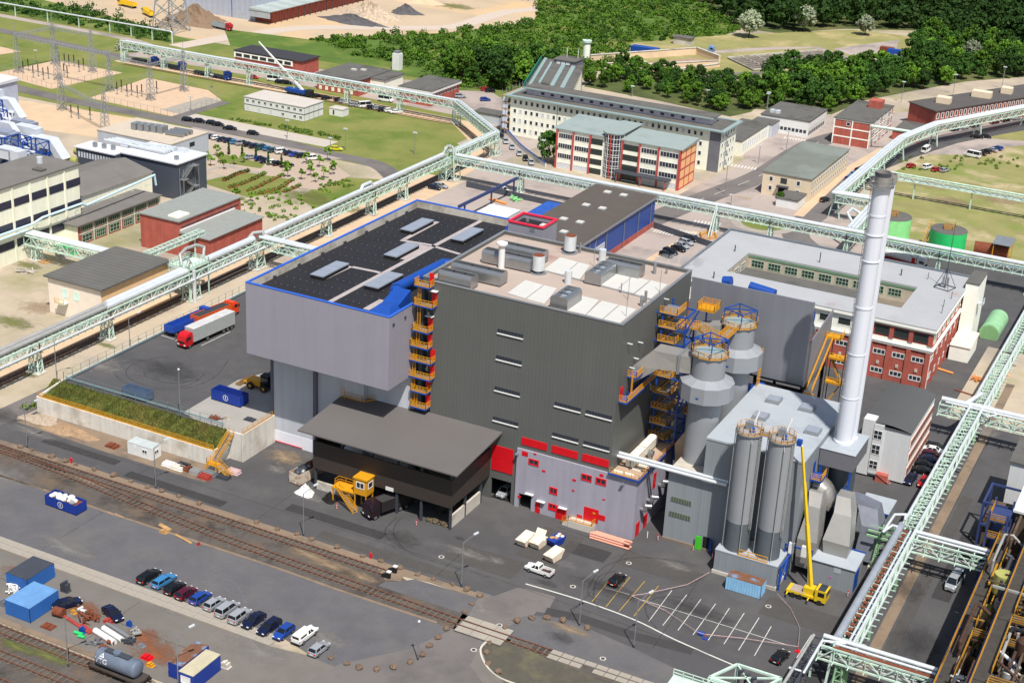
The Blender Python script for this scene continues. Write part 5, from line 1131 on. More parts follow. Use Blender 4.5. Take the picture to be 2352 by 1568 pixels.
for k in range(5): MB().box(-164+k*2.2,-162.2+k*2.2,64+k*.4,67+k*.4,8.9,11).build('ventilation_unit', STEEL, L2)
for k in range(3): MB().cyl((-152,66+k*2,9.6),(-146,66.6+k*2,9.6),.8, n=10).build('ventilation_drum', ALU, L2)
for z in (6.8,3): window(L2,(-144,68, z),2.4,1.3, 'x+', GREYST, GLASS,1,1,.1)
os_ = thing('outside_stair',(-126,45,0), 'galvanised outside stair on the dark laboratory wall', 'stair')
for i in range(3):
 stair(os_,(-125.2 if i % 2 == 0 else -125.2,40+4*(i % 2),.1+i*3),(-125.2,44-4*(i % 2),3+i*3),1.2, STEEL); MB().box(-125.8,-124,44-5*(i % 2),46-5*(i % 2),2.9+i*3,3.05+i*3).build('landing', STEEL, os_)
b = MB()
for x in (-125.6,-124.2):
 for y in (39,45.8): b.bar((x, y,0),(x, y,9.2),.14)
b.build('post', STEEL, os_, split=True)
M_ = thing('cream_hall',(-133,-35,0), 'tall cream hall with dark recessed window strips at the left edge', 'building')
CRH = mat('cream_panel',(238,226,206),.9,.8, var=.03, streak=.08)
MB().box(-140.5,-126.2,-80,-.6,0,19.4).build('wall', CRH, M_)
MB().box(-141,-125.8,-80.5,-.2,19.403,19.8).build('roof', mat('weathered_roof',(128,124,120),1.35,.9, var=.1, scale=.2, rib=1.2, ribdir=(0,1,0), ribamt=.2), M_)
NG = mat('navy_glass',(44,46,62),.8,.3)
za, zb_, zc = PX(*u1(350,235),-126.2).z, PX(*u1(225,480),-126.2).z, PX(*u1(190,655),-126.2).z; ya = [PX(*u1(x, y),-126.2).y for x, y in ((655,137),(505,187),(350,235),(190,287),(30,335))]
dy = (ya[0]-ya[4])/4
for k in range(13):
 y = ya[0]-k*dy
 for z in (za, zb_, zc): MB().box(-126.197,-126.1, y-dy*.42, y+dy*.42, z-1.0, z+1.0).build('window_strip', NG, M_)
 MB().box(-126.197,-126.0, y-dy*.54, y-dy*.46,0,19.3).build('rib', CRH, M_)
MB().cyl((-134,-6,19.8),(-134,-6,21.4),.8, n=12).build('roof_vent', PIPEW, M_); MB().box(-131,-128,-12,-10,19.8,20.3).build('roof_hatch', ROOFG, M_)
M2 = thing('grey_gable_hall',(-140,16,0), 'cream hall with low-pitched grey roof behind the tall cream hall', 'building')
MB().box(-150,-130.5,-.5,33,0,8.8).build('wall', CRH, M2)
MB().add([(-150.4,-.4,8.8),(-130,-.4,8.8),(-130,33.5,8.8),(-150.4,33.5,8.8),(-140.2,-.4,11.2),(-140.2,33.5,11.2)],[(1,2,5,4),(3,0,4,5),(0,1,4),(2,3,5),(3,2,1,0)]).build('roof', mat('weathered_roof'), M2)
N_ = bldg('mint_window_workshop', 'brick workshop with mint-green window frames and grey roof',-131,-121.8,-7,25,5.4, BRICK, mat('weathered_roof'),.8)
MB().box(-131.1,-121.7,-7.1,-7.003,0,5.4).build('gable_render', CRH, N_)
MB().box(-121.797,-121.7,-6.5,24.8,2.8,3.05).build('mint_rail', MINT, N_)
for k in range(6):
 y = -3.6+k*5.3
 window(N_,(-121.8, y,4.2),4.4,1.5, 'x+', MINTF, GGL,6,1,.14); window(N_,(-121.8, y,1.5),3.8,2.1, 'x+', MINTF, GGL,5 if k % 2 else 3,2,.14); MB().box(-121.797,-121.62, y+2.4, y+2.65,0,5.4).build('mint_post', MINT, N_)
O_ = bldg('brick_store', 'two-part red brick store with pale grey roofs beside the pipe bridge',-108.8,-96.4,2.0,28,9.0, BRICK, mat('pale_grey_roof',(158,162,158),1.35,.8, var=.06, rib=1.4, ribdir=(0,1,0), ribamt=.2),.35)
MB().box(-101,-97.6,3.5,8,9.3,9.7).build('roof_hatch', CREAM, O_)
MB().box(-96.3,-87.2,2.3,25,0,6.0).build('low_wall', BRICK, O_); MB().prism([(-96.3,1.9),(-86.7,1.9),(-86.7,25.3),(-96.3,25.3)],6.003,[6.5,6.2,6.2,6.5]).build('low_roof', mat('pale_grey_roof'), O_); MB().box(-96.35,-96.0,2.3,25,6.55,6.9).build('flashing', WHITE, O_)
MB().box(-96.397,-96.3,3,27,7.2,7.5).build('cable_tray', GREYST, O_)
P_ = thing('pump_house',(-88,-33,0), 'beige pump house with ribbed grey roof beneath the silver pipes', 'building')
MB().box(-96.4,-81.0,-44.8,-21.4,0,8.6).build('wall', mat('pale_tan_render',(216,204,190),.85,.85, var=.05, fine=.05), P_)
MB().box(-80.997,-80.9,-44.6,-21.6,1.2,8.4).build('ochre_side', mat('ochre_render',(214,178,134),.85,.85, var=.05), P_)
MB().prism([(-97.2,-45.4),(-80.2,-45.4),(-80.2,-20.8),(-97.2,-20.8)],8.6,[9.0]*4).build('roof', mat('ribbed_grey_roof',(112,110,106),1.35,.85, var=.1, scale=.2, rib=1.6, ribdir=(0,1,0), ribamt=.45), P_)
for x in (-91.5,-88.2): window(P_,(x,-44.8,5.6),1.5,2.0, 'y-', mat('mint_pale',(190,224,206),.85,.6), mat('mint_pale'),1,1,.1)
MB().box(-93.4,-90.6,-46.4,-44.81,3.3,3.45).build('landing', MINT, P_); MB().rail([(-93.4,-46.3,3.45),(-90.7,-46.3,3.45)],1.1,.08).build('railing', YEL, P_)
Q_ = thing('blue_hall',(-14,75,0), 'blue-clad hall with brown flat roof and seven white skylights', 'building')
BLH = mat('navy_cladding',(36,66,132), V,.5, var=.05, rib=1.0, ribamt=.25)
MB().box(-22.8,-4.6,45.8,97.2,1.6,8.6).build('wall', BLH, Q_); MB().box(-22.9,-4.5,45.7,97.3,0,1.6).build('plinth', BRICK, Q_)
MB().box(-23.6,-4.2,45.3,98.2,8.603,8.9).build('roof', mat('brown_felt',(98,90,84),1.38,.9, var=.06, scale=.15, fine=.08), Q_); MB().box(-4.2,-4.0,45.3,98.2,8.4,8.92).build('gutter', STEEL, Q_)
for px in ((885,213),(1030,240),(693,328),(840,358),(493,452),(640,482),(495,568)):
 p = G(*u3(*px),9.2); o = MB().box(p.x-1.1, p.x+1.1, p.y-1.1, p.y+1.1,8.9,9.15).build('skylight', STEEL, Q_); MB().box(p.x-.9, p.x+.9, p.y-.9, p.y+.9,9.15,9.4).build('dome', PAN, o)
for y in (52,56,63,75,85,94): MB().bar((-4.4, y,0),(-4.4, y,8.5),.14).build('downpipe', STEEL, Q_)
MB().box(-4.5,-4.4,55,62,2.4,5.4).build('roller_door', PALEW, Q_); MB().box(-4.5,-4.42,60,62,0,2.3).build('doorway', DARK, Q_)
Q2 = thing('blue_tarpaulin_shed',(-30,84,0), 'low shed with bright blue sheet roof left of the blue hall', 'shed'); MB().prism([(-36.5,74),(-24,74),(-24,94),(-36.5,94)],2.2,[2.4,2.6,2.6,2.4]).build('roof', mat('bright_blue_sheet',(44,96,190),1.3,.6, rib=5, ribdir=(0,1,0), ribamt=.2), Q2); MB().box(-36,-24.2,74.4,93.6,0,2.2).build('wall', PALEW, Q2)
Q3 = bldg('white_container_office', 'white flat cabin in the yard behind the bunker',-47,-38,70,79,3.0, WHITE, WHITE,.1)
Q4 = bldg('brick_kiosk', 'small brick kiosk with mossy flat roof beside the pipe bridge',-64.5,-59.5,44,58,4.0, BRICK, mat('mossy_roof',(150,138,112),1.35,.9, var=.08),.4)
for i,(cx, cy, r_) in enumerate(((71.8,125.5,5.0),(55.5,128.5,5.2))):
 tk = thing('storage_tank',(cx, cy,0),['bright green round storage tank with grey lid', 'pale green storage tank half hidden behind the chimney'][i], 'tank')
 MB().lathe((cx, cy,0),[(r_,0),(r_,6.4)],28).build('shell', mat('green_tank%d' % i,(40,176,96) if i == 0 else (130,200,130),.85,.5), tk); MB().lathe((cx, cy,0),[(r_,6.4),(r_-.1,6.6),(0,7.1)],28).build('lid', ROOFG, tk)
 MB().rail([(cx-1.2, cy-2,7),(cx+1.2, cy-2,7),(cx+1.2, cy+.5,7),(cx-1.2, cy+.5,7)],1.1,.08, closed=True).build('manway_railing', YEL, tk)
 stair(tk,(cx-r_-1.0, cy-3.5,.1),(cx-r_-.4, cy+3,6.4),.9, YEL)
vs_ = thing('rusty_vessel',(84,128,0), 'rusty brown horizontal vessel under a small grey roof', 'tank'); MB().cyl((79,127,2.2),(88,128.5,2.2),1.9, n=16).build('shell', RUST, vs_); MB().prism([(84,124),(89,124),(89,131),(84,131)],5.2,[5.3,5.3,5.8,5.8]).build('shelter_roof', STEEL, vs_)
for x, y in ((84.4,124.4),(88.6,124.4),(84.4,130.6),(88.6,130.6)): MB().bar((x, y,0),(x, y,5.3),.2).build('post', YEL, vs_)
ht = thing('half_round_tank',(94,72,0), 'pale green half-round tank lying behind the cream tower', 'tank'); q = MB()
q.cyl((95.0,65,1.3),(95.0,77,1.3),2.4, n=24); q.build('shell', mat('pale_green_tank',(138,184,142),1.05,.7, var=.12), ht); MB().cyl((95.0,64.8,1.3),(95.0,64.99,1.3),2.2, n=24).build('end', mat('tank_end',(120,160,110),.95,.7), ht)
# ================================================================ PIPE BRIDGES
def lattice_support(root, c, h, ax, wx=1.5, wy=.8, m=None, name='support'):
 """four-legged braced trestle at c, ax = direction of the bridge"""
 m = m or MINT; c = Vector((c[0], c[1],0)); d = Vector((ax[0], ax[1],0)).normalized(); s = Vector((-d.y, d.x,0)); q = MB(); legs = []
 for a in (-1,1):
  for e in (-1,1):
   p0 = c+s*a*wx+d*e*wy*1.15; p1 = c+s*a*wx*.8+d*e*wy*.7+Vector((0,0, h)); q.bar(p0, p1,.26); legs.append((p0, p1))
 for i, j in ((0,1),(2,3),(0,2),(1,3)):
  for k in range(3):
   a0 = legs[i][0].lerp(legs[i][1], k/3); b1_ = legs[j][0].lerp(legs[j][1],(k+1)/3); b0 = legs[j][0].lerp(legs[j][1], k/3); q.bar(a0, b1_,.11)
   if k: q.bar(a0, b0,.11)
 o = q.build(name, m, root)
 MB().prism([(c+s*a*(wx+.5)+d*e*(wy+.6))[:2] for a, e in ((-1,-1),(1,-1),(1,1),(-1,1))],0,.35).build('footing', CONC, o)
 return o
def truss(root, a, c, z0, z1, wd, panel=2.3, m=None, br=True):
 m = m or MINT; a, c = Vector((*a[:2],0)), Vector((*c[:2],0)); L = (c-a).length; d = (c-a)/L; s = Vector((-d.y, d.x,0)); n = max(2, int(round(L/panel)))
 q = MB()
 for sg in (-1,1):
  o = s*sg*wd/2
  for z in (z0, z1): q.bar(a+o+Vector((0,0, z)), c+o+Vector((0,0, z)),.24,.28)
  for i in range(n+1):
   p = a+d*(L*i/n)+o; q.bar(p+Vector((0,0, z0)), p+Vector((0,0, z1)),.15)
   if i < n:
    p2 = a+d*(L*(i+1)/n)+o; e = (i % 2 == 0); q.bar(p+Vector((0,0, z0 if e else z1)), p2+Vector((0,0, z1 if e else z0)),.14)
 for i in range(n+1):
  p = a+d*(L*i/n)
  for z in (z0, z1): q.bar(p-s*(wd/2+(.9 if br and z == z0 else 0))+Vector((0,0, z)), p+s*(wd/2+(.9 if br and z == z0 else 0))+Vector((0,0, z)),.14)
  if i < n:
   p2 = a+d*(L*(i+1)/n); q.bar(p-s*wd/2+Vector((0,0, z0)), p2+s*wd/2+Vector((0,0, z0)),.1)
 q.build('truss', m, root)
def bpipe(root, pts, r, m=None, n=10, name='pipe'): return MB().tube(pts, r, n).build(name, m or PIPEW, root)
wbr = thing('pipe_bridge',(-75,0,0), 'long mint-green lattice pipe bridge with fat silver pipes passing left of the bunker', 'pipe bridge')
ys = [-135,-95,-72,-50,-20.4,5.7,37,59.6,77,102]
for a, c in zip(ys, ys[1:]): truss(wbr,(-75, a),(-75, c),5.2,7.2,2.8)
for y in ys[1:]:
 lattice_support(wbr,(-75, y),5.2 if y not in (-20.4,102) else 7.4,(0,1),1.3,.7 if y not in (-20.4,5.7,102) else 1.6)
for x, y0_, y1_, r, m in ((-75.9,-49,-23,.72, PIPEW),(-74.4,-50.5,-23,.66, PIPEW),(-75.9,-135,-49,.5, PIPEG),(-74.5,-135,-50.5,.5, PIPEG),(-75.6,-17,5,.85, PIPEW),(-75.7,8,101,.62, PIPEW),(-74.6,8,101,.3, PIPEG)): bpipe(wbr,[(x, y0_,7.9),(x, y1_,7.9)], r, m,14)
bpipe(wbr,[(-73.0,-135,5.8),(-73.0,40,5.8)],.26); bpipe(wbr,[(-76.6,-135,6.0),(-76.6,101,6.0)],.22, PIPEG); bpipe(wbr,[(-74.7,-60,5.7),(-74.7,101,5.7)],.3, PIPEG)
bpipe(wbr,[(-75.6,55,7.9),(-75.6,56,9.2),(-75.6,60,9.2),(-75.6,61,7.9)],.5)
nd = thing('valve_platform',(-77,-19,7.4), 'mint railed valve platform with looping silver pipes on the west bridge', 'platform')
MB().box(-79.6,-73.4,-23.0,-15.4,8.2,8.4).build('deck', MINT, nd); MB().rail([(-79.5,-22.9,8.4),(-73.5,-22.9,8.4),(-73.5,-15.5,8.4),(-79.5,-15.5,8.4)],1.2,.1, closed=True, bars=3, step=1.2).build('railing', MINT, nd)
for pts in ([(-76.2,-23,7.9),(-76.4,-22,9.2),(-77.6,-21,10.8),(-77.8,-18.5,11.6),(-77.4,-15,11.6),(-76.4,-13.4,10.8),(-75.8,-14.5,9.2),(-75.6,-17,7.9)],[(-74.4,-23,7.9),(-74.6,-21.6,9.8),(-75.6,-20.5,9.8),(-75.8,-19,8.0)]): bpipe(nd, pts,.4, PIPEG,10, 'pipe_loop')
b = MB()
for x, y in ((-79.4,-22.8),(-73.6,-22.8),(-79.4,-15.6),(-73.6,-15.6)): b.bar((x, y,0),(x, y,8.2),.25)
b.build('post', MINT, nd, split=True)
bpipe(nd,[(-73.2,-21.5,0),(-73.2,-21.5,8)],.45, PIPEW,12, 'riser')
e5 = thing('pipe_bridge_branch',(-60,7,0), 'short pipe bridge branch running from the west bridge behind the bunker', 'pipe bridge')
truss(e5,(-73.2,7.6),(-20,7.6),5.2,7.2,2.6); bpipe(e5,[(-75,8.2,7.9),(-20,8.2,7.9)],.5); bpipe(e5,[(-75,7.0,7.9),(-20,7.0,7.9)],.42); lattice_support(e5,(-46,7.6),5.2,(1,0),1.2,.7)
bpipe(e5,[(-76.3,4,8.1),(-76.3,6,9.0),(-75,8.2,9.0),(-74.5,8.2,7.9)],.45, PIPEG)
w5 = thing('pipe_bridge_branch',(-105,-20,0), 'pipe bridge branch from the pump house to the cream hall', 'pipe bridge')
truss(w5,(-125.6,-20.5),(-81.5,-20.0),4.0,6.4,3.0)
for k in range(4): bpipe(w5,[(-125,-21.6+k*.75,6.9),(-82,-21.2+k*.75,6.9)],.3)
lattice_support(w5,(-123,-20.5),4,(1,0),1.3,.7); lattice_support(w5,(-104,-20.3),4,(1,0),1.3,.7)
SKYP = mat('sky_blue_pipe',(196,226,236),1.1,.45, var=.05)
sp_ = thing('wall_pipe_run',(-125,0,8), 'pale blue pipe run along the cream hall and workshop roof', 'pipe')
bpipe(sp_,[(-125.2,-78,8.6),(-125.2,-19,8.6),(-124.6,-16,9.6),(-124.6,-2,9.6),(-124.8,0,8.6),(-125.4,28,10),(-125.4,28.5,7)],.32, SKYP); bpipe(sp_,[(-125.0,-70,7.6),(-125.0,-21,7.6)],.22, SKYP)
b = MB()
for k in range(14): b.bar((-126.2,-66+k*7,7.6),(-124.4,-66+k*7,8.2),.12)
b.build('bracket', MINT, sp_, split=True)
cbg = thing('cable_bridge',(-91,-6,6), 'narrow mint cable bridge from the pump house to the brick store', 'bridge'); MB().box(-92.0,-90.2,-17,4.6,6.6,6.75).build('grating', PIPEG, cbg)
truss(cbg,(-91.1,-17),(-91.1,4.6),6.3,7.3,1.9,1.6, br=False); b = MB(); b.bar((-91,-16,0),(-91,-16,6.4),.3); b.bar((-91,1.5,0),(-91,1.5,6.4),.3); b.build('post', MINT, cbg, split=True)
ebr = thing('pipe_bridge',(20,102.5,0), 'mint lattice pipe bridge crossing behind the blue hall towards the chimney', 'pipe bridge')
xs = [-73.4,-50,-27,-8,11.7,27.6,49.2,74.2,98,130]
for a, c in zip(xs, xs[1:]): truss(ebr,(a,103.5),(c,103.5),5.2,7.4,2.6)
for x in (-50,11.7,27.6,49.2,74.2,98): lattice_support(ebr,(x,103.5),5.2,(1,0),1.2,.5)
bpipe(ebr,[(-72,102.9,8.0),(130,102.9,8.0)],.48, PIPEW,12); bpipe(ebr,[(-72,104.1,7.9),(130,104.1,7.9)],.36); bpipe(ebr,[(-72,103,5.8),(130,103,5.8)],.3, PIPEG); bpipe(ebr,[(20,103.9,6.3),(130,103.9,6.3)],.34); bpipe(ebr,[(-72,102.4,6.8),(130,102.4,6.8)],.2, SKYP)
b = MB()
for k in range(6): a = k*pi/3; b.bar((11.7+2.4*cos(a),97.8+2.4*sin(a),0),(11.7+2.4*cos(a),97.8+2.4*sin(a),1.1),.3)
o = thing('bollard_ring',(11.7,97.8,0), 'ring of yellow and black crash posts at the bridge foot', 'bollards'); o2 = b.build('post', YEL, o, split=True); MB().rail([(11.7+2.4*cos(k*pi/3),97.8+2.4*sin(k*pi/3),0) for k in range(6)],1.0,.14, closed=True, step=3).build('crash_rail', YEL, o)
MB().bar((11.7,97.8,0),(11.7,102.5,8.0),.3).build('strut', MINT, o); bpipe(o,[(12.3,98.5,.2),(12.3,101.5,8)],.22)
nt_ = thing('node_tower',(-73.5,102.8,0), 'mint lattice tower where the three pipe bridges meet', 'tower'); lattice_support(nt_,(-73.5,102.8),10.5,(1,0),2.0,2.0, name='lattice'); bpipe(nt_,[(-75.7,101,7.9),(-75,102.9,10.2),(-73.4,102.9,10.2),(-72,102.9,8)],.5, PIPEG,10, 'pipe_bend')
nbr = thing('pipe_bridge',(-150,164,0), 'mint lattice pipe bridge zigzagging to the upper left past the lawn', 'pipe bridge')
npts = [(-75,104),(-75,134.5),(-105,163),(-128,163.4),(-150,163.6),(-172,164),(-193,164),(-212,164),(-233,164.4),(-252,164.6)]
for a, c in zip(npts, npts[1:]): truss(nbr, a, c,5.6,7.9,2.6)
for i, p in enumerate(npts[1:]):
 a, c = Vector(npts[i]), Vector(p); d = c-a; lattice_support(nbr, p,5.6,(d.x, d.y),1.1,.6 if i > 1 else 1.6)
for off, z, r in ((-.7,8.1,.26),(.1,8.1,.3),(.8,6.1,.3),(-.5,6.1,.22)):
 P = []
 for i, p in enumerate(npts):
  a = Vector(npts[max(0, i-1)]); c = Vector(npts[min(len(npts)-1, i+1)]); d = (c-a).normalized(); P.append((p[0]-d.y*off, p[1]+d.x*off, z))
 bpipe(nbr, P, r, PIPEW if z > 7 else PIPEG,8)
bpipe(nbr,[(-252,164.6,8),(-254,164.6,8),(-254,164.6,0)],.35)
tp = thing('slim_pipe_run',(-300,202,0), 'slim mint pipe on posts along the far upper-left road', 'pipe'); bpipe(tp,[(-420,202.4,5),(-260,202,5),(-259.4,202,4.6),(-259.4,202,0)],.32, PIPEW)
b = MB()
for x in (-378,-361,-344.4,-326.2,-309,-292.3,-281,-270): b.bar((x,202.4,0),(x,202.4,4.8),.35)
b.build('post', MINT, tp, split=True)
neb = thing('pipe_bridge',(45,200,0), 'curving mint pipe bridge carrying three bright white pipes at upper right', 'pipe bridge')
ept = [(84,332),(65,291),(53,264),(42.4,241),(37,214),(36.6,190),(36.6,165),(36.6,136.6),(48.6,137.4),(49.5,105)]
for a, c in zip(ept, ept[1:]): truss(neb, a, c,5.2,7.3,2.6)
for i, p in enumerate(ept[1:-1]):
 a, c = Vector(ept[i]), Vector(p); d = c-a
 q = MB(); s_ = Vector((-d.y, d.x)).normalized()
 for e in (-1,1): q.bar((p[0]+s_.x*e*1.7, p[1]+s_.y*e*1.7,0),(p[0]+s_.x*e*.7, p[1]+s_.y*e*.7,5.2),.35)
 q.bar((p[0]-s_.x*1.3, p[1]-s_.y*1.3,2.4),(p[0]+s_.x*1.3, p[1]+s_.y*1.3,2.4),.2); q.build('support', MINT, neb)
for off, z, r in ((-.95,7.9,.5),(.1,7.9,.5),(1.1,7.9,.42),(0,5.9,.35)):
 P = []
 for i, p in enumerate(ept):
  a = Vector(ept[max(0, i-1)]); c = Vector(ept[min(len(ept)-1, i+1)]); d1 = (Vector(p)-a).normalized() if i else (c-Vector(p)).normalized(); d2 = (c-Vector(p)).normalized() if i < len(ept)-1 else d1
  n1 = Vector((-d1.y, d1.x)); n2 = Vector((-d2.y, d2.x)); nn = (n1+n2); nn = nn/max(.5, nn.dot(n1)); P.append((p[0]+nn.x*off, p[1]+nn.y*off, z))
 bpipe(neb, P, r, PIPEW,10)
bpipe(neb,[(48,120,8),(46,118,9.6),(46,113,9.6),(48,111,8)],.4)
bpipe(neb,[(24.5,221,8.2),(38,226,7.2)],.5, MINT,8, 'link_gangway')
elb = thing('pipe_bridge_branch',(70,170.5,0), 'lower mint pipe bridge branching right behind the chimney top', 'pipe bridge'); truss(elb,(38.5,170.5),(120,170.5),5.6,7.0,2.0); bpipe(elb,[(38,170,5.9),(120,170,5.9)],.42); bpipe(elb,[(38,171,7.2),(120,171,7.2)],.22, MINT)
b = MB()
for x in (52,69.3,87,105): b.bar((x,170.5,0),(x,170.5,5.6),.4)
b.build('post', MINT, elb, split=True)
seb = thing('pipe_bridge',(102.8,-20,0), 'mint lattice pipe bridge running down the right side past the chimney', 'pipe bridge')
for a, c in zip([-91,-53,-20,4,40,95],[-53,-20,4,40,95,101]): truss(seb,(102.8, a),(102.8, c),4.6,7.2,2.7,2.0)
for y in (-91.7,-78.2,-61.3,-20,4,30,60):
 b = MB();
 for e in (-1,1): b.bar((102.8+e*.9, y,0),(102.8+e*.9, y,4.6),.4)
 b.bar((101.9, y,.2),(103.7, y,4.4),.15); b.build('support', mat('leaf_green_steel',(134,172,134),.95,.6), seb)
bpipe(seb,[(101.5,-92,7.6),(101.5,-52,7.6)],.62, mat('silver_pipe',(170,176,186),1.0,.35, metal=.4),14); bpipe(seb,[(104.0,-92,7.6),(104.0,95,7.6)],.24); bpipe(seb,[(101.6,-50,7.6),(101.6,95,7.6)],.26); bpipe(seb,[(103.3,-92,7.4),(103.3,-53,7.4)],.2); bpipe(seb,[(104.2,-90,5.2),(104.2,90,5.2)],.2)
b = MB()
for k in range(26): y = -90+k*1.45; b.box(102.2,102.9, y, y+.75,7.25,7.42)
b.build('brown_tray', RUST, seb, split=True)
b = MB()
for k in range(56): y = -50+k*1.6; b.bar((102.0, y,7.25),(103.6, y+.8,7.25),.12); b.bar((103.6, y,4.7),(102.0, y+.8,6.8),.1)
b.build('top_bracing', MINT, seb)
bpipe(seb,[(101.8,-53,7.6),(100.4,-54.5,8.4),(99.6,-57.5,8.4),(99.8,-50.5,8.4),(101.4,-49,8.2),(101.6,-50,7.6)],.24, PIPEW,8, 'pipe_loop')
bpipe(seb,[(104,6,7.5),(105,8,7.5),(107,4,7.5),(105.6,2,7.5),(104,3.6,7.5)],.2, PIPEW,8, 'pipe_loop')
tj = thing('trestle_tower',(99.5,-53,0), 'light green steel trestle beside the bridge junction', 'tower'); lattice_support(tj,(99.6,-54.0),7.0,(1,0),1.8,1.3, mat('leaf_green_steel'), 'lattice')
b = MB()
for k in range(3): b.bar((96.6,-56+k*1.2,6.2+k*.3),(101,-56+k*1.2,6.2+k*.3),.3)
b.build('arm', mat('leaf_green_steel'), tj, split=True)
for i,(y, xa, xb, z0_, z1_, lab) in enumerate(((4.8,95.8,140,5.0,7.2, 'mint pipe bridge crossing right of the white corrugated building'),(-53.5,103.8,117,4.6,7.0, 'short mint pipe bridge into the process plant at right'),(-92.8,99.5,140,4.6,6.9, 'mint pipe bridge along the bottom right corner with brown cable tray'))):
 cbr = thing('pipe_bridge_branch',((xa+xb)/2, y,0), lab, 'pipe bridge'); truss(cbr,(xa, y),(xb, y), z0_, z1_,2.6,2.4)
 bpipe(cbr,[(xa, y+.8, z1_+.45),(xb, y+.8, z1_+.45)],.36 if i else .55); bpipe(cbr,[(xa+1, y-.2, z1_+.3),(xb, y-.2, z1_+.3)],.22); bpipe(cbr,[(xa, y-.8, z0_+.4),(xb, y-.8, z0_+.4)],.26, PIPEG)
 if i == 0: bpipe(cbr,[(95.8,5.6,7.65),(100.5,5.6,7.65),(101.5,7,8.3),(102.5,11,8.3)],.5)
 if i == 2:
  MB().box(xa+2, xb, y-1.3, y-.6,6.95,7.1).build('brown_tray', RUST, cbr); lattice_support(cbr,(102.8,-93),4.6,(1,0),.9,.6, mat('leaf_green_steel')); lattice_support(cbr,(113,-93),4.6,(1,0),1,.6)
  b = MB(); b.bar((101.3,-94.8,0),(101.6,-93.4,7.8),.3); b.build('mast', MINT, cbr)
stail = thing('pipe_bridge_branch',(98,-100,0), 'dark pipe run on brackets leaving the bottom right corner', 'pipe bridge')
truss(stail,(98.6,-92),(98.4,-118),4.8,6.6,1.4,2.0, GREYST); bpipe(stail,[(98.0,-92,6.9),(97.8,-118,6.9)],.25, PIPEG); bpipe(stail,[(97.2,-101.5,6.4),(99.4,-101.5,6.4),(99.6,-93,7.0),(103,-92.4,7.4)],.22, PIPEW)
b = MB(); b.bar((98.5,-93,0),(98.5,-93,4.8),.3); b.bar((98.4,-108,0),(98.4,-108,4.8),.3); b.build('post', MINT, stail, split=True)
mf = thing('valve_gantry',(92,-110,0), 'mint steel gantry with railing and green tank at the bottom edge', 'gantry')
for a, c in (((90.6,-105.6),(97.2,-105.6)),((88.2,-110.8),(95.2,-110.8)),((90.6,-105.6),(88.2,-110.8)),((97.2,-105.6),(95.2,-110.8))):
 MB().bar((*a,7),(*c,7),.35).build('ring_beam', MINT, mf)
for x, y in ((90.6,-105.6),(97.2,-105.6),(88.2,-110.8),(95.2,-110.8)): MB().bar((x, y,0),(x, y,7),.35).build('leg', MINT, mf)
MB().bar((90.6,-105.6,7),(95.2,-110.8,7),.22).build('brace', MINT, mf); MB().bar((97.2,-105.6,7),(88.2,-110.8,7),.22).build('brace', MINT, mf)
MB().box(83,92,-114,-111.2,5.6,5.8).build('walkway', MINT, mf); MB().rail([(83,-111.3,5.8),(92,-111.3,5.8)],1.1,.1, bars=2).build('railing', MINT, mf); MB().cyl((92,-107.8,1),(94,-107.8,1),1.2, n=14).build('green_tank', mat('green_tank0'), mf)
for k in range(4): MB().tube([(91.5+k*1.1,-107.2-k*.4,3),(91.5+k*1.1,-107.2-k*.4,7.2),(92.1+k*1.1,-107.2-k*.4,7.4)],.22,8).build('valve', GREYST, mf)
# ================================================================ RAILWAY, WALLS, FENCES, LAMPS, BOULDERS
random.seed(11)
RAILM = mat('rusty_rail',(114,76,60),1.2,.7, var=.15, scale=1); SLEEP = mat('old_sleeper',(112,101,91),1.4,.9, var=.25, scale=1.2)
def track(label, pts, sleepers=True, every=1.1):
 P = smoothline(pts,5); t = thing('railway_track',(P[0].x, P[0].y,0), label, 'railway track')
 L, R = strip_poly(P,1.5)
 for S in (L, R):
  q = MB()
  for a, c in zip(S, S[1:]): q.bar((a.x, a.y,.24),(c.x, c.y,.24),.13,.16)
  q.build('rail', RAILM, t)
 if sleepers:
  q = MB(); acc = 0
  for a, c in zip(P, P[1:]):
   d = (c-a); ln = d.length; d = d/ln; s = Vector((-d.y, d.x,0))*1.2; k = acc
   while k < ln: p = a+d*k; q.bar(p-s+Vector((0,0,.11)), p+s+Vector((0,0,.11)),.34,.12); k += every*random.uniform(.9,1.1)
   acc = k-ln
  struct(q.build('sleepers', SLEEP, t), 'stuff')
 return t
t_ = track('rusty siding ending at the buffer stop beside the road',[(-125,-102.6),(-80,-101.8),(-57,-101.6),(-20,-101.4),(28.8,-101.4)])
track('rusty railway line crossing the access road on slabs',[(-125,-104),(-80,-102.4),(-57,-102.2),(-40,-102.8),(-20,-104.8),(0,-106.4),(25,-107.2),(46,-107.8),(60,-107.9),(62,-107.9)])
track('lower left railway track carrying the tank wagon',[(-60,-146.1),(10,-146.1)]); track('railway track nearest the bottom left corner',[(-60,-151),(10,-151)]); track('railway track at the very bottom left edge',[(-40,-156),(0,-156.2)])
track('straight railway under the west pipe bridge',[(-77.4,-130),(-77.4,100),(-77.6,124),(-80,138),(-101,159.5),(-112,160.8),(-150,160.8),(-250,161)], False)
bf = thing('buffer_stop',(29.3,-101.4,0), 'black buffer stop with two white blocks at the end of the siding', 'buffer stop')
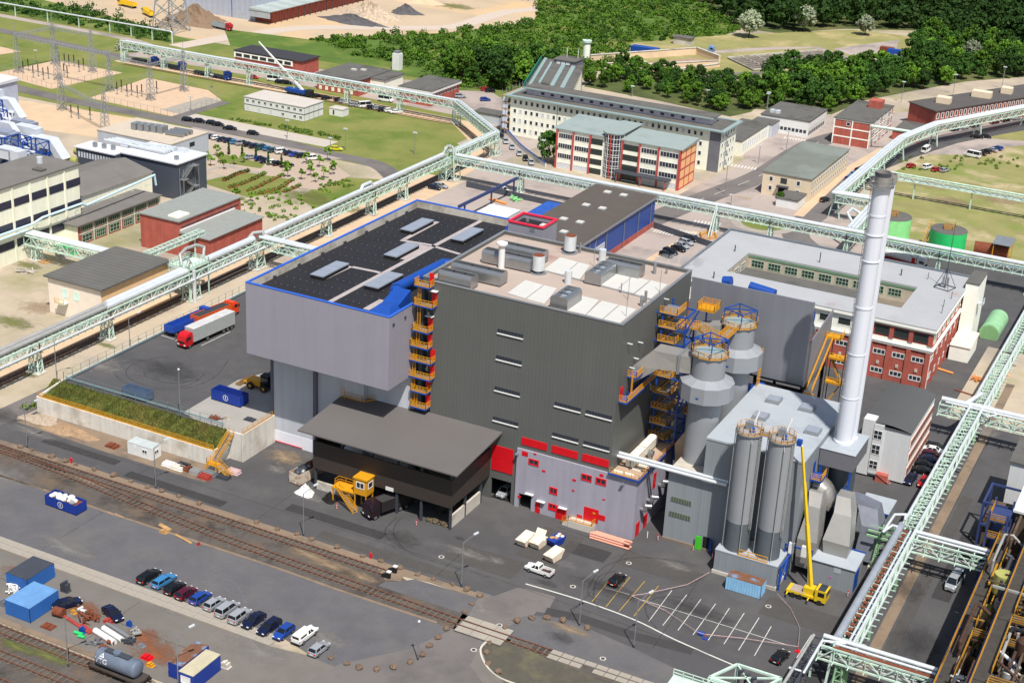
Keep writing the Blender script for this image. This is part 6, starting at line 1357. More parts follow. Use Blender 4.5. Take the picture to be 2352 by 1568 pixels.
for s in (-1,1):
 o = MB().prism([(28.4,-101.4+s*1.0-.25),(30.0,-101.4+s*1.0-.25),(30.0,-101.4+s*1.0+.25),(28.4,-101.4+s*1.0+.25)],.1,[.5,1.2,1.2,.5]).build('stop_shoe', DARK, bf); MB().box(29.4,30.1,-101.4+s*1.0-.3,-101.4+s*1.0+.3,1.21,1.4).build('white_block', WHITE, o)
WCN = mat('wall_concrete',(204,200,192),.92,.85, var=.07, scale=.3, fine=.06, streak=.12, stain=(176,168,154), stain_s=.2)
rw = thing('retaining_wall',(-40,-86,0), 'long pale concrete retaining wall below the grass bank', 'wall')
for k in range(9):
 xa = -61.2+k*4.75; MB().prism(R4(xa, xa+4.7,-86.1,-85.75),-.1,[3.45-.02*k]*4).build('panel', WCN, rw)
MB().box(-18.5,-18.15,-85.74,-81.5,-.1,3.4).build('panel', WCN, rw)
for k in range(2): MB().box(-18.5+k*1.7,-16.85+k*1.7,-81.75,-81.4,-.1,5.75).build('panel', WCN, rw)
for k in range(3): MB().box(-15.2,-14.85,-81.75+k*3.5,-78.3+k*3.5 if k < 2 else -71.4,-.1,5.75).build('panel', WCN, rw)
MB().prism([(-61.5,-86.1),(-61.2,-86.1),(-59.2,-81.5),(-59.5,-81.4)],-.1,[3.45,3.45,5.6,5.6]).build('panel', WCN, rw)
MB().prism([(-59.3,-81.4),(-59.0,-81.4),(-59.0,-5),(-59.3,-5)],0,5.75).build('side_wall', WCN, rw)
MB().rail([(-61.1,-85.9,3.4),(-18.4,-85.9,3.3)],1.05,.07, bars=3, step=1.5).build('railing', YEL, rw)
MB().rail([(-15.0,-81.5,5.75),(-15.0,-72,5.75)],1.0,.06, bars=2, step=1.5).build('railing', YEL, rw)
ys_ = thing('yard_stair',(-17,-85,0), 'yellow steel stair from the yard down past the retaining wall', 'stair')
stair(ys_,(-17.3,-81.9,5.6),(-17.3,-87.2,1.9),1.1, YEL); MB().box(-18.2,-15.9,-88.6,-87.2,1.7,1.9).build('landing', YEL, ys_); MB().rail([(-18.1,-87.3,1.9),(-18.1,-88.5,1.9),(-16,-88.5,1.9)],1.1,.07).build('railing', YEL, ys_); stair(ys_,(-15.9,-87.9,1.8),(-13.2,-87.9,.1),1.1, YEL)
for x, y in ((-18.1,-88.5),(-16,-88.5),(-18.1,-87.3)): MB().bar((x, y,0),(x, y,1.8),.16).build('leg', YEL, ys_)
FEN = mat('fence_green_grey',(104,128,128),1.0,.6)
yf = thing('yard_fence',(-40,-81.2, YZ), 'grey-green wire fence with guard rail round the raised yard', 'fence')
fpts = [(-58.8,-6),(-58.8,-81.1),(-20,-81.1)]
for a, c in zip(fpts, fpts[1:]):
 a, c = Vector((*a,0)), Vector((*c,0)); n = int((c-a).length/2.5)
 for i in range(n+1): p = a.lerp(c, i/n); MB().bar(p+Vector((0,0, YZ)), p+Vector((0,0, YZ+2.0)),.07).build('post', FEN, yf)
 for z in (.05,1.0,1.95): MB().bar(a+Vector((0,0, YZ+z)), c+Vector((0,0, YZ+z)),.035).build('wire', FEN, yf)
 d = (c-a).normalized(); s = Vector((-d.y, d.x,0))*.6
 MB().bar(a+s+Vector((0,0, YZ+.6)), c+s+Vector((0,0, YZ+.6)),.08,.3).build('guard_rail', mat('teal_rail',(140,168,172),1.05,.5), yf)
lpm = MB().cyl((0,0,0),(0,0,8.2),.11,.08,8);
def lamp(px, k, label, z=0, rz=0.0, h=8.2, arm=True, grp='lamp posts by the road'):
 p = G(*k(*px), z); t = thing('lamp_post', tuple(p), label, 'lamp post', grp)
 MB().cyl(p, p+Vector((0,0, h)),.1,.075,8).build('pole', STEEL, t); MB().cyl(p, p+Vector((0,0,.5)),.16, n=8).build('foot', GREYST, t)
 if arm:
  d = Vector((cos(rz), sin(rz),0)); e = p+Vector((0,0, h))+d*2.0+Vector((0,0,1.1)); MB().bar(p+Vector((0,0, h)), e,.08).build('arm', STEEL, t)
  MB().bar(e-d*.1, e+d*.75+Vector((0,0,.25)),.34,.2).build('lamp_head', PIPEW, t)
 else: MB().ball(p+Vector((0,0, h)),.25,8,5).build('lamp_head', PIPEW, t)
A60 = 1.0
for k, px, lab in ((b3,(632,1030), 'street lamp on the verge below the white parking edge line'),(b3,(1120,1225), 'street lamp standing in front of the empty parking bays'),(b2,(1855,680), 'street lamp between the road and the level crossing'),(b2,(440,225), 'street lamp on the verge in front of the yellow cabin'),(r1,(1395,1360), 'street lamp on the verge in front of the white site cabin'),(r1,(245,995), 'street lamp at the left bend of the road'),(b1,(612,1395), 'tall lamp between the lower railway tracks'),(b1,(1597,1560), 'lamp in front of the two blue site containers')): lamp(px, k, lab,0, A60)
lamp((1465,1335), b2, 'thin bare pole on the gravel near the boulder bend',0,0,6.8, False)
lamp((1615,725), r1, 'tall slim lamp at the edge of the raised yard', YZ,0,10, False); lamp((510,400), r1, 'lamp pole at the far corner of the raised yard',0, A60,9); lamp((1165,110), r1, 'lamp pole beside the pump house platform',0, A60,7)
for i,(k, px, h) in enumerate(((t2,(295,1245),6),(t2,(815,1350),7),(t2,(680,1350),4),(t2,(1435,1385),7),(t3,(300,1480),8),(t3,(2235,1470),6),(t3,(2315,985),6.5),(t3,(1105,870),4),(t3,(1775,930),5),(t4,(45,985),6),(t4,(220,1360),7),(t4,(1250,920),8),(t4,(1715,850),8),(t4,(2150,800),9),(u3,(1935,235),9),(t1,(1900,795),5),(t1,(325,575),5),(t1,(1710,1000),5),(u3,(1990,330),3))):
 p = G(*k(*px)); where = ['beside the portacabins', 'on the lawn right of the portacabins', 'beside the yellow car', 'near the right end of the lawn', 'by the curved car row', 'on the street by the zebra crossing', 'at the tree line behind the offices', 'behind the long office roof', 'in the trees behind the office', 'left of the low white hall', 'on the street by the beige office', 'above the striped brick block', 'above the long brick hall', 'near the right picture edge', 'on the junction behind the blue hall', 'on the lawn by the switchyard', 'inside the left switchyard pad', 'by the switchyard slab', 'at the street mouth by the pipe bridge'][i]
 t = thing('lamp_post', tuple(p), 'slim background lamp post '+where, 'lamp post', 'background lamp posts'); MB().cyl(p, p+Vector((0,0, h)),.1, n=6).build('pole', STEEL, t); MB().box(p.x-.7, p.x+.7, p.y-.25, p.y+.25, h+p.z, h+.35).build('lamp_head', PIPEW, t)
BO = mat('brown_boulder',(124,104,88),1.2,.9, var=.25, scale=1.5, fine=.2, bump=.5)
bms = []
for v in range(5):
 q = MB(); q.ball((0,0,.25),.5,8,5,.8); q.v = [(x*random.uniform(.75,1.3)*1.25, y*random.uniform(.75,1.25), max(0, z*random.uniform(.8,1.2))) for x, y, z in q.v]; q.smooth = [False]*len(q.f); bms.append(q.mesh('boulder', BO))
rows = [('brown boulder in the row beside the left road bend and siding', 'boulders along the left verge', r1,[(185,985),(285,1015),(465,1075),(590,1115),(680,1145),(845,1190),(1020,1245),(1175,1295),(1325,1345),(1450,1385),(1600,1430),(1785,1495)]),
  ('brown boulder in the verge row between the road and the buffer stop', 'boulders along the middle verge', b2,[(20,100),(205,165),(385,210),(515,255),(745,330),(970,405),(1135,450),(1300,510)]),
  ('brown boulder on the gravel edge between buffer stop and level crossing', 'boulders by the level crossing', b2,[(1465,570),(1605,610),(1775,660),(1905,705),(2020,760),(1950,835),(1880,910)]),
  ('brown boulder on the curved gravel edge in front of the parked cars', 'boulders round the gravel bend', b2,[(1720,1055),(1645,1135),(1570,1210),(1505,1290),(1395,1355),(1245,1405),(1095,1420),(940,1410),(830,1370),(685,1320)]),
  ('brown boulder on the kerbed island at the bottom centre', 'boulders on the kerbed island', b2,[(2245,1050),(2105,1190),(2075,1265),(2095,1365),(2185,1440)]),
  ('brown boulder on the verge below the parking edge line', 'boulders below the parking line', b3,[(75,990),(205,965),(345,960),(485,985),(705,1050)])]
for lab, grp, k, L in rows:
 for px in L:
  p = G(*k(px[0], px[1]+8)); o = bpy.data.objects.new('boulder', random.choice(bms)); COL.objects.link(o); s = random.uniform(.75,1.2); o.location = (p.x, p.y,.06); o.scale = (s, s, s*random.uniform(.8,1.1)); o.rotation_euler[2] = random.uniform(0,6); tag(o, lab, 'boulder', grp)
for i,(k, px) in enumerate(((r1,(640,1135)),(b2,(1045,430)))):
 p = G(*k(*px)); t = thing('fire_hydrant', tuple(p),['red hydrant on the left verge between the boulders', 'red hydrant on the verge near the buffer stop'][i], 'hydrant'); MB().cyl(p, p+Vector((0,0,1.0)),.17, n=10).build('barrel', RED, t); MB().ball(p+Vector((0,0,1.05)),.2,10,6).build('dome', RED, t); MB().cyl(p+Vector((-.35,0,.7)), p+Vector((.35,0,.7)),.09, n=8).build('nozzle', RED, t)
for i,(k, px) in enumerate(((b2,(1965,1250)),(b2,(2195,1030)),(b3,(843,1328)),(b3,(1075,473)),(b3,(2325,860)),(b2,(1675,418)),(b3,(575,683)))):
 p = G(*k(*px)); q = MB(); q.lathe((p.x, p.y,.07),[(.5,0),(.5,.05),(.32,.05)],16); o = thing('manhole', tuple(p),['manhole on the access road below the crossing', 'manhole right of the level crossing', 'manhole on the gravel above the slab walk', 'manhole in front of the filter house', 'manhole by the crane truck', 'manhole on the road near the shed', 'square manhole at the parking edge line'][i], 'manhole'); q.build('ring', CONC, o); MB().cyl((p.x, p.y,.06),(p.x, p.y,.1),.32, n=14).build('cover', GREYST, o)
RW = mat('red_white',(226,120,110),1.0,.6)
for i,(k, px) in enumerate(((r2,(738,1545)),(b2,(1075,80)),(b2,(1450,135)),(b3,(1335,268)),(b3,(1650,360)),(b3,(1822,430)),(b4,(770,770)),(b3,(1240,242)))):
 p = G(*k(*px)); t = thing('marker_post', tuple(p),['red-white post beside the black tarpaulin heap', 'red-white post left of the black truck', 'red-white post right of the black truck', 'red-white post at the annex corner gap', 'red-white post left of the green door', 'red-white post by the silo base corner', 'red-white post in front of the fan house', 'white post at the pipe stack corner'][i], 'post')
 for j in range(5): MB().cyl(p+Vector((0,0, j*.24)), p+Vector((0,0, j*.24+.24)),.09, n=8).build('band', WHITE if j % 2 or i == 7 else RED, t)
TP = mat('barrier_tape',(226,190,190),1.2,.6, var=.3, scale=3)
tape = [G(*b3(1800,550),1.0), G(*b3(1600,660),.35), G(*b3(1230,740),1.0), G(*b3(1100,760),1.0), G(*b3(1400,890),.4), G(*b3(1690,1085),.8), G(*b3(1760,1105),.9), G(*b3(2100,1140),.5), G(*b4(330,1215),1.0), G(*b4(345,1050),.3), G(*b4(260,870),.3), G(*b4(140,740),1.0)]
tt = thing('barrier_tape', tuple(tape[3]), 'red-white barrier tape strung loosely across the empty parking bays', 'tape')
q = MB(); cur = 0
for a, c in zip(tape, tape[1:]):
 n = max(2, int((c-a).length/.8))
 for i in range(n): q.bar(a.lerp(c, i/n), a.lerp(c,(i+.97)/n),.03,.1)
q.build('ribbon', TP, tt)
for i, p in enumerate((tape[6], tape[8])): MB().cyl((p.x, p.y,.05),(p.x, p.y,1.0),.05, n=6).build('stake', RED, tt); MB().box(p.x-.4, p.x+.4, p.y-.3, p.y+.3,.04,.2).build('stake_foot', RED if i else BLUE, tt)
tag(MB().prism([G(*b3(1685,1085))[:2], G(*b3(1760,1105))[:2], G(*b3(1730,1130))[:2], G(*b3(1690,1110))[:2]],.05,.35).build('blue_tarpaulin', BLUE), 'crumpled blue tarpaulin lying across the bay lines', 'tarpaulin')
PYL = mat('pylon_grey',(136,140,142),1.0,.6)
def pylon(p, h, label, wb=1.5):
 t = thing('lattice_pylon', tuple(p), label, 'pylon', 'switchyard pylons'); q = MB(); n = 9
 def c4(z): w_ = wb*(1-z/h*.72)/2*1.6; return [Vector((p.x+a*w_, p.y+e*w_, z)) for a, e in ((-1,-1),(1,-1),(1,1),(-1,1))]
 for i in range(n):
  A, B_ = c4(h*i/n), c4(h*(i+1)/n)
  for j in range(4): q.bar(A[j], B_[j],.14); q.bar(A[j], B_[(j+1) % 4],.08); q.bar(A[(j+1) % 4], B_[j],.08)
 q.build('lattice', PYL, t); MB().bar((p.x, p.y, h),(p.x, p.y, h+4),.1).build('spike', PYL, t); return t
PH = [(t1,(160,650),15),(t1,(490,580),16),(t1,(830,650),16),(t1,(985,820),15),(t1,(1350,900),15),(t1,(1650,820),15),(t1,(555,990),13),(t1,(945,1200),14),(t1,(520,720),14)]
pos = [G(*k(*px)) for k, px, h in PH]
wh = ['leftmost on the left pad', 'behind the left pad', 'at the right end of the left pad', 'between the two pads', 'middle of the right pad', 'at the back of the right pad', 'beside the campus road', 'nearest the laboratory', 'at the front of the left pad']
for (k, px, h), p, w_ in zip(PH, pos, wh): pylon(p, h, 'grey lattice switchyard pylon '+w_)
for i,(a, c, z) in enumerate(((0,1,13.5),(1,2,13.5),(3,4,12),(4,5,12),(6,7,8.5),(0,3,13))):
 A_, C_2 = pos[a], pos[c]; t = thing('busbar_beam', tuple((A_+C_2)/2),['lattice beam spanning the two rear left pylons', 'lattice beam on the right of the rear pylons', 'lattice beam over the gap between the pads', 'lattice beam over the right pad', 'low lattice beam beside the campus road', 'lattice beam along the left pad'][i], 'beam'); q = MB(); d = (C_2-A_); n = int(d.length/1.6); s = Vector((-d.y, d.x,0)).normalized()*.5
 for e in (-1,1):
  q.bar(A_+s*e+Vector((0,0, z)), C_2+s*e+Vector((0,0, z)),.12); q.bar(A_+s*e+Vector((0,0, z+.9)), C_2+s*e+Vector((0,0, z+.9)),.12)
 for j in range(n):
  p0, p1 = A_.lerp(C_2, j/n), A_.lerp(C_2,(j+1)/n); q.bar(p0-s+Vector((0,0, z)), p1+s+Vector((0,0, z+.9)),.08); q.bar(p0+s+Vector((0,0, z+.9)), p1-s+Vector((0,0, z)),.08)
 q.build('beam', PYL, t)
BR = mat('brown_insulator',(58,40,34),1.0,.5)
for i,(k, L) in enumerate(((t1,[(210,660),(255,640),(300,700),(345,690),(390,720),(435,710),(535,600),(580,590),(620,600),(665,600),(710,650),(750,630),(575,680),(605,700)]),(t1,[(1050,850),(1090,830),(1140,870),(1180,860),(1232,880),(1272,870),(1405,840)]),(t1,[(640,1060),(705,1070),(810,1080)]))):
 for j, px in enumerate(L):
  p = G(*k(*px)); t = thing('switchgear', tuple(p), 'dark insulator post on grey stand in the switchyard', 'switchgear', 'insulator posts in the switchyard'); MB().bar(p, p+Vector((0,0,2.0)),.22).build('stand', PYL, t); MB().cyl(p+Vector((0,0,2.0)), p+Vector((0,0,4.6)),.2, n=6).build('insulator', BR, t); MB().box(p.x-.9, p.x+.9, p.y-.15, p.y+.15,1.9,2.1).build('crossbar', PYL, t)
sf = [GL(t1,[(0,640),(460,800),(1100,655),(520,540)]), GL(t1,[(800,880),(1560,1050),(1990,905),(1865,810),(1320,700)])]
for i, poly in enumerate(sf):
 t = thing('pad_fence', tuple(poly[0]),['thin wire fence round the left switchyard pad', 'thin wire fence round the right switchyard pad'][i], 'fence'); q = MB()
 for a, c in zip(poly, poly[1:]+poly[:1]):
  n = int((c-a).length/3)
  for j in range(n): q.bar(a.lerp(c, j/n), a.lerp(c, j/n)+Vector((0,0,2)),.08)
  q.bar(a+Vector((0,0,2)), c+Vector((0,0,2)),.05)
 q.build('posts', PYL, t)
bp = thing('tall_pylon', tuple(G(*t1(1535,270))), 'legs of a tall grey transmission pylon above the spoil heap', 'pylon')
q = MB(); cx_ = G(*t1(1535,280));
for i in range(6):
 def c4(z): w_ = 5.6*(1-z/60); return [Vector((cx_.x+a*w_, cx_.y+e*w_, z)) for a, e in ((-1,-1),(1,-1),(1,1),(-1,1))]
 A_, B_ = c4(i*6), c4((i+1)*6)
 for j in range(4): q.bar(A_[j], B_[j],.5); q.bar(A_[j], B_[(j+1) % 4],.25); q.bar(A_[(j+1) % 4], B_[j],.25)
q.build('lattice', PYL, bp)
# ================================================================ VEHICLES
LAMPW = mat('headlamp',(230,232,235),1.0,.2, var=0); LAMPR = mat('tail_lamp',(190,20,20),.9,.3, var=0); PLATE = mat('number_plate',(226,226,220),1.0,.5, var=0); BUMP = mat('black_plastic',(36,36,38),1.0,.7, var=0)
PROTO = {}
BODYP = paint((120,120,120))
def loftx(stations, m_name, mats, parent, cap=True):
 """stations: (x, [(y,z)...]) closed rings"""
 q = MB(); n = len(stations[0][1]); vs = [(x, y, z) for x, ring in stations for y, z in ring]; fs = []
 for i in range(len(stations)-1):
  for j in range(n): fs.append((i*n+j, i*n+(j+1) % n,(i+1)*n+(j+1) % n,(i+1)*n+j))
 if cap: fs += [tuple(range(n-1,-1,-1)), tuple(range((len(stations)-1)*n, len(stations)*n))]
 q.add(vs, fs); return q.build(m_name, mats, parent)
def wheel(root, x, y, r=.31, wd=.2):
 s = 1 if y > 0 else -1; t = MB().cyl((x, y-s*wd, r),(x, y+s*.015, r), r, n=14).build('wheel', TYRE, root); MB().cyl((x, y+s*.016, r),(x, y+s*.03, r), r*.62, n=10).build('rim', RIM, t)
SPEC = {  # L, W, hood z, roof z, trunk z, greenhouse base rear/front, top rear/front
 'hatchback': (4.0,1.72,.92,1.47,1.0,-1.92,.95,-1.55,.22), 'saloon': (4.6,1.78,.9,1.42,.98,-1.55,1.05,-.95,.25), 'estate': (4.65,1.78,.92,1.46,1.0,-2.2,1.05,-1.85,.3),
 'people carrier': (4.6,1.84,1.05,1.78,1.1,-2.2,1.35,-2.0,.55), 'off-roader': (4.3,1.84,1.12,1.78,1.15,-2.05,.75,-1.95,.3), 'minibus': (5.6,1.98,1.25,2.35,1.2,-2.75,2.1,-2.68,1.55)}
def make_car(kind):
 L, W, hz, rz, tz, gr, gf, tr, tf = SPEC[kind]; w_ = W/2; t = thing('car',(0,0,0), kind, 'car')
 st = []
 for u, ww, top in ((-L/2,.84, tz-.12),(-L/2+.12,.93, tz-.02),(gr,.99, tz+.02),(0,1.0,(tz+hz)/2+.03),(gf,.99, hz+.04),(L/2-.55,.96, hz-.08),(L/2-.15,.9, hz-.2),(L/2,.78, hz-.34)):
  a = w_*ww; zl = .24 if abs(u) < L/2-.2 else .34; st.append((u,[(-a*.92, zl),(-a, zl+.18),(-a, top-.2),(-a*.95, top-.04),(-a*.8, top),(a*.8, top),(a*.95, top-.04),(a, top-.2),(a, zl+.18),(a*.92, zl)]))
 loftx(st, 'body', BODYP, t)
 bz = (tz+hz)/2
 def ring(x, ww, z): return [(x,-w_*ww, z),(x, w_*ww, z)]
 B = [(gr,-w_*.9, tz),(gf,-w_*.9, hz+.02),(gf, w_*.9, hz+.02),(gr, w_*.9, tz)]; T_ = [(tr,-w_*.72, rz-.04),(tf,-w_*.72, rz-.05),(tf, w_*.72, rz-.05),(tr, w_*.72, rz-.04)]
 MB().add(B+T_,[(0,1,5,4),(1,2,6,5),(2,3,7,6),(3,0,4,7),(4,5,6,7)]).build('glasshouse', DGLASS, t)
 rf = MB().add([(tr-.06,-w_*.75, rz-.06),(tf+.08,-w_*.75, rz-.07),(tf+.08, w_*.75, rz-.07),(tr-.06, w_*.75, rz-.06),(tr+.15,-w_*.6, rz),(tf-.15,-w_*.6, rz),(tf-.15, w_*.6, rz),(tr+.15, w_*.6, rz)],[(0,1,5,4),(1,2,6,5),(2,3,7,6),(3,0,4,7),(4,5,6,7)]).build('roof', BODYP, t)
 q = MB()
 for s in (-1,1):
  for f,(b_, t2_) in enumerate(((B[0], T_[0]),(B[1], T_[1]))): q.bar((b_[0], s*w_*.91, b_[2]),(t2_[0], s*w_*.73, t2_[2]),.09)
  xm = (gr+gf)/2-.1; q.bar((xm, s*w_*.915, bz),(xm-.05, s*w_*.735, rz-.05),.08)
 q.build('pillar', BODYP, t, split=True)
 for s in (-1,1):
  for x in (-L/2+.8, L/2-.85): wheel(t, x, s*w_*.99,.31 if W < 1.83 else .35)
  MB().box(L/2-.2, L/2-.04, s*w_*.62-.17, s*w_*.62+.17, hz-.36, hz-.2).build('headlight', LAMPW, t); MB().box(-L/2-.015,-L/2+.12, s*w_*.68-.12, s*w_*.68+.12, tz-.36, tz-.12).build('tail_light', LAMPR, t)
  MB().box(gf-.35, gf-.15, s*(w_+.02)-.09, s*(w_+.02)+.09, hz+.04, hz+.18).build('mirror', BODYP, t)
 MB().box(-L/2-.02,-L/2,-.26,.26,.5,.62).build('number_plate', PLATE, t); MB().box(L/2-.04, L/2+.01,-.4,.4,.36,.48).build('grille', BUMP, t)
 return t
CN = {'k': ((26,27,31), 'black'), 'n': ((26,34,66), 'navy'), 's': ((172,176,182), 'silver'), 'w': ((236,236,234), 'white'), 'b': ((38,78,168), 'blue'), 'r': ((190,32,34), 'red'), 'm': ((92,22,46), 'maroon'), 'c': ((66,142,198), 'light blue'), 'y': ((236,226,40), 'bright yellow'), 'g': ((92,96,102), 'grey'), 't': ((40,84,96), 'teal')}
KN = {'h': 'hatchback', 's': 'saloon', 'e': 'estate', 'p': 'people carrier', 'o': 'off-roader', 'v': 'minibus'}
def setpaint(o, m):
 for c in (o, *o.children):
  if c.type == 'MESH' and c.data.materials and c.data.materials[0] == BODYP: c.material_slots[0].link = 'OBJECT'; c.material_slots[0].material = m
ORD = ['first', 'second', 'third', 'fourth', 'fifth', 'sixth', 'seventh', 'eighth', 'ninth', 'tenth', 'eleventh', 'twelfth', 'thirteenth', 'fourteenth']
def cars(k, where, grp, items, hdg, z=0.0, first=0):
 """items: (x, y, colour letter + kind letter [, heading]); order left to right"""
 for i, it in enumerate(items):
  x, y, cc = it[:3]; kind = KN[cc[1]]; h = it[3] if len(it) > 3 else hdg; used = kind in PROTO
  if not used: PROTO[kind] = make_car(kind)
  p = G(*(k(x, y)),.7+z); o = place(PROTO[kind], used,(p.x, p.y, z+.05), radians(h+random.uniform(-1.5,1.5)), '%s %s, %s' % (CN[cc[0]][1], kind, where % ORD[i+first]) if '%s' in where else '%s %s %s' % (CN[cc[0]][1], kind, where), grp)
  o['category'] = 'van' if kind == 'minibus' else 'car'; o.name = 'minibus' if kind == 'minibus' else 'parked_car'; setpaint(o, paint(CN[cc[0]][0],0 if cc[0] == 'w' else .25))
cars(b1, '%s from the left in the row on the concrete strip', 'cars on the concrete strip',[(1335,580, 'ke'),(1470,622, 'ce'),(1567,687, 'kh'),(1668,732, 'mh'),(1797,774, 'bh'),(1922,827, 'sh'),(2037,880, 'sp'),(2150,940, 'so')],88)
cars(b2, '%s from the left in the row on the concrete strip', 'cars on the concrete strip',[(-5,975, 'ns'),(132,1035, 'ne'),(262,1083, 'bh')],-92, first=8)
cars(b2, 'last at the right end of the row on the concrete strip', 'cars on the concrete strip',[(580,1230, 'sh')],88)
cars(b1, 'standing alone by the red scrap pile', 'cars in the lower left yard',[(1010,915, 'ns')],-22); cars(b1, 'half hidden behind the blue double container', 'cars in the lower left yard',[(600,825, 'ns')],62)
cars(b3, 'alone in the yellow-lined parking bay', 'cars in the empty car park',[(975,612, 'kh')],84); cars(b4, 'parked in the bays at the lower right', 'cars in the empty car park',[(172,1300, 'kh')],80)
cars(b4, 'parked in the shade under the pipe bridge at right', None,[(1728,640, 'sv')],-95)
cars(r2, 'inside the open garage bay of the boiler house', None,[(2255,1385, 'sp')],-96)
cars(r4, '%s from the back beside the corrugated building', 'cars beside the corrugated building',[(1560,985, 'kh'),(1545,1015, 'ws'),(1530,1055, 'mh'),(1510,1095, 'ns'),(1460,1140, 'kh'),(1450,1195, 'ks')],10)
cars(r4, 'nose-out near the front corner of the corrugated building', 'cars beside the corrugated building',[(1335,1270, 'ns',-94),(1455,1300, 'rh',-94)],-94)
cars(u3, '%s from the left in the row right of the blue hall', 'cars right of the blue hall',[(1412,770, 'kh'),(1450,743, 'ke'),(1522,715, 'ks'),(1552,688, 'ss'),(1592,660, 'se'),(1615,636, 'kh'),(1655,618, 'ss')],-20)
cars(u4, 'driving along the street behind the chimney', None,[(572,278, 'kh')],70); cars(u4, '%s from the left along the kerb of the beige office', 'cars along the beige office',[(785,88, 'bh'),(832,48, 'cs'),(875,12, 'nh')],80)
cars(t4, '%s from the left at the roadside under the curved bridge', 'cars under the curved bridge',[(1735,1155, 'nh'),(1818,1140, 'sh'),(1910,1122, 'ks'),(2090,1090, 'ms'),(2190,1072, 'ks'),(2280,1055, 'ss')],66)
cars(t4, '%s of the pair by the bridge footing', 'cars by the bridge footing',[(1932,1220, 'ks'),(2012,1220, 'kh')],10)
cars(t4, '%s from the left on the edge of the dry meadow', 'cars on the meadow edge',[(1342,1482, 'rh'),(1488,1495, 'wp'),(1565,1515, 'rh'),(1640,1522, 'sh')],70)
cars(t4, '%s from the left in the cluster on the gravel road', 'cars on the gravel road',[(1890,1390, 'wv',170),(1965,1368, 'ks'),(2015,1352, 'kh'),(2065,1340, 'ss'),(2115,1325, 'bh')],150); cars(t4, 'standing alone on the gravel road', None,[(1475,1345, 'wv')],85)
cars(t2, '%s from the left along the blue-capped wall', 'cars along the curved wall',[(2212,1220, 'kh'),(2252,1262, 'se'),(2308,1315, 'sh')],-62); cars(t3, '%s from the left along the blue-capped wall', 'cars along the curved wall',[(95,1372, 'sh'),(150,1415, 'kh'),(202,1450, 'ss')],-62, first=3)
cars(t2, '%s from the left in the row under the pipe bridge', 'cars under the north bridge',[(560,858, 'ks'),(645,875, 'kh'),(760,893, 'kh'),(805,905, 'sh'),(893,935, 'sh'),(945,942, 'sh'),(1000,947, 'wv'),(1055,960, 'kh'),(1110,968, 'sh'),(1158,980, 'ks'),(1212,988, 'wh'),(1268,998, 'ws')],55)
cars(t2, '%s from the left in front of the dark-roof brick hall', 'cars by the brick hall',[(-10,690, 'rh'),(182,713, 'wv'),(232,733, 'kh'),(288,738, 'ke')],15); cars(t2, 'driving past the brick canteen', None,[(1178,895, 'wv')],5)
cars(t2, '%s from the left near the grey garage', 'cars near the grey garage',[(1845,862, 'so'),(2070,890, 'bh'),(2075,800, 'rh'),(2115,812, 'kh')],40)
cars(t1, '%s from the left in the front row of the campus car park', 'campus car park front row',[(1893,1222, 'ns'),(1945,1232, 'wh'),(2000,1246, 'ns'),(2058,1255, 'ns'),(2115,1270, 'ch'),(2170,1280, 'sp'),(2232,1292, 'kh'),(2290,1305, 'ne')],60)
cars(t2, '%s from the left in the right half of the campus front row', 'campus car park right half',[(20,1305, 'ns'),(72,1320, 'tp'),(130,1330, 'ch'),(182,1343, 'te'),(248,1355, 'wp'),(312,1368, 'nh'),(370,1380, 'bs'),(432,1390, 'ke'),(525,1413, 'wp')],60)
cars(t1, '%s from the left in the second campus row behind the cypresses', 'campus second row',[(2245,1405, 'ss'),(2335,1420, 'bh')],60); cars(t2, '%s from the left in the second campus row behind the cypresses', 'campus second row',[(62,1420, 'nh'),(112,1438, 'ns'),(165,1450, 'wh'),(215,1462, 'kh'),(290,1475, 'ks')],60, first=2)
cars(t2, 'parked by the lawn lamp', None,[(735,1330, 'yh')],25)
cars(t1, '%s from the left on the pale bays below the portacabins', 'cars on the pale bays',[(1690,1070, 'ke'),(1790,1082, 'kh'),(1900,1098, 'kh'),(1955,1112, 'kh'),(2060,1145, 'ks'),(2267,1190, 'kh')],20)
cars(u2, '%s of the pair behind the bunker', 'cars behind the bunker',[(1615,170, 'nh'),(1670,155, 'se')],0)
cars(r4, 'with lettering half hidden behind the right bridge', None,[(2300,110, 'wv')],75)
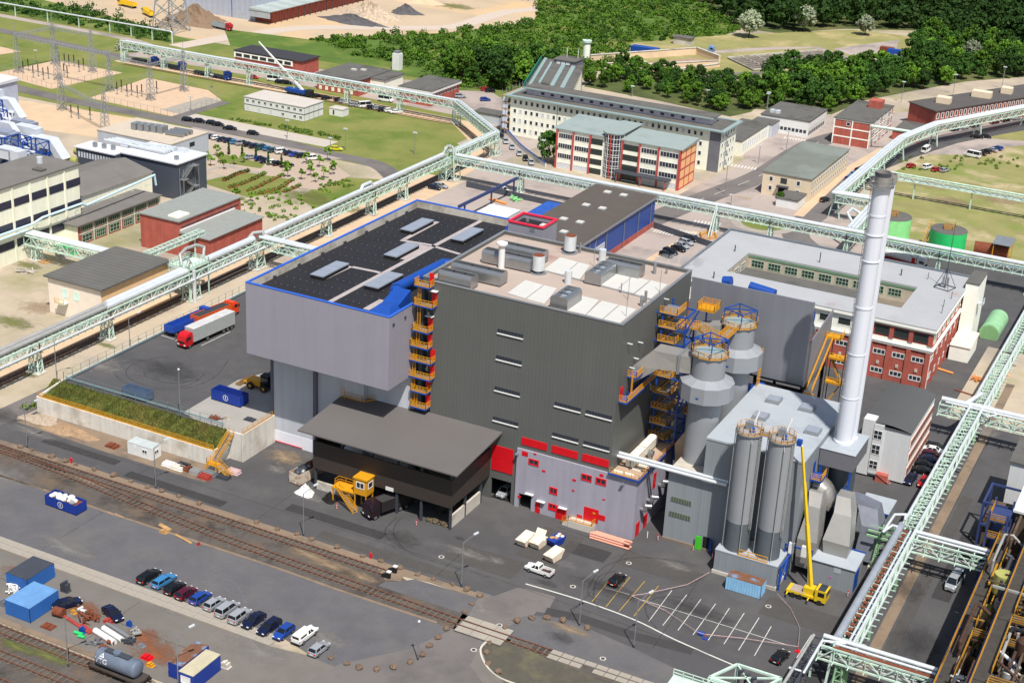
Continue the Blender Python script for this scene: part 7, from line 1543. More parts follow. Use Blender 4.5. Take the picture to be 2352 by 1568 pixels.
def pickup(p, rz, label, col, topper):
 t = thing('pickup', tuple(p), label, 'pickup'); t.location = (0,0,0); m_ = paint(col,0); w_ = .88
 st = [(u,[(-a*.94,.38),(-a,.55),(-a, z-.1),(-a*.92, z),(a*.92, z),(a, z-.1),(a,.55),(a*.94,.38)]) for u, a, z in ((-.3, w_,1.05),(1.15, w_,1.02),(2.1, w_*.95,.98),(2.5, w_*.86,.75))]
 loftx(st, 'body', m_, t); B = [(-.3 if topper else -.25,-.8,1.02),(1.3,-.8,1.02),(1.3,.8,1.02),(-.3 if topper else -.25,.8,1.02)]; T_ = [(-.2,-.64,1.62),(.65,-.64,1.62),(.65,.64,1.62),(-.2,.64,1.62)]
 MB().add(B+T_,[(0,1,5,4),(1,2,6,5),(2,3,7,6),(3,0,4,7),(4,5,6,7)]).build('cab_glass', DGLASS, t); MB().box(-.28,.72,-.67,.67,1.6,1.68).build('cab_roof', m_, t)
 for s in (-1,1): MB().bar((-.28, s*.8,1.02),(-.2, s*.66,1.62),.14).build('pillar', m_, t); MB().bar((.5, s*.81,1.02),(.4, s*.66,1.62),.08).build('pillar', m_, t); MB().bar((1.28, s*.8,1.02),(.66, s*.66,1.62),.07).build('pillar', m_, t)
 q = MB(); q.box(-2.5,-.3,-.88,-.8,.5,1.12); q.box(-2.5,-.3,.8,.88,.5,1.12); q.box(-2.5,-2.42,-.8,.8,.5,1.12); q.box(-2.42,-.3,-.8,.8,.45,.55); q.build('bed', m_, t)
 if topper: MB().add([(-2.48,-.84,1.12),(-.35,-.84,1.12),(-.35,.84,1.12),(-2.48,.84,1.12),(-2.35,-.68,1.72),(-.35,-.68,1.72),(-.35,.68,1.72),(-2.35,.68,1.72)],[(0,1,5,4),(1,2,6,5),(2,3,7,6),(3,0,4,7),(4,5,6,7)]).build('bed_topper', m_, t); [MB().box(-2.1,-.7, s*.8-.02, s*.8+.02,1.25,1.55).build('side_window', DGLASS, t) for s in (-1,1)]; MB().box(-2.47,-2.42,-.6,.6,1.2,1.6).build('rear_window', DGLASS, t)
 else: MB().box(-2.4,-.32,-.78,.78,.56,.6).build('bed_liner', mat('brown_liner',(70,50,44),1.2,.9), t)
 for s in (-1,1):
  for x in (-1.6,1.55): wheel(t, x, s*.9,.36,.22)
  MB().box(2.3,2.47, s*.6-.15, s*.6+.15,.72,.88).build('headlight', LAMPW, t); MB().box(-2.53,-2.4, s*.8-.06, s*.8+.06,.7,1.0).build('tail_light', LAMPR, t)
 MB().box(-2.6,-2.5,-.8,.8,.4,.55).build('bumper', BUMP, t)
 t.location = (p.x, p.y,.05); t.rotation_euler = (0,0, rz)
pickup(G(*b2(455,1105),.8), radians(88), 'white pickup with closed bed topper in the row on the concrete strip',(238,238,236), True)
pickup(G(*b3(275,522),.8), radians(176), 'white pickup with open brown bed beside the skips',(240,240,238), False)
pickup(G(*u2(2225,190),.8), radians(-20), 'white flatbed pickup in the yard behind the bunker',(236,236,234), False)
def lorry(p, rz, label, cab, body, bodycol, L=9.0, z=0.0, cat='lorry', trailer=False, text=None):
 """cab-over lorry, front along local +X; body: 'box','tipper','flat','tank','bin'"""
 t = thing('lorry',(0,0,0), label, cat); cm_ = paint(cab,.05); bm_ = mat('lorry_body_%d_%d_%d' % tuple(bodycol), bodycol,1.05,.55, var=.06, scale=1.0)
 c0 = L/2-2.2
 cabo = loftx([(u,[(-a,.7),(-a,2.6),(-a*.9, zt),(a*.9, zt),(a,2.6),(a,.7)]) for u, a, zt in ((c0,1.22,3.35),(L/2-.9,1.24,3.3),(L/2-.25,1.22,2.9),(L/2,1.16,1.9),(L/2+.02,1.15,1.88))], 'cab', cm_, t)
 MB().quad((L/2-.02,-1.05,1.98),(L/2-.02,1.05,1.98),(L/2-.24,1.0,2.75),(L/2-.24,-1.0,2.75)).build('windscreen', DGLASS, t)
 for s in (-1,1): MB().box(L/2-1.5, L/2-.5, s*1.245-.01, s*1.245+.01,1.95,2.7).build('side_window', DGLASS, t); MB().box(L/2-.06, L/2+.06, s*.85-.2, s*.85+.2,.85,1.1).build('headlight', LAMPW, t); MB().box(L/2-.3, L/2-.1, s*1.4-.1, s*1.4+.1,2.0,2.7).build('mirror', BUMP, t)
 MB().box(L/2-.05, L/2+.04,-.8,.8,1.2,1.75).build('grille', BUMP, t); MB().box(-L/2, c0+1.5,-.5,.5,.7,1.0).build('chassis', BUMP, t)
 x0_, x1_ = -L/2, c0-.3
 if body == 'box': o = MB().box(x0_, x1_,-1.27,1.27,1.05,3.9).build('trailer_box', bm_, t); MB().box(x0_-.03, x1_+.03,-1.29,1.29,3.9,3.98).build('trailer_roof', mat('dirty_tarp',(196,196,196),1.15,.7, var=.12, scale=.8), o); MB().box(x0_+.1, x1_-.1,-1.285,-1.27,1.3,1.75).build('green_stripe', mat('green_stripe',(50,150,80),.85,.5), o)
 if body in ('tipper', 'bin'):
  h = 2.6 if body == 'tipper' else 3.1; q = MB(); q.box(x0_, x1_,-1.25,-1.15,1.05, h); q.box(x0_, x1_,1.15,1.25,1.05, h); q.box(x0_, x0_+.1,-1.15,1.15,1.05, h); q.box(x1_-.1, x1_,-1.15,1.15,1.05, h); q.box(x0_+.1, x1_-.1,-1.15,1.15,1.05,1.2); o = q.build('skip_body', bm_, t)
  n = int((x1_-x0_)/1.0); q = MB()
  for i in range(n+1):
   x = x0_+(x1_-x0_)*i/n
   for s in (-1,1): q.box(x-.06, x+.06, s*1.29-.05, s*1.29+.05,1.05, h)
  q.build('rib', bm_, o, split=True)
  if body == 'bin': MB().box(x0_+.1, x1_-.1,-1.15,1.15,2.85,3.0).build('cover', mat('dark_sheet',(62,60,62),1.2,.8, var=.1), o)
 if body == 'flat': MB().box(x0_, x1_,-1.25,1.25,1.05,1.3).build('flatbed', bm_, t)
 if body == 'tank': o = MB().cyl((x0_,0,2.3),(x1_,0,2.3),1.2, n=18).build('tank', bm_, t); MB().box(x0_+.5, x1_-.3,-1.2,1.2,.8,1.3).build('skirt', paint((190,32,34)), o); MB().box(x1_-1.2, x1_-.2,-1.22,1.22,1.3,3.0).build('red_band', paint((190,32,34)), o)
 for x in ([L/2-1.2,-L/2+1.0,-L/2+2.3] + ([-L/2+3.6,1.0] if L > 11 else [])):
  for s in (-1,1): wheel(t, x, s*1.2,.5,.3)
 t.location = (p[0], p[1], z+.03); t.rotation_euler = (0,0, rz); return t
PYZ = lambda k, x, y: G(*k(x, y), YZ+1)
lt = lorry(PYZ(u1,1850,1480), radians(-94), 'red-cab articulated lorry with grey curtain trailer on the raised yard',(206,24,34), 'box',(168,172,170),15.5, YZ)
lorry(PYZ(u1,1930,1330), radians(84), 'orange lorry with two black-sheeted skips parked behind the curtain trailer',(236,72,20), 'bin',(214,88,34),12.5, YZ)
lorry(PYZ(u1,1700,1390), radians(86), 'blue open skip trailer filled with pale waste on the raised yard',(30,70,170), 'tipper',(34,76,168),13.0, YZ)
lorry((17.8,-83.6), radians(-112), 'dark maroon lorry nosing out of the tipping shed',(38,22,30), 'bin',(40,36,38),9.0)
lorry(G(*t1(1140,35),1.5), radians(170), 'upper yellow tipper lorry on the dirt yard at top left',(236,196,40), 'tipper',(232,190,40),10.5); lorry(G(*t1(1330,115),1.5), radians(150), 'lower yellow tipper lorry on the dirt yard at top left',(238,200,50), 'tipper',(230,190,50),10.0)
lorry(G(*t1(1990,235),1.5), radians(-8), 'grey tipper trailer with red cab on the dirt road',(180,30,40), 'tipper',(150,158,164),10.5)
for i,(px, L) in enumerate((((1480,580),19),((1900,670),17),((1300,548),12))): lorry(G(*t1(*px),1), radians(-2),['long blue flatbed lorry in the middle of the truck park', 'blue flatbed lorry with red tractor load at the right of truck park', 'blue flatbed trailer at the left end of the truck park'][i],(34,70,160), 'flat',(52,52,60), L)
lorry(G(*u4(1290,820),1.5), radians(-14), 'red and white road tanker behind the brick hall',(226,226,224), 'tank',(224,226,226),12)
lorry(G(*t3(1780,455),1), radians(0), 'small pale blue pickup lorry by the settling basins',(120,150,200), 'flat',(120,130,150),6)
CY = mat('crane_yellow',(232,196,36),.95,.45, var=.04)
cr = thing('crane_lorry',(91,-69.8,0), 'yellow crane lorry with tall raised boom beside the silos', 'crane lorry')
a0_, d_ = G(*b4(240,690),.8), None; a1_ = G(*b4(600,800),.8); d_ = (a1_-a0_).normalized(); n_ = Vector((-d_.y, d_.x,0)); Lc = (a1_-a0_).length
def cp_(u, v, z): return a0_+d_*u+n_*v+Vector((0,0, z-.8))
def cbox(u0, u1, v0, v1, z0_, z1_, name, m, par=None):
 P = [cp_(u0, v0,0), cp_(u1, v0,0), cp_(u1, v1,0), cp_(u0, v1,0)]; return MB().prism([p[:2] for p in P], z0_, z1_).build(name, m, par or cr)
cbox(0, Lc-2.2,-1.2,1.2,.8,1.2, 'chassis', CY); cbox(.6, Lc-3.8,-1.1,1.1,1.203,1.3, 'deck', mat('deck_grey',(176,160,150),1.3,.8))
cab_ = cbox(Lc-2.1, Lc-.2,-1.2,1.2,.6,2.7, 'cab', CY); cbox(Lc-1.7, Lc-.5,-1.1,1.1,2.703,2.76, 'cab_roof_glass', GLASS, cab_); cbox(Lc-.21, Lc-.18,-1.05,1.05,1.6,2.5, 'windscreen', DGLASS, cab_); cbox(Lc-1.6, Lc-.5,-1.22,-1.2,1.6,2.4, 'side_window', DGLASS, cab_)
for u in (1.2,2.4, Lc-1.2):
 for v in (-1.15,1.15): p = cp_(u, v,.48); MB().cyl(p-n_*.15, p+n_*.15,.48, n=14).build('wheel', TYRE, cr)
for u in (.3, Lc-3.0):
 for v in (-2.0,2.0): MB().bar(cp_(u,0,.9), cp_(u, v,.7),.2).build('outrigger', CY, cr); MB().bar(cp_(u, v,.05), cp_(u, v,.8),.14).build('jack', GREYST, cr)
tr_ = cbox(Lc-4.2, Lc-2.4,-.8,.8,1.25,2.3, 'turret', CY); bt = cp_(Lc-3.2,.1,2.2); tip = PY(*r4(365,985),-66.5)
e1 = bt.lerp(tip,.45); MB().bar(bt, e1,.55,.6).build('boom', CY, cr); MB().bar(e1, bt.lerp(tip,.75),.42,.46).build('boom_section', CY, cr); MB().bar(bt.lerp(tip,.75), tip,.32,.36).build('boom_section', CY, cr); MB().bar(cp_(Lc-3.8,.1,1.9), bt.lerp(tip,.22),.18).build('ram', STEEL, cr)
MB().box(tip.x-.9, tip.x-.1, tip.y-.4, tip.y+.4, tip.z+.1, tip.z+1.1).build('basket', BLUE, cr); MB().bar(tip, tip+Vector((-.4,0,.5)),.25).build('basket_arm', WHITE, cr)
wc = thing('mobile_crane', tuple(G(*t2(435,860))), 'mobile crane with blue carrier and long white jib by the portacabins', 'crane'); p = G(*t2(435,860)); q = PY(*t2(40,375), p.y+2)
for k in range(4): MB().bar(Vector((p.x, p.y,2)).lerp(q, k/4), Vector((p.x, p.y,2)).lerp(q,(k+1)/4),.75-.13*k).build('jib_section', WHITE, wc)
MB().box(p.x-7, p.x+1.5, p.y-1.2, p.y+1.2,.9,2.2).build('carrier', BLUE, wc); MB().box(p.x+1.6, p.x+4, p.y-1.2, p.y+1.2,.6,2.6).build('cab', BUMP, wc)
for x in (-5.5,-3.8,0,2.5):
 for s in (-1,1): MB().cyl((p.x+x, p.y+s*1.1,.6),(p.x+x, p.y+s*1.25,.6),.6, n=12).build('wheel', TYRE, wc)
wl = thing('wheel_loader', tuple(G(*r2(60,460), YZ)), 'yellow wheel loader with dark cab on the concrete pad', 'loader'); p = G(*r2(70,470), YZ)
MB().box(p.x-3, p.x+.2, p.y-1, p.y+1, YZ+.9, YZ+2.0).build('body', YEL, wl); MB().box(p.x+.2, p.x+1.9, p.y-.8, p.y+.8, YZ+1.0, YZ+3.2).build('cab', DGLASS, wl); MB().box(p.x+.1, p.x+2.0, p.y-.9, p.y+.9, YZ+3.2, YZ+3.35).build('cab_roof', BUMP, wl)
for x in (-2,1.2):
 for s in (-1,1): o = MB().cyl((p.x+x, p.y+s*.9, YZ+.75),(p.x+x, p.y+s*1.4, YZ+.75),.75, n=14).build('wheel', TYRE, wl); MB().cyl((p.x+x, p.y+s*1.4, YZ+.75),(p.x+x, p.y+s*1.42, YZ+.75),.35, n=10).build('hub', YEL, o)
MB().bar((p.x-2.6, p.y, YZ+1.2),(p.x-4.6, p.y, YZ+.6),.4).build('lift_arm', YEL, wl); MB().prism([(p.x-5.6, p.y-1.3),(p.x-4.4, p.y-1.3),(p.x-4.4, p.y+1.3),(p.x-5.6, p.y+1.3)], YZ+.1,[YZ+.4, YZ+1.3, YZ+1.3, YZ+.4]).build('bucket', mat('worn_bucket',(150,120,80),1.1,.8), wl)
tk = thing('tank_wagon', tuple(G(*b1(1100,1400),0)), 'blue-grey railway tank wagon with white letters at the lower left', 'tank wagon'); TB = mat('tank_blue_grey',(92,102,118),.9,.5, var=.12, scale=.6)
cx_ = G(*b1(1110,1330),2.4); x = cx_.x; y = -146.1
MB().cyl((x-3.3, y,2.55),(x+3.3, y,2.55),1.35, n=24).build('tank', TB, tk)
for s in (-1,1): q = MB(); q.ball((x+s*3.3, y,2.55),1.35,20,10); q.v = [(x+s*3.3+(v[0]-x-s*3.3)*.4, v[1], v[2]) for v in q.v]; q.build('dished_end', TB, tk)
MB().box(x-4.6, x+4.6, y-1.3, y+1.3,.95,1.2).build('underframe', mat('dark_wagon',(70,62,58),1.2,.9, var=.2), tk); MB().cyl((x-.2, y,3.9),(x-.2, y,4.3),.6, n=14).build('dome', TB, tk); MB().box(x-2.2, x+2.2, y-.5, y+.5,4.0,4.08).build('walkway', GREYST, tk)
for u in (-3.6,-2.2,2.2,3.6):
 for s in (-1,1): MB().cyl((x+u, y+s*.7,.75),(x+u, y+s*.82,.75),.45, n=12).build('wheel', RUST, tk)
for s in (-1,1):
 for e in (-1,1): MB().cyl((x+s*4.6, y+e*.85,1.05),(x+s*5.1, y+e*.85,1.05),.22, n=10).build('buffer', DARK, tk)
def lettering(text, size, parent, m, xf):
 cu = bpy.data.curves.new('lettering', 'FONT'); cu.body = text; cu.size = size; cu.align_x = 'CENTER'; cu.extrude = .01; ob = bpy.data.objects.new('lettering', cu); COL.objects.link(ob)
 bpy.context.view_layer.update(); dg = bpy.context.evaluated_depsgraph_get(); me = bpy.data.meshes.new_from_object(ob.evaluated_get(dg)); bpy.data.objects.remove(ob); me.materials.clear(); me.materials.append(m)
 for v in me.vertices: v.co = Vector(xf(v.co.x, v.co.y, v.co.z))-parent.location
 o = bpy.data.objects.new('lettering', me); COL.objects.link(o); o.parent = parent; return o
def onbarrel(u, v, w_): a = -.12+v/1.35; return (x-2.2+u, y-1.36*cos(a)-w_*cos(a),2.55+1.36*sin(a)+w_*sin(a))
lettering('VTG',1.15, tk, WHITE, onbarrel); q = MB(); q.add([onbarrel(p[0], p[1],.02) for p in ((-.42,.95),(.42,.95),(0,1.62),(-.19,1.07),(.19,1.07),(0,1.38))],[(0,1,4,3),(1,2,5,4),(2,0,3,5)]); q.build('emblem', WHITE, tk)
# ================================================================ VEGETATION
rng = np.random.default_rng(5); random.seed(21)
def leafmat(name, rgb, k=1.25):
 m = mat(name, rgb, k,.75, var=.28, scale=.35, spec=.25); n = m.node_tree.nodes; L = m.node_tree.links; b = n['Principled BSDF']
 src = b.inputs['Base Color'].links[0].from_socket; oi = n.new('ShaderNodeObjectInfo'); mr = n.new('ShaderNodeMapRange'); L.new(oi.outputs['Random'], mr.inputs[0]); mr.inputs[3].default_value = .6; mr.inputs[4].default_value = 1.4
 x = n.new('ShaderNodeVectorMath'); x.operation = 'SCALE'; L.new(src, x.inputs[0]); L.new(mr.outputs[0], x.inputs['Scale']); L.new(x.outputs[0], b.inputs['Base Color']); return m
LF = leafmat('dark_foliage',(58,94,30)); LF2 = leafmat('fresh_foliage',(92,130,36)); LF3 = leafmat('silver_foliage',(150,160,130)); LF4 = leafmat('lime_foliage',(112,150,44)); LF5 = leafmat('mid_foliage',(74,112,32)); BARK = mat('bark',(92,76,60),1.1,.9, var=.2, scale=2)
def leaves(C, R, per, size, squash=.8):
 """leaf quads spread round clump centres C with radii R"""
 n = len(C)*per; c = np.repeat(C, per,0); r = np.repeat(R, per)[:, None]
 d = rng.normal(size=(n,3)); d /= np.linalg.norm(d, axis=1)[:, None]; p = c+d*r*rng.uniform(.55,1.05,(n,1))*np.array([1,1, squash])
 nn = d+rng.normal(size=(n,3))*.6; nn /= np.linalg.norm(nn, axis=1)[:, None]; a = np.cross(nn, rng.normal(size=(n,3))); a /= np.linalg.norm(a, axis=1)[:, None]; b = np.cross(nn, a); s = size*rng.uniform(.6,1.3,(n,1))
 v = np.stack([p-a*s-b*s*.7, p+a*s-b*s*.7, p+a*s*.7+b*s, p-a*s*.7+b*s],1).reshape(-1,3); return v
def leafmesh(name, v, m):
 me = bpy.data.meshes.new(name); n = len(v)//4; me.vertices.add(len(v)); me.vertices.foreach_set('co', v.astype(np.float32).ravel()); me.loops.add(len(v)); me.loops.foreach_set('vertex_index', np.arange(len(v), dtype=np.int32)); me.polygons.add(n); me.polygons.foreach_set('loop_start', np.arange(0, len(v),4, dtype=np.int32)); me.update(calc_edges=True); me.materials.append(m); return me
def crown_pts(h, rx, ncl, lean=0):
 """clump centres for a crown of height h and radius rx, base of crown at .28 h"""
 C, R = [],[]
 for i in range(ncl):
  t = rng.uniform(0,1); zz = h*(.3+.62*t); prof = (sin(pi*min(1,(.12+t*.88)))**.6); rr = rx*prof*rng.uniform(.35,.9); a = rng.uniform(0,6.28); C.append((rr*cos(a), rr*sin(a), zz)); R.append(rx*rng.uniform(.15,.34))
 return np.array(C), np.array(R)
def trunk_mesh(h, r):
 q = MB(); q.cyl((0,0,0),(0,0, h*.55), r, r*.5,7)
 for i in range(5): a = i*1.3; q.cyl((0,0, h*(.25+.06*i)),(cos(a)*h*.2, sin(a)*h*.2, h*(.5+.05*i)), r*.45, r*.12,5)
 return q.mesh('trunk', BARK)
TV = []
for i in range(7):
 h = 10.0; C, R = crown_pts(h,4.2+.5*(i % 3),34+i % 4*5); TV.append((leafmesh('crown', leaves(C, R,48,.33),(LF, LF2, LF, LF5, LF2, LF, LF5)[i]), trunk_mesh(h,.28)))
def put_tree(name, x, y, s, v, label, cat='tree', grp=None, sz=1.0, z=0):
 o = thing(name,(x, y, z), label, cat, grp); c = bpy.data.objects.new('crown', v[0]); COL.objects.link(c); c.parent = o; t = bpy.data.objects.new('trunk', v[1]); COL.objects.link(t); t.parent = o; o.scale = (s, s, s*sz); o.rotation_euler[2] = random.uniform(0,6.28); return o
def inpoly(x, y, P):
 r = False; j = len(P)-1
 for i in range(len(P)):
  if (P[i][1] > y) != (P[j][1] > y) and x < (P[j][0]-P[i][0])*(y-P[i][1])/(P[j][1]-P[i][1])+P[i][0]: r = not r
  j = i
 return r
def pix(x, y, z=0):
 d = Vector((x, y, z))-CV; w_ = d.dot(FWD); return 1176+FPX*d.dot(RGT)/w_,784-FPX*d.dot(UPV)/w_
def scatter(P, step, jit=.45):
 xs_ = [p[0] for p in P]; ys2 = [p[1] for p in P]; out = []; y = min(ys2)
 while y < max(ys2):
  x = min(xs_)
  while x < max(xs_):
   a, b = x+random.uniform(-jit, jit)*step, y+random.uniform(-jit, jit)*step
   if inpoly(a, b, P):
    u, v = pix(a, b,5)
    if -90 < u < 2440 and -70 < v < 1600: out.append((a, b))
   x += step
  y += step
 return out
WOODG = mat('wood_floor',(84,96,48),1.35,.95, var=.3, scale=.1, stain=(120,118,70), stain_s=.03)
row = [(-93,243),(-60,240),(-30,234),(-26,246),(-30,286),(-62,290),(-98,288)]
rwood = [(-30,250),(0,262),(4,292),(15,320),(30,355),(52,386),(90,440),(130,520),(20,520),(-2,470),(-10,440),(-2,392),(0,360),(-26,338),(-42,312),(-30,286)]
top = [(-112,440),(-84,402),(-66,402),(-43,436),(-15,456),(20,520),(130,520),(200,620),(60,760),(-120,700),(-260,620),(-170,500)]
cluster = [(-150,232),(-128,210),(-100,224),(-98,250),(-118,262),(-146,250)]
scrub = [(-222,246),(-190,232),(-158,232),(-128,206),(-101,222),(-100,290),(-110,335),(-84,380),(-84,402),(-112,440),(-170,500),(-210,470),(-190,400),(-166,350),(-184,298),(-208,268)]
wleft = [(-420,208),(-290,205),(-262,203),(-258,212),(-300,226),(-420,250)]
for i_, P in enumerate((row, rwood, top, cluster)): ground('wood_floor', P,.08+.004*i_, WOODG)
SCRG = mat('scrub_grass',(92,120,42),1.38,.95, var=.25, scale=.08, fine=.2, stain=[(86,120,38),(140,144,70)], stain_s=.03, bump=.8)
ground('scrub_slope', scrub,.067, SCRG); ground('scrub_slope', wleft,.071, SCRG)
ground('scrub_slope',[(-240,215),(-180,215),(-140,214),(-128,206),(-158,232),(-222,246),(-262,240)],.063, SCRG); ground('basin_meadow',[(-118,292),(-42,296),(-26,338),(0,360),(-2,392),(-10,440),(-40,436),(-70,398),(-84,380),(-110,335)],.075, mat('basin_meadow',(158,154,96),1.4,.95, var=.12, scale=.1, fine=.1, stain=(196,178,130), stain_s=.04))
NT = [0]
def wood(P, step, s0, s1, name, label, grp, cap):
 L = scatter(P, step); random.shuffle(L); L.sort(key=lambda q: (Vector((q[0], q[1],0))-CV).length);
 for x, y in L[:cap]: put_tree(name, x, y, random.uniform(s0, s1), random.choice(TV), label, 'tree', grp, random.uniform(.85,1.2))
 return L[cap:]
rest = wood(row,6.4,.4,.74, 'broadleaf_tree', 'leafy tree in the dense row behind the long cream office', 'trees behind the long office',90)
rest += wood(cluster,8,.8,1.15, 'broadleaf_tree', 'dark leafy tree in the clump left of the office scaffold', 'trees left of the office',40)
rest += wood(rwood,6.8,.55,1.05, 'broadleaf_tree', 'dark green tree in the wood beyond the street at right', 'trees of the right wood',190)
far = scatter(top,8.5)+rest
C = []; R = []
for x, y in far:
 s = random.uniform(.85,1.35); c, r = crown_pts(10*s,4.8*s,15); c[:,0] += x; c[:,1] += y; C.append(c); R.append(r*1.35)
if C: o = bpy.data.objects.new('far_wood', leafmesh('far_wood', leaves(np.concatenate(C), np.concatenate(R),26,.62), LF)); COL.objects.link(o); o['kind'] = 'stuff'; o['label'] = 'dense dark green wood filling the top right of the picture'
for P, n_, m_, lab, sz in ((scrub,4.6, LF2, 'green scrub and bushes on the slope behind the brick sheds',1.0),(wleft,6, LF, 'dark bushes along the slim pipe at the upper left',1.3),(scrub,9, LF5, 'dark shrubs dotted over the scrub slope',1.25)):
 C, R = [],[]
 for x, y in scatter(P, n_):
  if random.random() < (.3 if m_ is LF2 else .2): continue
  s = sz*random.choice((.4,.6,.8,1.0,1.6))*random.uniform(.7,1.3)
  for i in range(5): C.append((x+random.gauss(0,1.3)*s, y+random.gauss(0,1.3)*s, random.uniform(.2,1.6)*s)); R.append(random.uniform(.8,1.5)*s)
 o = bpy.data.objects.new('scrub_bushes', leafmesh('scrub_bushes', leaves(np.array(C), np.array(R),30,.34,.8), m_)); COL.objects.link(o); o['kind'] = 'stuff'; o['label'] = lab
C, R = crown_pts(10,4.6,60); SV = (leafmesh('crown', leaves(C, R*1.1,60,.34), LF3), trunk_mesh(10,.3))
for k, px, s, lab in ((t3,(2150,340),1.25, 'large silvery willow at the forest edge above the basins'),(t4,(385,285),1.2, 'silvery tree in the wood right of the large willow'),(t4,(925,320),.95, 'pale grey-green tree at the right end of the basin wood edge'),(t4,(1870,580),1.05, 'pale feathery tree inside the right wood')):
 p = G(*k(*px)); put_tree('willow_tree', p.x, p.y, s, SV, lab, 'tree')
p = G(*t3(355,1470)); put_tree('broadleaf_tree', p.x, p.y,.95, TV[0], 'tall dark tree at the left corner of the red-frame office', sz=1.2)
p = G(*u4(160,330)); put_tree('broadleaf_tree', p.x, p.y,.42, TV[3], 'round bushy tree in front of the beige office');
C, R = crown_pts(3.0,1.25,8); GV = (leafmesh('crown', leaves(C+np.array([0,0,.5]), R,45,.17), LF4), MB().cyl((0,0,0),(0,0,1.9),.07, n=6).mesh('trunk', BARK))
for k, L in ((u2,[(300,85),(420,105),(500,70),(545,130),(622,95),(705,60)]),(t2,[(290,1540),(465,1470),(580,1500),(705,1530),(500,1530)]),(t1,[(1860,1440),(1945,1400),(1885,1490),(2005,1520),(2095,1480),(2185,1460),(1980,1460)]),(u1,[(2115,290),(2245,300)])):
 for i, px in enumerate(L): p = G(*k(*px)); put_tree('garden_tree', p.x, p.y, random.uniform(.9,1.2), GV, 'small lime-green round garden tree near the flower beds', 'tree', 'garden trees')
C = np.array([(0,0,.5+i*.55) for i in range(7)]); CV_ = (leafmesh('crown', leaves(C, np.full(7,.5)*np.linspace(1.1,.5,7),40,.16,1.2), LF), MB().cyl((0,0,0),(0,0,.6),.08, n=6).mesh('trunk', BARK))
for k, px, w_ in ((t1,(2050,1385), 'first'),(t1,(2170,1410), 'second'),(t1,(2293,1430), 'third'),(t2,(125,1480), 'fourth'),(t2,(243,1500), 'fifth')): p = G(*k(*px)); put_tree('cypress', p.x, p.y,1.0, CV_, 'narrow cypress between the car rows, %s from the left' % w_, 'tree', 'cypresses')
p = G(*t2(655,1440)); put_tree('garden_tree', p.x, p.y,1.3, GV, 'lone small tree on the kerbed island by the white car')
ground('garden_gravel',[(-138,66),(-120,64),(-100,70),(-100,88),(-112,96),(-152,90)],.03, mat('garden_gravel',(196,176,158),1.4,.9, var=.06)); ground('garden_lawn',[(-132,56),(-112,52),(-106,62),(-112,74),(-128,72)],.045, GRASS); ground('garden_lawn',[(-148,84),(-128,83),(-126,78),(-140,76)],.046, GRASS)
strip('garden_path', GL(t1,[(1850,1530),(2010,1480),(2352,1560)]),2.2,.05, SLAB)
BED = mat('flower_bed',(150,92,56),1.3,.9, var=.3, scale=1.5, fine=.3); HED = leafmat('hedge_green',(92,116,44))
for i,(k, pts) in enumerate(((u1,[(2050,180),(2160,150),(2280,100),(2352,60)]),(u1,[(2000,120),(2100,70),(2200,40)]),(u2,[(-60,215),(80,150),(230,75)]),(u2,[(40,235),(200,195),(325,120)]),(u2,[(260,220),(390,170)]))):
 L1 = smoothline(GL(k, pts),4); a, b = strip_poly(L1,1.0); q = MB()
 for j in range(len(a)-1): q.prism([a[j], a[j+1], b[j+1], b[j]],.03,.5)
 o = thing('flower_bed',(L1[0].x, L1[0].y,0), 'wavy brick-edged flower bed with low hedge, %s from the left in the garden' % ORD[i], 'flower bed', 'garden beds'); q.build('edging', BED, o)
 C = np.array([(v.x-L1[0].x+random.uniform(-.3,.3), v.y-L1[0].y+.9,.5) for v in L1 for _ in range(2)]); h = bpy.data.objects.new('hedge', leafmesh('hedge', leaves(C, np.full(len(C),.7),40,.16), HED)); COL.objects.link(h); h.parent = o
C = np.array([(random.uniform(-112,-88), random.uniform(38,62),.3) for _ in range(60)]+[(random.uniform(-100,-88), random.uniform(64,80),.3) for _ in range(12)]); o = bpy.data.objects.new('garden_shrubs', leafmesh('garden_shrubs', leaves(C, rng.uniform(.4,.9, len(C)),40,.18), LF4)); COL.objects.link(o); o['kind'] = 'stuff'; o['label'] = 'low shrubs scattered below the flower beds'
C, R = [],[]
for x0_, x1_, y_ in ((-168,-124,120),(-150,-126,122)):
 for i in range(40): C.append((random.uniform(x0_, x1_), y_+random.uniform(-.8,.8),.4)); R.append(.7)
for i in range(40): p = G(*t4(random.uniform(1250,2352), random.uniform(1400,1530))); C.append((p.x, p.y,.3)); R.append(random.uniform(.4,1.0))
for i in range(24): p = G(*u2(random.uniform(580,870), random.uniform(100,170))); C.append((p.x, p.y,.3)); R.append(.5)
for px in ((230,650),(290,640),(330,620)): p = G(*r1(*px)); C.append((p.x, p.y,.5)); R.append(1.0)
o = bpy.data.objects.new('low_hedges', leafmesh('low_hedges', leaves(np.array(C), np.array(R),34,.2), HED)); COL.objects.link(o); o['kind'] = 'stuff'; o['label'] = 'low hedges and weeds beside lawn, meadow and road'
p = G(*t2(655,700)); p = G(*t1(1230,460)); C = np.array([(p.x+random.gauss(0,5), p.y+random.gauss(0,3), random.uniform(.4,2)) for _ in range(30)]); o = bpy.data.objects.new('blossom_bush', leafmesh('blossom_bush', leaves(C, np.full(30,1.3),40,.25), LF3)); COL.objects.link(o); tag(o, 'pale flowering bush under the left end of the north bridge', 'bush')
bs_ = thing('settling_basins',(-70,320,0), 'row of concrete settling basins with orange-stained walls behind the trees', 'basin')
CN2 = mat('stained_concrete',(216,190,160),1.0,.9, var=.12, scale=.15); WTR = mat('dark_basin_water',(74,70,60),1.2,.25, var=.2, scale=.2)
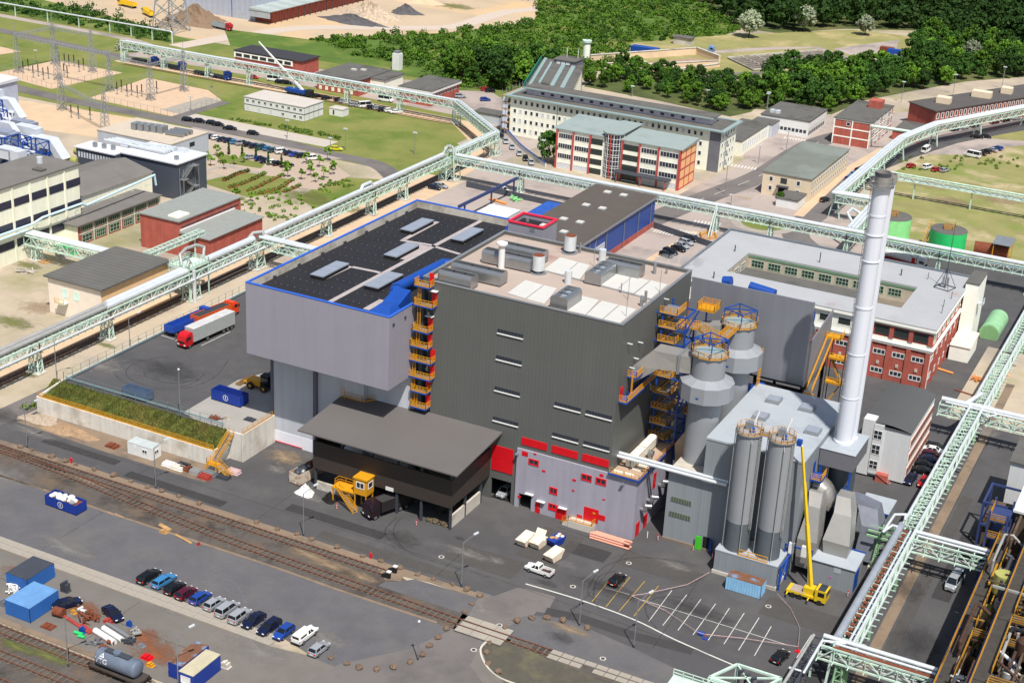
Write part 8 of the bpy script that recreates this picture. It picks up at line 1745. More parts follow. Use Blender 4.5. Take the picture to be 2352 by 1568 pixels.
DKW = mat('basin_rim',(150,140,130),1.1,.9, var=.15)
for k, pts, h in ((t3,[(730,560),(1680,490),(1885,565)],3.0),(t3,[(880,590),(1240,575)],1.0),(t3,[(1000,640),(1480,655),(1885,600)],1.4),(t3,[(1250,620),(1870,585)],2.0)):
 for a, c in zip(GL(k, pts), GL(k, pts)[1:]): MB().bar(a+Vector((0,0, h/2)), c+Vector((0,0, h/2)),.8, h).build('basin_wall', CN2, bs_); MB().bar(a+Vector((0,0, h+.1)), c+Vector((0,0, h+.1)),1.2,.2).build('coping', CONC, bs_)
MB().prism(GL(t3,[(900,600),(1680,520),(1860,575),(1400,645)]),.12,.2).build('basin_floor', mat('basin_sludge',(176,150,126),1.35,.9, var=.15), bs_)
A4, B4, C4, D4 = G(*t3(1960,530)), G(*t4(500,462)), G(*t4(830,548)), G(*t3(2190,640))
MB().prism([A4, B4, C4, D4],.1,.22).build('water', WTR, bs_)
for i in range(8):
 f = i/7; a, c = A4.lerp(D4, f), B4.lerp(C4, f); MB().bar(a+Vector((0,0,.7)), c+Vector((0,0,.7)),.4,.6).build('channel_wall', DKW if i not in (0,7) else CONC, bs_)
for i in range(8):
 f = i/7; a, c = A4.lerp(B4, f), D4.lerp(C4, f); MB().bar(a+Vector((0,0,.8)), c+Vector((0,0,.8)),.3,.2).build('cross_weir', CONC, bs_)
p = G(*t3(1560,400)); MB().box(p.x-4, p.x+4, p.y-2, p.y+3,0,3.2).build('pump_house', CONC, bs_); MB().box(p.x-4.5, p.x+4.5, p.y-2.5, p.y+3.5,3.203,3.5).build('pump_roof', ROOFG, bs_); p = G(*t3(1200,480)); MB().box(p.x-5, p.x+7, p.y-2, p.y+2,0,3).build('blue_store', BLUE, bs_)
strip('basin_road', GL(t3,[(1780,690),(2150,660)])+GL(t4,[(260,650),(480,640)]),5,.1, ASPH2); strip('basin_road', GL(t3,[(1700,480),(2200,445)])+GL(t4,[(150,436),(500,430),(830,540),(1000,520)]),5,.106, ASPHP)
ground('basin_yard', GL(t4,[(640,440),(1230,360),(1210,450),(1090,560),(860,520)]),.112, ASPHP)
gs = thing('green_pump_shed', tuple(G(*t4(1230,590))), 'green shed with grey roof at the edge of the right wood', 'shed'); p = G(*t4(1250,590)); MB().box(p.x-4, p.x+8, p.y-3, p.y+6,0,3).build('wall', mat('shed_green',(150,190,150),.9,.7), gs); MB().box(p.x-5, p.x+9, p.y-4, p.y+7,3.003,3.3).build('roof', STEEL, gs)
for i,(px, m_) in enumerate((((1120,475), RUST),((1190,495), BLUE))): p = G(*t4(*px)); tag(MB().box(p.x-3, p.x+3, p.y-1.5, p.y+1.5,0,2.6).build('skip_container', m_),['rusty orange container by the basin yard', 'blue container by the basin yard'][i], 'container')
vt = thing('water_tower', tuple(G(*t3(685,560))), 'pale round concrete shaft with platform behind the office wing', 'tower'); p = G(*t3(690,560)); MB().cyl(p, p+Vector((0,0,9)),1.5, n=16).build('shaft', mat('cream_stone'), vt); MB().lathe((p.x, p.y,0),[(1.6,8.2),(2.0,8.4),(2.0,9.2),(0,9.3)],16).build('platform', MINT, vt); MB().bar((p.x, p.y,9),(p.x, p.y,12.5),.2).build('mast', GREYST, vt)
o_ = thing('white_vent_stack', tuple(G(*t2(1280,625))), 'short white stack behind the brick workshop', 'stack'); p = G(*t2(1280,625)); MB().box(p.x-1.5, p.x+1.5, p.y-1.5, p.y+1.5,0,6.5).build('shaft', WHITE, o_); MB().box(p.x-1, p.x+1, p.y-1, p.y+1,6.5,7.5).build('cowl', STEEL, o_)
# ================================================================ YARD CLUTTER
random.seed(31)
def cont(name, label, x0, x1, y0, y1, z0, h, m, roofm=None, ribs=True, cat='container'):
 t = thing(name,((x0+x1)/2,(y0+y1)/2, z0), label, cat); MB().box(x0, x1, y0, y1, z0+.1, z0+h).build('body', m, t); MB().box(x0-.02, x1+.02, y0-.02, y1+.02, z0+h+.003, z0+h+.08).build('roof', roofm or m, t)
 if ribs:
  q = MB(); n = int((x1-x0)/.45)
  for i in range(n+1): x = x0+(x1-x0)*i/n; q.box(x-.06, x+.06, y0-.06, y0, z0+.1, z0+h)
  n = int((y1-y0)/.45)
  for i in range(n+1): y = y0+(y1-y0)*i/n; q.box(x1, x1+.06, y-.06, y+.06, z0+.1, z0+h)
  q.build('corrugation', m, t)
 return t
CB = mat('container_blue',(52,112,190),.95,.55, var=.06, scale=.6); CBr = mat('container_blue_roof',(110,160,214),1.2,.6, rib=.45, ribdir=(0,1,0), ribamt=.5); DB = mat('container_deep_blue',(28,62,158),.95,.5, var=.06)
RR = mat('rusty_roof',(122,84,62),1.25,.85, var=.2, scale=.8, stain=(120,160,200), stain_s=.5)
cont('site_container', 'pair of joined light blue containers at the lower left',-15,-10.1,-142.4,-136.2,0,2.6, CB, CBr); cont('site_container', 'blue container with barred roof at the left edge',-20.5,-16.2,-136.5,-130.5,0,2.6, CB, GREYST)
cont('site_container', 'blue container with rusty roof at the bottom',16.6,19.0,-142.4,-136.2,0,2.6, DB, RR); t = cont('site_container', 'deep blue site office with tan roof at the bottom',19.4,22.0,-143.6,-137.2,0,2.7, DB, mat('tan_roof',(196,188,160),1.25,.8), False); window(t,(20.6,-143.6,1.6),1.7,1.2, 'y-', WHITE, WHITE,1,1,.1)
cont('site_container', 'pale blue container with rusty roof by the silo base',78.9,84.9,-75.8,-73.4,0,2.5, mat('pale_blue_rusty',(132,178,210),.95,.6, var=.1, scale=.7, stain=(150,110,90), stain_s=.4, stain_w=(.6,.75)), RR)
t = cont('site_cabin', 'white site cabin below the retaining wall',-35.1,-29.2,-90.4,-87.9,0,2.45, WHITE, mat('cabin_grey_roof',(196,206,206),1.25,.6, var=.1), False, 'cabin'); window(t,(-31,-90.4,1.5),1.2,.8, 'y-', WHITE, GLASS,2,1,.1); window(t,(-29.2,-89.2,1.5),1.2,.8, 'x+', WHITE, GLASS,2,1,.1); MB().box(-33.6,-33.0,-90.43,-90.4,1.6,2.2).build('sign_plate', PLATE, t)
def openbin(name, label, c, L, W, h, rz, m, inner, fill=None, z=0.0, logo=False):
 t = thing(name,(0,0,0), label, 'skip'); q = MB(); a, e = L/2, W/2
 q.box(-a, a,-e,-e+.08,.2, h); q.box(-a, a, e-.08, e,.2, h); q.box(-a,-a+.08,-e+.08, e-.08,.2, h); q.box(a-.08, a,-e+.08, e-.08,.2, h); q.build('shell', m, t); MB().box(-a+.08, a-.08,-e+.08, e-.08,.2,.35 if not fill else h*.75).build('lining', inner, t)
 q = MB()
 for i in range(int(L/.9)+1):
  for s in (-1,1): x = -a+.05+i*(L-.1)/int(L/.9); q.box(x-.05, x+.05, s*e-.05, s*e+.05,.2, h)
 q.build('rib', m, t, split=True)
 if fill:
  for i in range(16): MB().ball((random.uniform(-a+.6, a-.6), random.uniform(-e+.5, e-.5), h*.8+random.uniform(0,.4)), random.uniform(.35,.75),7,5,.7).build('refuse_sack', random.choice(fill), t)
 if logo: q = MB(); q.lathe((0,0,0),[(.5,0),(.62,0)],18); q.add([(-.1,-.3,0),(.1,-.3,0),(.1,.15,0),(-.1,.15,0)],[(0,1,2,3)]); q.lathe((0,.28,0),[(0,0),(.12,0)],8); q.v = [(x,-e-.07, h/2+y+.1) for x, y, _ in q.v]; q.build('emblem', WHITE, t)
 t.location = (c[0], c[1], z+.04); t.rotation_euler = (0,0, rz); return t
SK = [WHITE, mat('sack_cream',(232,226,214),1.2,.8), mat('sack_grey',(150,150,150),1.2,.8)]
openbin('roll_off_skip', 'blue roll-off skip heaped with white sacks on the gravel',(-30.4,-112.2),7.2,2.6,2.0,-.03, DB, RUST, SK, logo=True)
openbin('roll_off_skip', 'empty blue roll-off skip with rusty inside on the yard pad',(-25.8,-71.0),7.0,2.6,2.3,-.02, DB, RUST, None, YZ, True)
openbin('roll_off_skip', 'long rusty white skip of scrap left of the tipping shed',(-1.4,-80.6),6.6,2.5,2.3,1.45, mat('rusty_white',(196,184,168),.95,.8, var=.1, scale=.7, stain=(150,96,66), stain_s=.5), RUST,[GREYST, STEEL, RUST])
p = G(*r1(1235,545), YZ); openbin('roll_off_skip', 'dark covered skip behind the grass bank fence', p,6.0,2.4,1.9,-.02, mat('slate_skip',(80,96,120),.95,.6), mat('slate_cover',(140,150,172),1.2,.6), None, YZ)
RW2 = mat('rust_flecked_white',(232,218,196),1.05,.7, var=.06, stain=(206,140,92), stain_s=1.0, stain_w=(.55,.7))
def skip(px, rz, label, m, lid=True, opened=False):
 p = G(*b3(*px)); t = thing('lidded_skip',(0,0,0), label, 'skip'); q = MB(); q.add([(-.9,-1.1,.15),(.9,-1.1,.15),(.9,1.0,.15),(-.9,1.0,.15),(-.95,-1.7,1.35),(.95,-1.7,1.35),(.95,1.7,1.35),(-.95,1.7,1.35)],[(3,2,1,0),(0,1,5,4),(1,2,6,5),(2,3,7,6),(3,0,4,7),(4,5,6,7)]); q.build('tub', m, t)
 if lid: MB().prism([(-.98,-1.75),(.98,-1.75),(.98,1.75 if not opened else 0),(-.98,1.75 if not opened else 0)],1.36,[1.4,1.4,1.75,1.75]).build('lid', m, t)
 if opened: MB().add([(-.95,0,1.7),(.95,0,1.7),(.95,1.0,3.0),(-.95,1.0,3.0)],[(0,1,2,3)]).build('raised_lid', RW2, t)
 if not lid: [MB().ball((random.uniform(-.6,.6), random.uniform(-1.3,1.3),1.4),.4,6,4,.5).build('rubble', WOOD if i % 2 else SK[1], t) for i in range(8)]
 t.location = (p.x, p.y,.03); t.rotation_euler = (0,0, rz)
skip((145,300),-.1, 'rust-flecked white lidded skip, left of the group before the annex', RW2); skip((265,320),-.1, 'rusty white skip with its lid raised before the annex', RW2, True, True); skip((420,300),-.25, 'small blue open skip of rubble before the annex', DB, False); skip((400,440),-.2, 'rust-flecked white skip beside the white pickup', RW2)
def heap(name, label, c, rx, ry, h, m, n=26, z=0, seed=1):
 r2_ = random.Random(seed); q = MB(); k = 10; vs = [(c[0], c[1], z+h)]; fs = []
 for j in range(1, k+1):
  for i in range(n):
   a = 2*pi*i/n; f = j/k; w_ = 1+.18*sin(3*a+seed)+.1*sin(7*a); vs.append((c[0]+rx*f*w_*cos(a), c[1]+ry*f*w_*sin(a), z+max(0, h*(1-f)**1.15*r2_.uniform(.8,1.15)) if j < k else z))
 for i in range(n): fs.append((0,1+i,1+(i+1) % n))
 for j in range(k-1):
  for i in range(n): fs.append((1+j*n+i,1+(j+1)*n+i,1+(j+1)*n+(i+1) % n,1+j*n+(i+1) % n))
 q.add(vs, fs); return tag(q.build(name, m), label, 'heap')
DIRT = mat('heap_dirt',(176,146,116),1.35,.95, var=.2, scale=1, fine=.2)
heap('dirt_heap', 'brown dirt heap at the left end of the retaining wall', G(*r1(620,850)),6.5,2.2,1.5, DIRT, seed=2); heap('gravel_heap', 'pale gravel heap at the left corner of the retaining wall', G(*r1(370,750)),5,2.2,1.2, mat('heap_gravel',(190,172,152),1.35,.95, var=.2, scale=1.5, fine=.2), seed=3)
ground('dirt_strip',[(-62,-91.5),(-60,-86.2),(-18.6,-86.2),(-16,-88),(-16,-92),(-40,-92.2)],.045, SANDY)
heap('spoil_heap', 'big grey-brown spoil heap below the far warehouse', G(*t1(1760,200)),15,10,8, mat('heap_spoil',(146,122,100),1.35,.95, var=.15, fine=.15), seed=4)
heap('rubble_heap', 'large pale rubble heap in the scrap yard', G(*t2(1040,160)),16,10,7.5, mat('heap_rubble',(206,186,162),1.35,.95, var=.3, scale=.8, fine=.3), seed=5); heap('slag_heap', 'dark slag heap in front of the pale rubble', G(*t2(880,205)),17,4.5,4.0, mat('heap_slag',(96,94,98),1.35,.95, var=.2), seed=6); heap('slag_heap', 'dark gravel heap right of the pale rubble', G(*t2(1355,120)),8,5,4.5, mat('heap_slag'), seed=7); heap('sand_heap', 'orange sand heap at the top edge', G(*t2(1480,20)),12,7,4, SAND, seed=8)
heap('rubble_patch', 'grey rubble spilled beside the white pickup', G(*b3(520,480)),2.0,1.2,.35, mat('heap_slag'), seed=9)
o = heap('tarpaulin_heap', 'white sheeted pile left of the yellow cabin',(1.8,-85.6),1.9,1.5,2.2, WHITE,14, seed=10); o['category'] = 'pile'; o = heap('black_sacks', 'black plastic-wrapped machine beside the yellow cabin stair',(7.0,-85.6),1.5,1.1,2.0, DARK,14, seed=11); o['category'] = 'pile'
GD = [(r1,1510,1160, WHITE),(r1,1590,1190, SK[1]),(r1,1640,1170, GREYST),(r1,1660,1195, RUST),(r1,1740,1220, SK[2]),(r1,1830,1270, mat('oxide_red',(160,60,52),1.1,.7)),(r1,1870,1240, STEEL),(r1,1930,1200, SK[1]),(r1,2000,1270, GREYST),(r1,2090,1225, mat('pallet_pink',(206,178,176),1.1,.8))]
for i,(k, x, y, m_) in enumerate(GD): p = G(*k(x, y)); q = MB(); [q.box(-1.2,1.2,-.5+j*.35,-.5+j*.35+.3,.12,.5+.15*(j % 2)) for j in range(4)]; q.box(-1.3,1.3,-.6,.9,0,.12); o = thing('goods_pallet', tuple(p), 'pallet of building goods by the yellow yard stair, %s from the left' % ORD[i], 'pallet', 'pallets by the yard stair'); q.v = [(v[0]+p.x, v[1]+p.y, v[2]+.05) for v in q.v]; q.build('load', m_, o)
JK = [(b1,520,945, 'rusty drum vessel', RUST, 'c',1.5,1.4),(b1,435,1040, 'flat rusty steel plates', RUST, 'b',2.2,.3),(b1,700,985, 'long red steel girder', mat('oxide_red'), 'l',9,.5),(b1,800,970, 'tangled rusty rebar bundle', RUST, 'h',2.4,1.0),(b1,870,1075, 'second red steel girder', mat('oxide_red'), 'l',7,.4),(b1,975,1000, 'red frame of pipes', mat('oxide_red'), 'b',1.6,.6),(b1,1080,1060, 'bundle of grey scaffold tubes', STEEL, 'l',6,.5),(b1,960,1130, 'fat white pipe length', WHITE, 'l',5.2,1.1),(b1,1030,1105, 'second fat white pipe length', WHITE, 'l',5.0,1.0),(b1,740,1090, 'blue plastic crate', BLUE, 'b',1.1,1.0),(b1,695,1110, 'green gas drum', mat('green_tank0'), 'c',.5,1.2),(b1,720,1140, 'short green drum', mat('green_tank0'), 'c',.5,.8),(b1,1160,1030, 'blue waste tub', BLUE, 'b',1.0,.9),(b1,1220,1110, 'pile of grey coils', PIPEG, 'h',1.3,1.2),(b1,1170,1180, 'dark grey sheeted goods', GREYST, 'h',1.3,.7),(b1,1270,1215, 'grey reel on a plate', STEEL, 'b',1.2,.4),(b1,985,1195, 'rusty short pipe', RUST, 'c',.7,.8),(b1,930,1230, 'brown steel trough', RUST, 'b',1.4,.4),(b1,840,1190, 'foil-wrapped goods', ALU, 'h',1.2,.7),(b1,1320,1320, 'red farm-type frame', RED, 'b',1.8,.5),(b1,1350,1390, 'yellow grid frame', YEL, 'b',1.2,.6),(b1,660,920, 'yellow box', YEL, 'b',.9,.7),(b1,740,910, 'small grey pipe stub', PIPEW, 'c',.5,.7),(b1,2025,1400, 'stack of concrete kerb stones', CONC, 'b',1.5,1.0),(b1,1470,195, 'pallet with yellow drums', WOOD, 'b',1.5,.5),(b1,1490,155, 'timber roll', WOOD, 'l',3.0,.7),(b1,1660,250, 'bundle of old planks', WOOD, 'l',4.5,.4),(b1,1780,310, 'red and white barrier block', mat('oxide_red'), 'b',.7,.6),(b1,1080,40, 'loose plank', WOOD, 'l',2.6,.1),(b1,995,25, 'short loose board', WOOD, 'l',1.4,.1),(b1,590,720, 'grey glazed cabin', GREYST, 'b',1.6,1.8),(b1,130,720, 'white scrap fridge heap', WHITE, 'h',1.8,1.6),(b1,30,860, 'wire cage of scrap', STEEL, 'b',1.3,1.4),(r1,1010,985, 'rusty iron frame', RUST, 'b',2.6,.5),(u1,560,800, 'stack of grey slabs', CONC, 'b',3.2,2.2),(u1,400,840, 'tan timber sheet', WOOD, 'b',3.2,.3),(u1,600,760, 'green open skip', mat('green_tank0'), 'b',5,2.6),(u1,240,930, 'heap of demolition rubble', CONC, 'h',3,.8),(r1,2030,740, 'grey concrete block', CONC, 'b',1.2,.8),(r1,1930,740, 'dark rusty clamp', RUST, 'h',1.6,.6),(r1,2240,745, 'flat steel plate', GREYST, 'b',2.2,.3),(u2,2190,300, 'orange timber bundle', mat('orange_tank',(230,150,80),1.1,.7), 'l',7,.9),(u2,2140,375, 'grey brick-like block stack', CONC, 'b',3.4,1.6),(u2,2330,290, 'bright green machine', mat('green_tank1'), 'h',2.4,1.6),(r4,1930,400, 'orange drum pump', mat('orange_tank'), 'h',1.8,1.4),(r4,1650,310, 'stack of orange poles', mat('orange_tank'), 'l',4,.6),(r4,1820,500, 'brown beams', RUST, 'l',5,.4),(r4,2190,350, 'orange crate', mat('orange_tank'), 'b',1.4,.8)]
for i,(k, x, y, lab, m_, sh, L, h) in enumerate(JK):
 zz = YZ if k is r1 and x > 1900 else 0; p = G(*k(x, y), zz); q = MB()
 if sh == 'c': q.cyl((p.x-h/2, p.y, zz+L/2+.05),(p.x+h/2+.3, p.y+.2, zz+L/2+.05), L/2, n=14)
 elif sh == 'b': q.box(p.x-L/2, p.x+L/2, p.y-L*.35, p.y+L*.35, zz+.04, zz+.12); [q.box(p.x-L/2+.1+j*(L-.2)/3, p.x-L/2+.05+(j+.8)*(L-.2)/3, p.y-L*.3, p.y+L*.3, zz+.12, zz+h*(.8+.2*(j % 2))) for j in range(3)]
 elif sh == 'l': [q.cyl((p.x-L*.45, p.y+L*.12*0+.3*h*j, zz+h*.3+.05),(p.x+L*.45, p.y-L*.2+.3*h*j, zz+h*.3+.05), h*.3 if h < .9 else h*.45, n=10) for j in (range(-1,2) if h < .9 else (0,))]
 else:
  for j in range(22):
   c = Vector((p.x+random.gauss(0, L*.35), p.y+random.gauss(0, L*.25), zz+random.uniform(.1, h*.7))); d = Vector((random.uniform(-1,1), random.uniform(-1,1), random.uniform(-.35,.35)))*L*.4; q.bar(c-d, c+d, random.uniform(.08,.3), random.uniform(.06,.3))
 tag(q.build(lab.replace(' ', '_').replace('-', '_'), m_), lab+(' in the scrap yard at the lower left' if k is b1 and y > 700 else ' on the gravel lot' if k is b1 else ' on the ground in the '+{r1: 'left yard', u1: 'yard by the cream hall', u2: 'yard behind the bunker', r4: 'lane by the brick hall'}[k]), 'scrap' if m_ in (RUST, STEEL) else 'goods')
# ================================================================ WHITE PROCESS PLANT, top left
WD = mat('white_duct',(204,210,218),1.15,.5, var=.04); pw = thing('white_process_plant',(-185,40,0), 'white process plant with big box ducts and blue steel at the left edge', 'process plant')
MB().box(-250,-222,50,77,0,13).build('hall', mat('lilac_sheet',(168,176,196),.95,.6), pw); MB().prism([(-250.5,49.5),(-221.5,49.5),(-221.5,77.5),(-250.5,77.5)],13.003,[13.4,13.4,14.0,14.0]).build('hall_roof', WR, pw)
r5 = random.Random(4)
WD2 = mat('grey_duct',(138,146,164),1.1,.5, var=.06)
for i in range(34):
 f = i/33; x = -220+56*f+r5.uniform(-4,4); y = 50-28*f+r5.uniform(-9,11); s = r5.uniform(1.6,3.0); z1_ = r5.uniform(8,19)-4*f; z0_ = 0; WDX = WD if i % 3 else WD2
 loft([sec(x-s/2, x+s/2, y-s/2, y+s/2, z0_), sec(x-s/2, x+s/2, y-s/2, y+s/2, z1_*.6), sec(x-s*.7, x+s*.7, y-s*.6, y+s*.6, z1_*.72), sec(x-s*.7, x+s*.7, y-s*.6, y+s*.6, z1_)], 'riser_duct', WDX, pw)
 e = r5.choice((-1,1)); L = r5.uniform(4,8); h = s*.62
 loft([[(x, y-h, z1_-2.8),(x, y+h, z1_-2.8),(x, y+h, z1_+.2),(x, y-h, z1_+.2)],[(x+e*L, y-h, z1_-2.8),(x+e*L, y+h, z1_-2.8),(x+e*L, y+h, z1_+.2),(x+e*L, y-h, z1_+.2)],[(x+e*(L+2.6), y-h, z1_-6.5),(x+e*(L+2.6), y+h, z1_-6.5),(x+e*(L+4.4), y+h, z1_-5),(x+e*(L+4.4), y-h, z1_-5)]], 'cross_duct', WDX, pw)
 MB().rail([(x-s, y-s, z1_*.5),(x+s, y-s, z1_*.5),(x+s, y+s, z1_*.5),(x-s, y+s, z1_*.5)],1.3,.26, closed=True).build('blue_platform', BLUE, pw)
 for a_ in (-1,1): MB().bar((x+a_*s, y-s,0),(x+a_*s, y-s, z1_*.7),.32).build('blue_column', BLUE, pw)
for i in range(46):
 f = r5.random(); x = -222+60*f; y = 52-30*f+r5.uniform(-12,10); z = r5.uniform(2,15); L = r5.uniform(3,9); r = r5.uniform(.18,.5)
 MB().tube([(x, y, z-r5.uniform(2,6)),(x, y, z),(x+L*r5.choice((-1,1)), y, z),(x, y-L*.5, z+r5.uniform(-3,3))], r,7).build('white_pipe', WD if i % 4 else WD2, pw)
for i in range(9):
 x, y = -214+6.2*i,44-3.4*i+r5.uniform(-5,3); q = MB(); h = r5.uniform(9,17)
 for a_, c_ in ((0,0),(5,0),(5,5),(0,5)): q.bar((x+a_, y+c_,0),(x+a_, y+c_, h),.3)
 for k in range(1,5):
  z = h*k/4
  for (a_, c_),(e_, g_) in zip(((0,0),(5,0),(5,5),(0,5)),((5,0),(5,5),(0,5),(0,0))): q.bar((x+a_, y+c_, z),(x+e_, y+g_, z),.24); q.bar((x+a_, y+c_, z-h/4),(x+e_, y+g_, z),.14)
 q.build('blue_frame', BLUE, pw)
for y in (36,44): MB().cyl((-168, y,6),(-160, y,6),1.2, n=12).build('olive_duct', mat('olive_duct',(150,150,84),.9,.5), pw)
MB().box(-168,-150,62,63,0,7).build('cream_screen', CREAM, pw)
# ================================================================ PROCESS PLANT, lower right
ST2 = mat('navy_steel',(46,60,104),.95,.6); OLV = mat('grimy_tan',(92,80,66),1.15,.85, var=.25, scale=.6, stain=(84,60,46), stain_s=.3); DGR = mat('dark_grating',(70,66,62),1.25,.8, var=.2, scale=1.0); DYE = mat('dim_yellow',(176,128,36),1.15,.6, var=.15); BRD = mat('dark_brown_steel',(76,54,44),1.2,.85, var=.25, scale=1); RBP = thing('rusty_process_plant',(125,-65,0), 'dark rusty multi-level process plant with yellow railings at the lower right', 'process plant')
for z, e in ((4.5,0),(9.5,0),(13.5,5)):
 for k in range(4): y0_ = -119+k*17.6; MB().box(117.2+e,119.4+e, y0_, y0_+17.4, z, z+.25).build('walkway', DGR, RBP); MB().box(119.5+e,150, y0_, y0_+2.2, z, z+.25).build('walkway', DGR, RBP); MB().rail([(119.5+e, y0_, z+.25),(140, y0_, z+.25)],1.2,.1, bars=3, step=1.4).build('railing', DYE, RBP); MB().rail([(119.5+e, y0_+2.2, z+.25),(119.5+e, y0_+17, z+.25)],1.2,.1, bars=3, step=1.4).build('railing', DYE, RBP)
 MB().rail([(117.4+e,-119, z+.25),(117.4+e,-48.2, z+.25)],1.2,.1, bars=3, step=1.4).build('railing', DYE, RBP); MB().bar((117.2+e,-120, z),(117.2+e,-48, z),.5,.6).build('edge_beam', ST2, RBP)
MB().box(118,150,-120,-48,.03,.1).build('floor', DARK, RBP); MB().box(128,150,-118,-50,.1,8).build('inner_block', DGR, RBP)
for y in range(-118,-46,7): MB().bar((117.5, y,0),(117.5, y,10),.45).build('column', ST2, RBP); MB().bar((126, y,0),(126, y,10),.45).build('column', ST2, RBP)
MB().box(119,150,-47,-33,0,13).build('rust_hall', OLV, RBP); MB().box(118.4,150,-47.4,-32.6,13,13.4).build('hall_roof', mat('white_corrugated'), RBP)
for k in range(4): z = 3+k*3.2; MB().box(115.2,118.4,-52,-46.5, z, z+.25).build('stair_landing', ST2, RBP); MB().rail([(115.3,-46.6, z+.25),(115.3,-51.9, z+.25),(118.3,-51.9, z+.25)],1.1,.1, bars=3, step=1).build('landing_railing', DYE, RBP)
for x, y in ((115.3,-52),(118.3,-52),(115.3,-46.5),(118.3,-46.5)): MB().bar((x, y,0),(x, y,14.5),.35).build('stair_post', ST2, RBP)
for i in range(95):
 x, y, z = random.uniform(119.8,136), random.uniform(-116,-52), random.choice((.1,4.8,8,9.8)); m_ = random.choice((OLV, BRD, BRD, PIPEG, mat('olive_duct'), GREYST)); r = random.uniform(.5,1.3); h = random.uniform(1.2,3.4); MB().lathe((x, y, z),[(r,0),(r, h),(r*.6, h+r*.4),(0, h+r*.5)],14).build('vessel', m_, RBP)
for i in range(70):
 x, y, z = random.uniform(118.4,130), random.uniform(-114,-54), random.choice((3.6,6,8,11.2,12.5)); L = random.uniform(5,14); MB().tube([(x, y, z-3),(x, y, z),(x, y+L, z),(x+random.uniform(-2,6), y+L, z+.2),(x+4, y+L, z-2)], random.uniform(.14,.3),8).build('process_pipe', random.choice((PIPEG, PIPEW, OLV, BRD, GREYST)), RBP)
for nm_, m_, n_ in (('dark_pipework', BRD,260),('grey_pipework', PIPEG,120),('tan_pipework', OLV,200),('yellow_ladders', DYE,40)):
 q = MB()
 for i in range(n_):
  x, y, z = random.uniform(118,142), random.uniform(-118,-50), random.uniform(2,14 if n_ > 50 else 11); d = random.choice(((1,0,0),(0,1,0),(0,1,0),(0,0,1)))
  L = random.uniform(1.5,7); q.bar((x, y, z),(x+d[0]*L, y+d[1]*L, z-d[2]*min(L, z-.2)), random.uniform(.12,.42))
 struct(q.build(nm_, m_, RBP), 'stuff')
MB().tube([(122,-48,6),(122,-44,15),(122,-40,15)],.6,10).build('blue_pipe', SKYP, RBP); MB().cyl((121,-69,9.8),(121,-69,13),1.5, n=18).build('olive_tank', mat('olive_duct'), RBP)
wsl = thing('white_silo_shed',(122,-12,0), 'tall white ribbed shed wall at the right edge', 'shed'); MB().box(114.5,130,-26,-14,0,12).build('wall', mat('white_corrugated'), wsl); MB().box(114.2,130.3,-26.3,-13.7,12.003,12.3).build('roof', ROOFG, wsl)
bfr = thing('blue_steel_frame',(115,-34,0), 'open blue steel frame over dark brown equipment at right', 'frame')
for x in (112.5,118):
 for y in (-38,-30): MB().bar((x, y,0),(x, y,9),.4).build('column', ST2, bfr)
for z in (4.5,8.8): [MB().bar(a, c,.35).build('beam', ST2, bfr) for a, c in (((112.5,-38, z),(118,-38, z)),((112.5,-30, z),(118,-30, z)),((112.5,-38, z),(112.5,-30, z)),((118,-38, z),(118,-30, z)))]
MB().box(113,117.6,-37.5,-30.5,0,6).build('brown_tank', OLV, bfr)
cw_ = smoothline(GL(t3,[(-70,1130),(0,1215),(120,1345),(330,1500)]),5); wl_ = thing('curved_wall', tuple(cw_[0]), 'curved white wall with blue top rail beside the parked cars', 'wall'); q = MB(); q2 = MB()
for a, c in zip(cw_, cw_[1:]): q.bar(a+Vector((0,0,.7)), c+Vector((0,0,.7)),.3,1.4); q2.bar(a+Vector((0,0,1.5)), c+Vector((0,0,1.5)),.4,.2)
q.build('wall', WHITE, wl_); q2.build('cap', BLUE, wl_)
gy = thing('navy_gantry',(-45,80,0), 'navy steel gantry crane over the yard behind the bunker', 'gantry'); a, c = G(*u2(1830,345),5), G(*u2(2352,90),5); MB().bar(a, c,.6,.8).build('beam', ST2, gy)
for f in (.1,.55,.95): p = a.lerp(c, f); MB().bar((p.x, p.y,0), p,.4).build('leg', ST2, gy)
yw = thing('yard_wall',(-30,97,0), 'dark fence wall along the back of the inner yard', 'fence')
for a, c in (((-66,99),(-24,96.5)),((-4,96),(26,86))): MB().bar((*a,.9),(*c,.9),.15,1.8).build('panel', mat('dark_fence',(74,78,88),1.0,.7), yw)
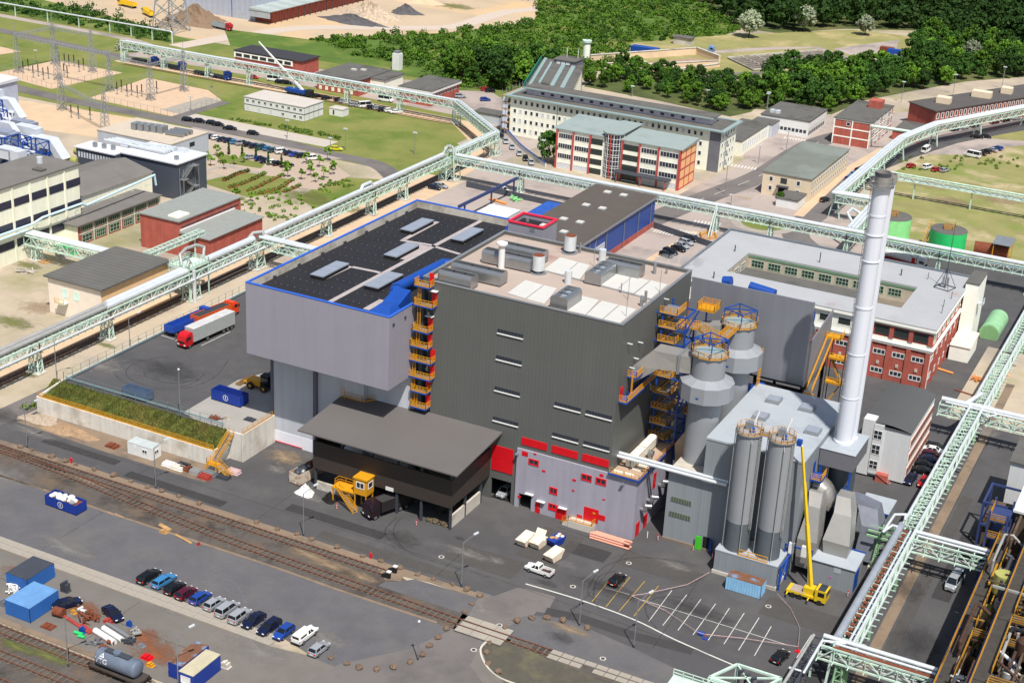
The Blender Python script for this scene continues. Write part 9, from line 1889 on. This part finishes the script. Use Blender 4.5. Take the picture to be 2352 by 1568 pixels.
# ================================================================ STAINS, DUST AND PATCHES ON THE PAVING
def stain_mat(name, rgb, k=1.6, st=.8, sc=.5):
 m = mat(name, rgb, k,.95, var=.2, scale=1.5); n = m.node_tree.nodes; L = m.node_tree.links; b = n['Principled BSDF']; tc = n.new('ShaderNodeTexCoord'); ln = n.new('ShaderNodeVectorMath'); ln.operation = 'LENGTH'; L.new(tc.outputs['Object'], ln.inputs[0])
 nz = n.new('ShaderNodeTexNoise'); nz.inputs['Scale'].default_value = 2.6; nz.inputs['Detail'].default_value = 6; nz.inputs['Roughness'].default_value = .7; L.new(tc.outputs['Object'], nz.inputs['Vector'])
 a = n.new('ShaderNodeMath'); a.operation = 'MULTIPLY_ADD'; L.new(nz.outputs['Fac'], a.inputs[0]); a.inputs[1].default_value = 2.2; a.inputs[2].default_value = -.45; s_ = n.new('ShaderNodeMath'); s_.operation = 'SUBTRACT'; L.new(a.outputs[0], s_.inputs[0]); L.new(ln.outputs['Value'], s_.inputs[1])
 mr = n.new('ShaderNodeMapRange'); mr.inputs[1].default_value = -.25; mr.inputs[2].default_value = .6; mr.inputs[4].default_value = st; L.new(s_.outputs[0], mr.inputs[0]); L.new(mr.outputs[0], b.inputs['Alpha']); return m
SR, SP, SD, SS = stain_mat('rust_stain',(164,100,62)), stain_mat('dust_stain',(160,156,152),1.6,.6), stain_mat('oil_stain',(54,52,54),1.6,.38), stain_mat('sand_stain',(186,160,130),1.6,.7)
dm = MB().sheet([(cos(i*pi/8)*1.1, sin(i*pi/8)*1.1) for i in range(16)],0)
for i,(k, x, y, rx, ry, m_, z) in enumerate(((b1,1400,1270,5,4, SR,.036),(b1,1300,1130,3.5,3, SR,.034),(b1,180,560,4,2.5, SR,.034),(b1,740,880,5,3, SR,.035),(b1,1540,900,2.5,1, SP,.036),(r1,40,1240,9,4, SP,.06),(b1,600,330,9,3, SP,.061),(b2,650,1150,5,2.5, SP,.062),(b2,2050,880,2.5,3, SP,.06),(b2,60,1250,7,4, SP,.037),(b3,470,1140,3,2.2, SD,.08),(b3,540,1060,5,1.6, SS,.081),(b2,1840,250,1.4,1.0, SD,.05),(b2,2170,450,2,1.5, SP,.05),(b3,1500,500,4,1.6, SP,.05),(b3,330,650,3,1.5, SD,.05),(b2,1900,380,6,2, SP,.051),(r2,280,1080,5,4, SS,.05),(r2,200,1190,3,2, SP,.051),(r2,500,1440,4,2, SP,.052),(b2,700,500,8,1.8, SS,.09),(b2,500,400,6,1.5, SS,.09),(b2,950,590,5,1.6, SS,.091),(b2,830,560,3,1.5, SD,.092),(r1,800,1300,7,1.2, SS,.09),(r1,300,860,8,2, SP,.06),(r1,0,700,8,4, SD,.05),(b2,1300,250,6,4, SD,.05),(b3,900,700,8,3, SD,.04),(b3,1700,900,9,3, SD,.04),(b4,1400,1200,5,8, SD,.06),(b4,1300,700,4,7, SD,.06),(r4,2000,850,4,6, SP,.06),(u1,350,1250,6,5, SS,.05),(u1,120,1380,8,4, stain_mat('grass_stain',(128,134,70)),.05),(u1,250,870,6,3, MATS['grass_stain'],.05),(r1,270,340,3,2, MATS['grass_stain'],.07),(r1,950,80,4,1.5, MATS['grass_stain'],.07),(b1,440,1300,6,2, MATS['grass_stain'],.09),(b1,150,1220,5,1.5, MATS['grass_stain'],.09),(r1,1500,300,10,6, SD, YZ+.03),(r1,900,250,8,5, SP, YZ+.03),(u2,450,260,12,8, MATS['grass_stain'],.05),(u2,800,350,8,6, MATS['grass_stain'],.05),(t2,1800,60,14,9, MATS['grass_stain'],.07),(u4,1700,300,9,7, SS,.05),(u4,2150,280,8,8, SS,.05),(u4,1500,150,9,6, SS,.05))):
 p = G(*k(x, y), z if z > 1 else 0); o = bpy.data.objects.new('paving_stain' if k not in (u2, u4, t2) else 'soil_patch', dm.mesh('paving_stain', m_) if i < 0 else (DMC.setdefault(m_.name, dm.mesh('paving_stain', m_)) if 'DMC' in globals() else globals().setdefault('DMC', {}).setdefault(m_.name, dm.mesh('paving_stain', m_)))); COL.objects.link(o); o.location = (p.x, p.y, z+.001*i); o.scale = (rx, ry,1); struct(o)
q = MB()
for dx, dy, dz, r in ((0,0,0,.7),(1.3,.3,.3,1.0),(3,.7,.3,1.2),(5,1.2,.1,1.4),(7.2,1.6,.3,1.3)): p = G(*u3(1330,855),39.5); q.ball((p.x+dx, p.y+dy,40.6+dz), r,14,9,.75)
o = q.build('steam_plume', None or mat('steam',(220,220,220),1.0)); m = MATS['steam']; n = m.node_tree.nodes; n.remove(n['Principled BSDF']); v = n.new('ShaderNodeVolumePrincipled'); v.inputs['Density'].default_value = .28; v.inputs['Color'].default_value = (.85,.85,.87,1); m.node_tree.links.new(v.outputs[0], n['Material Output'].inputs['Volume']); o['kind'] = 'stuff'; o['label'] = 'thin pale steam drifting from a roof pipe of the boiler house'
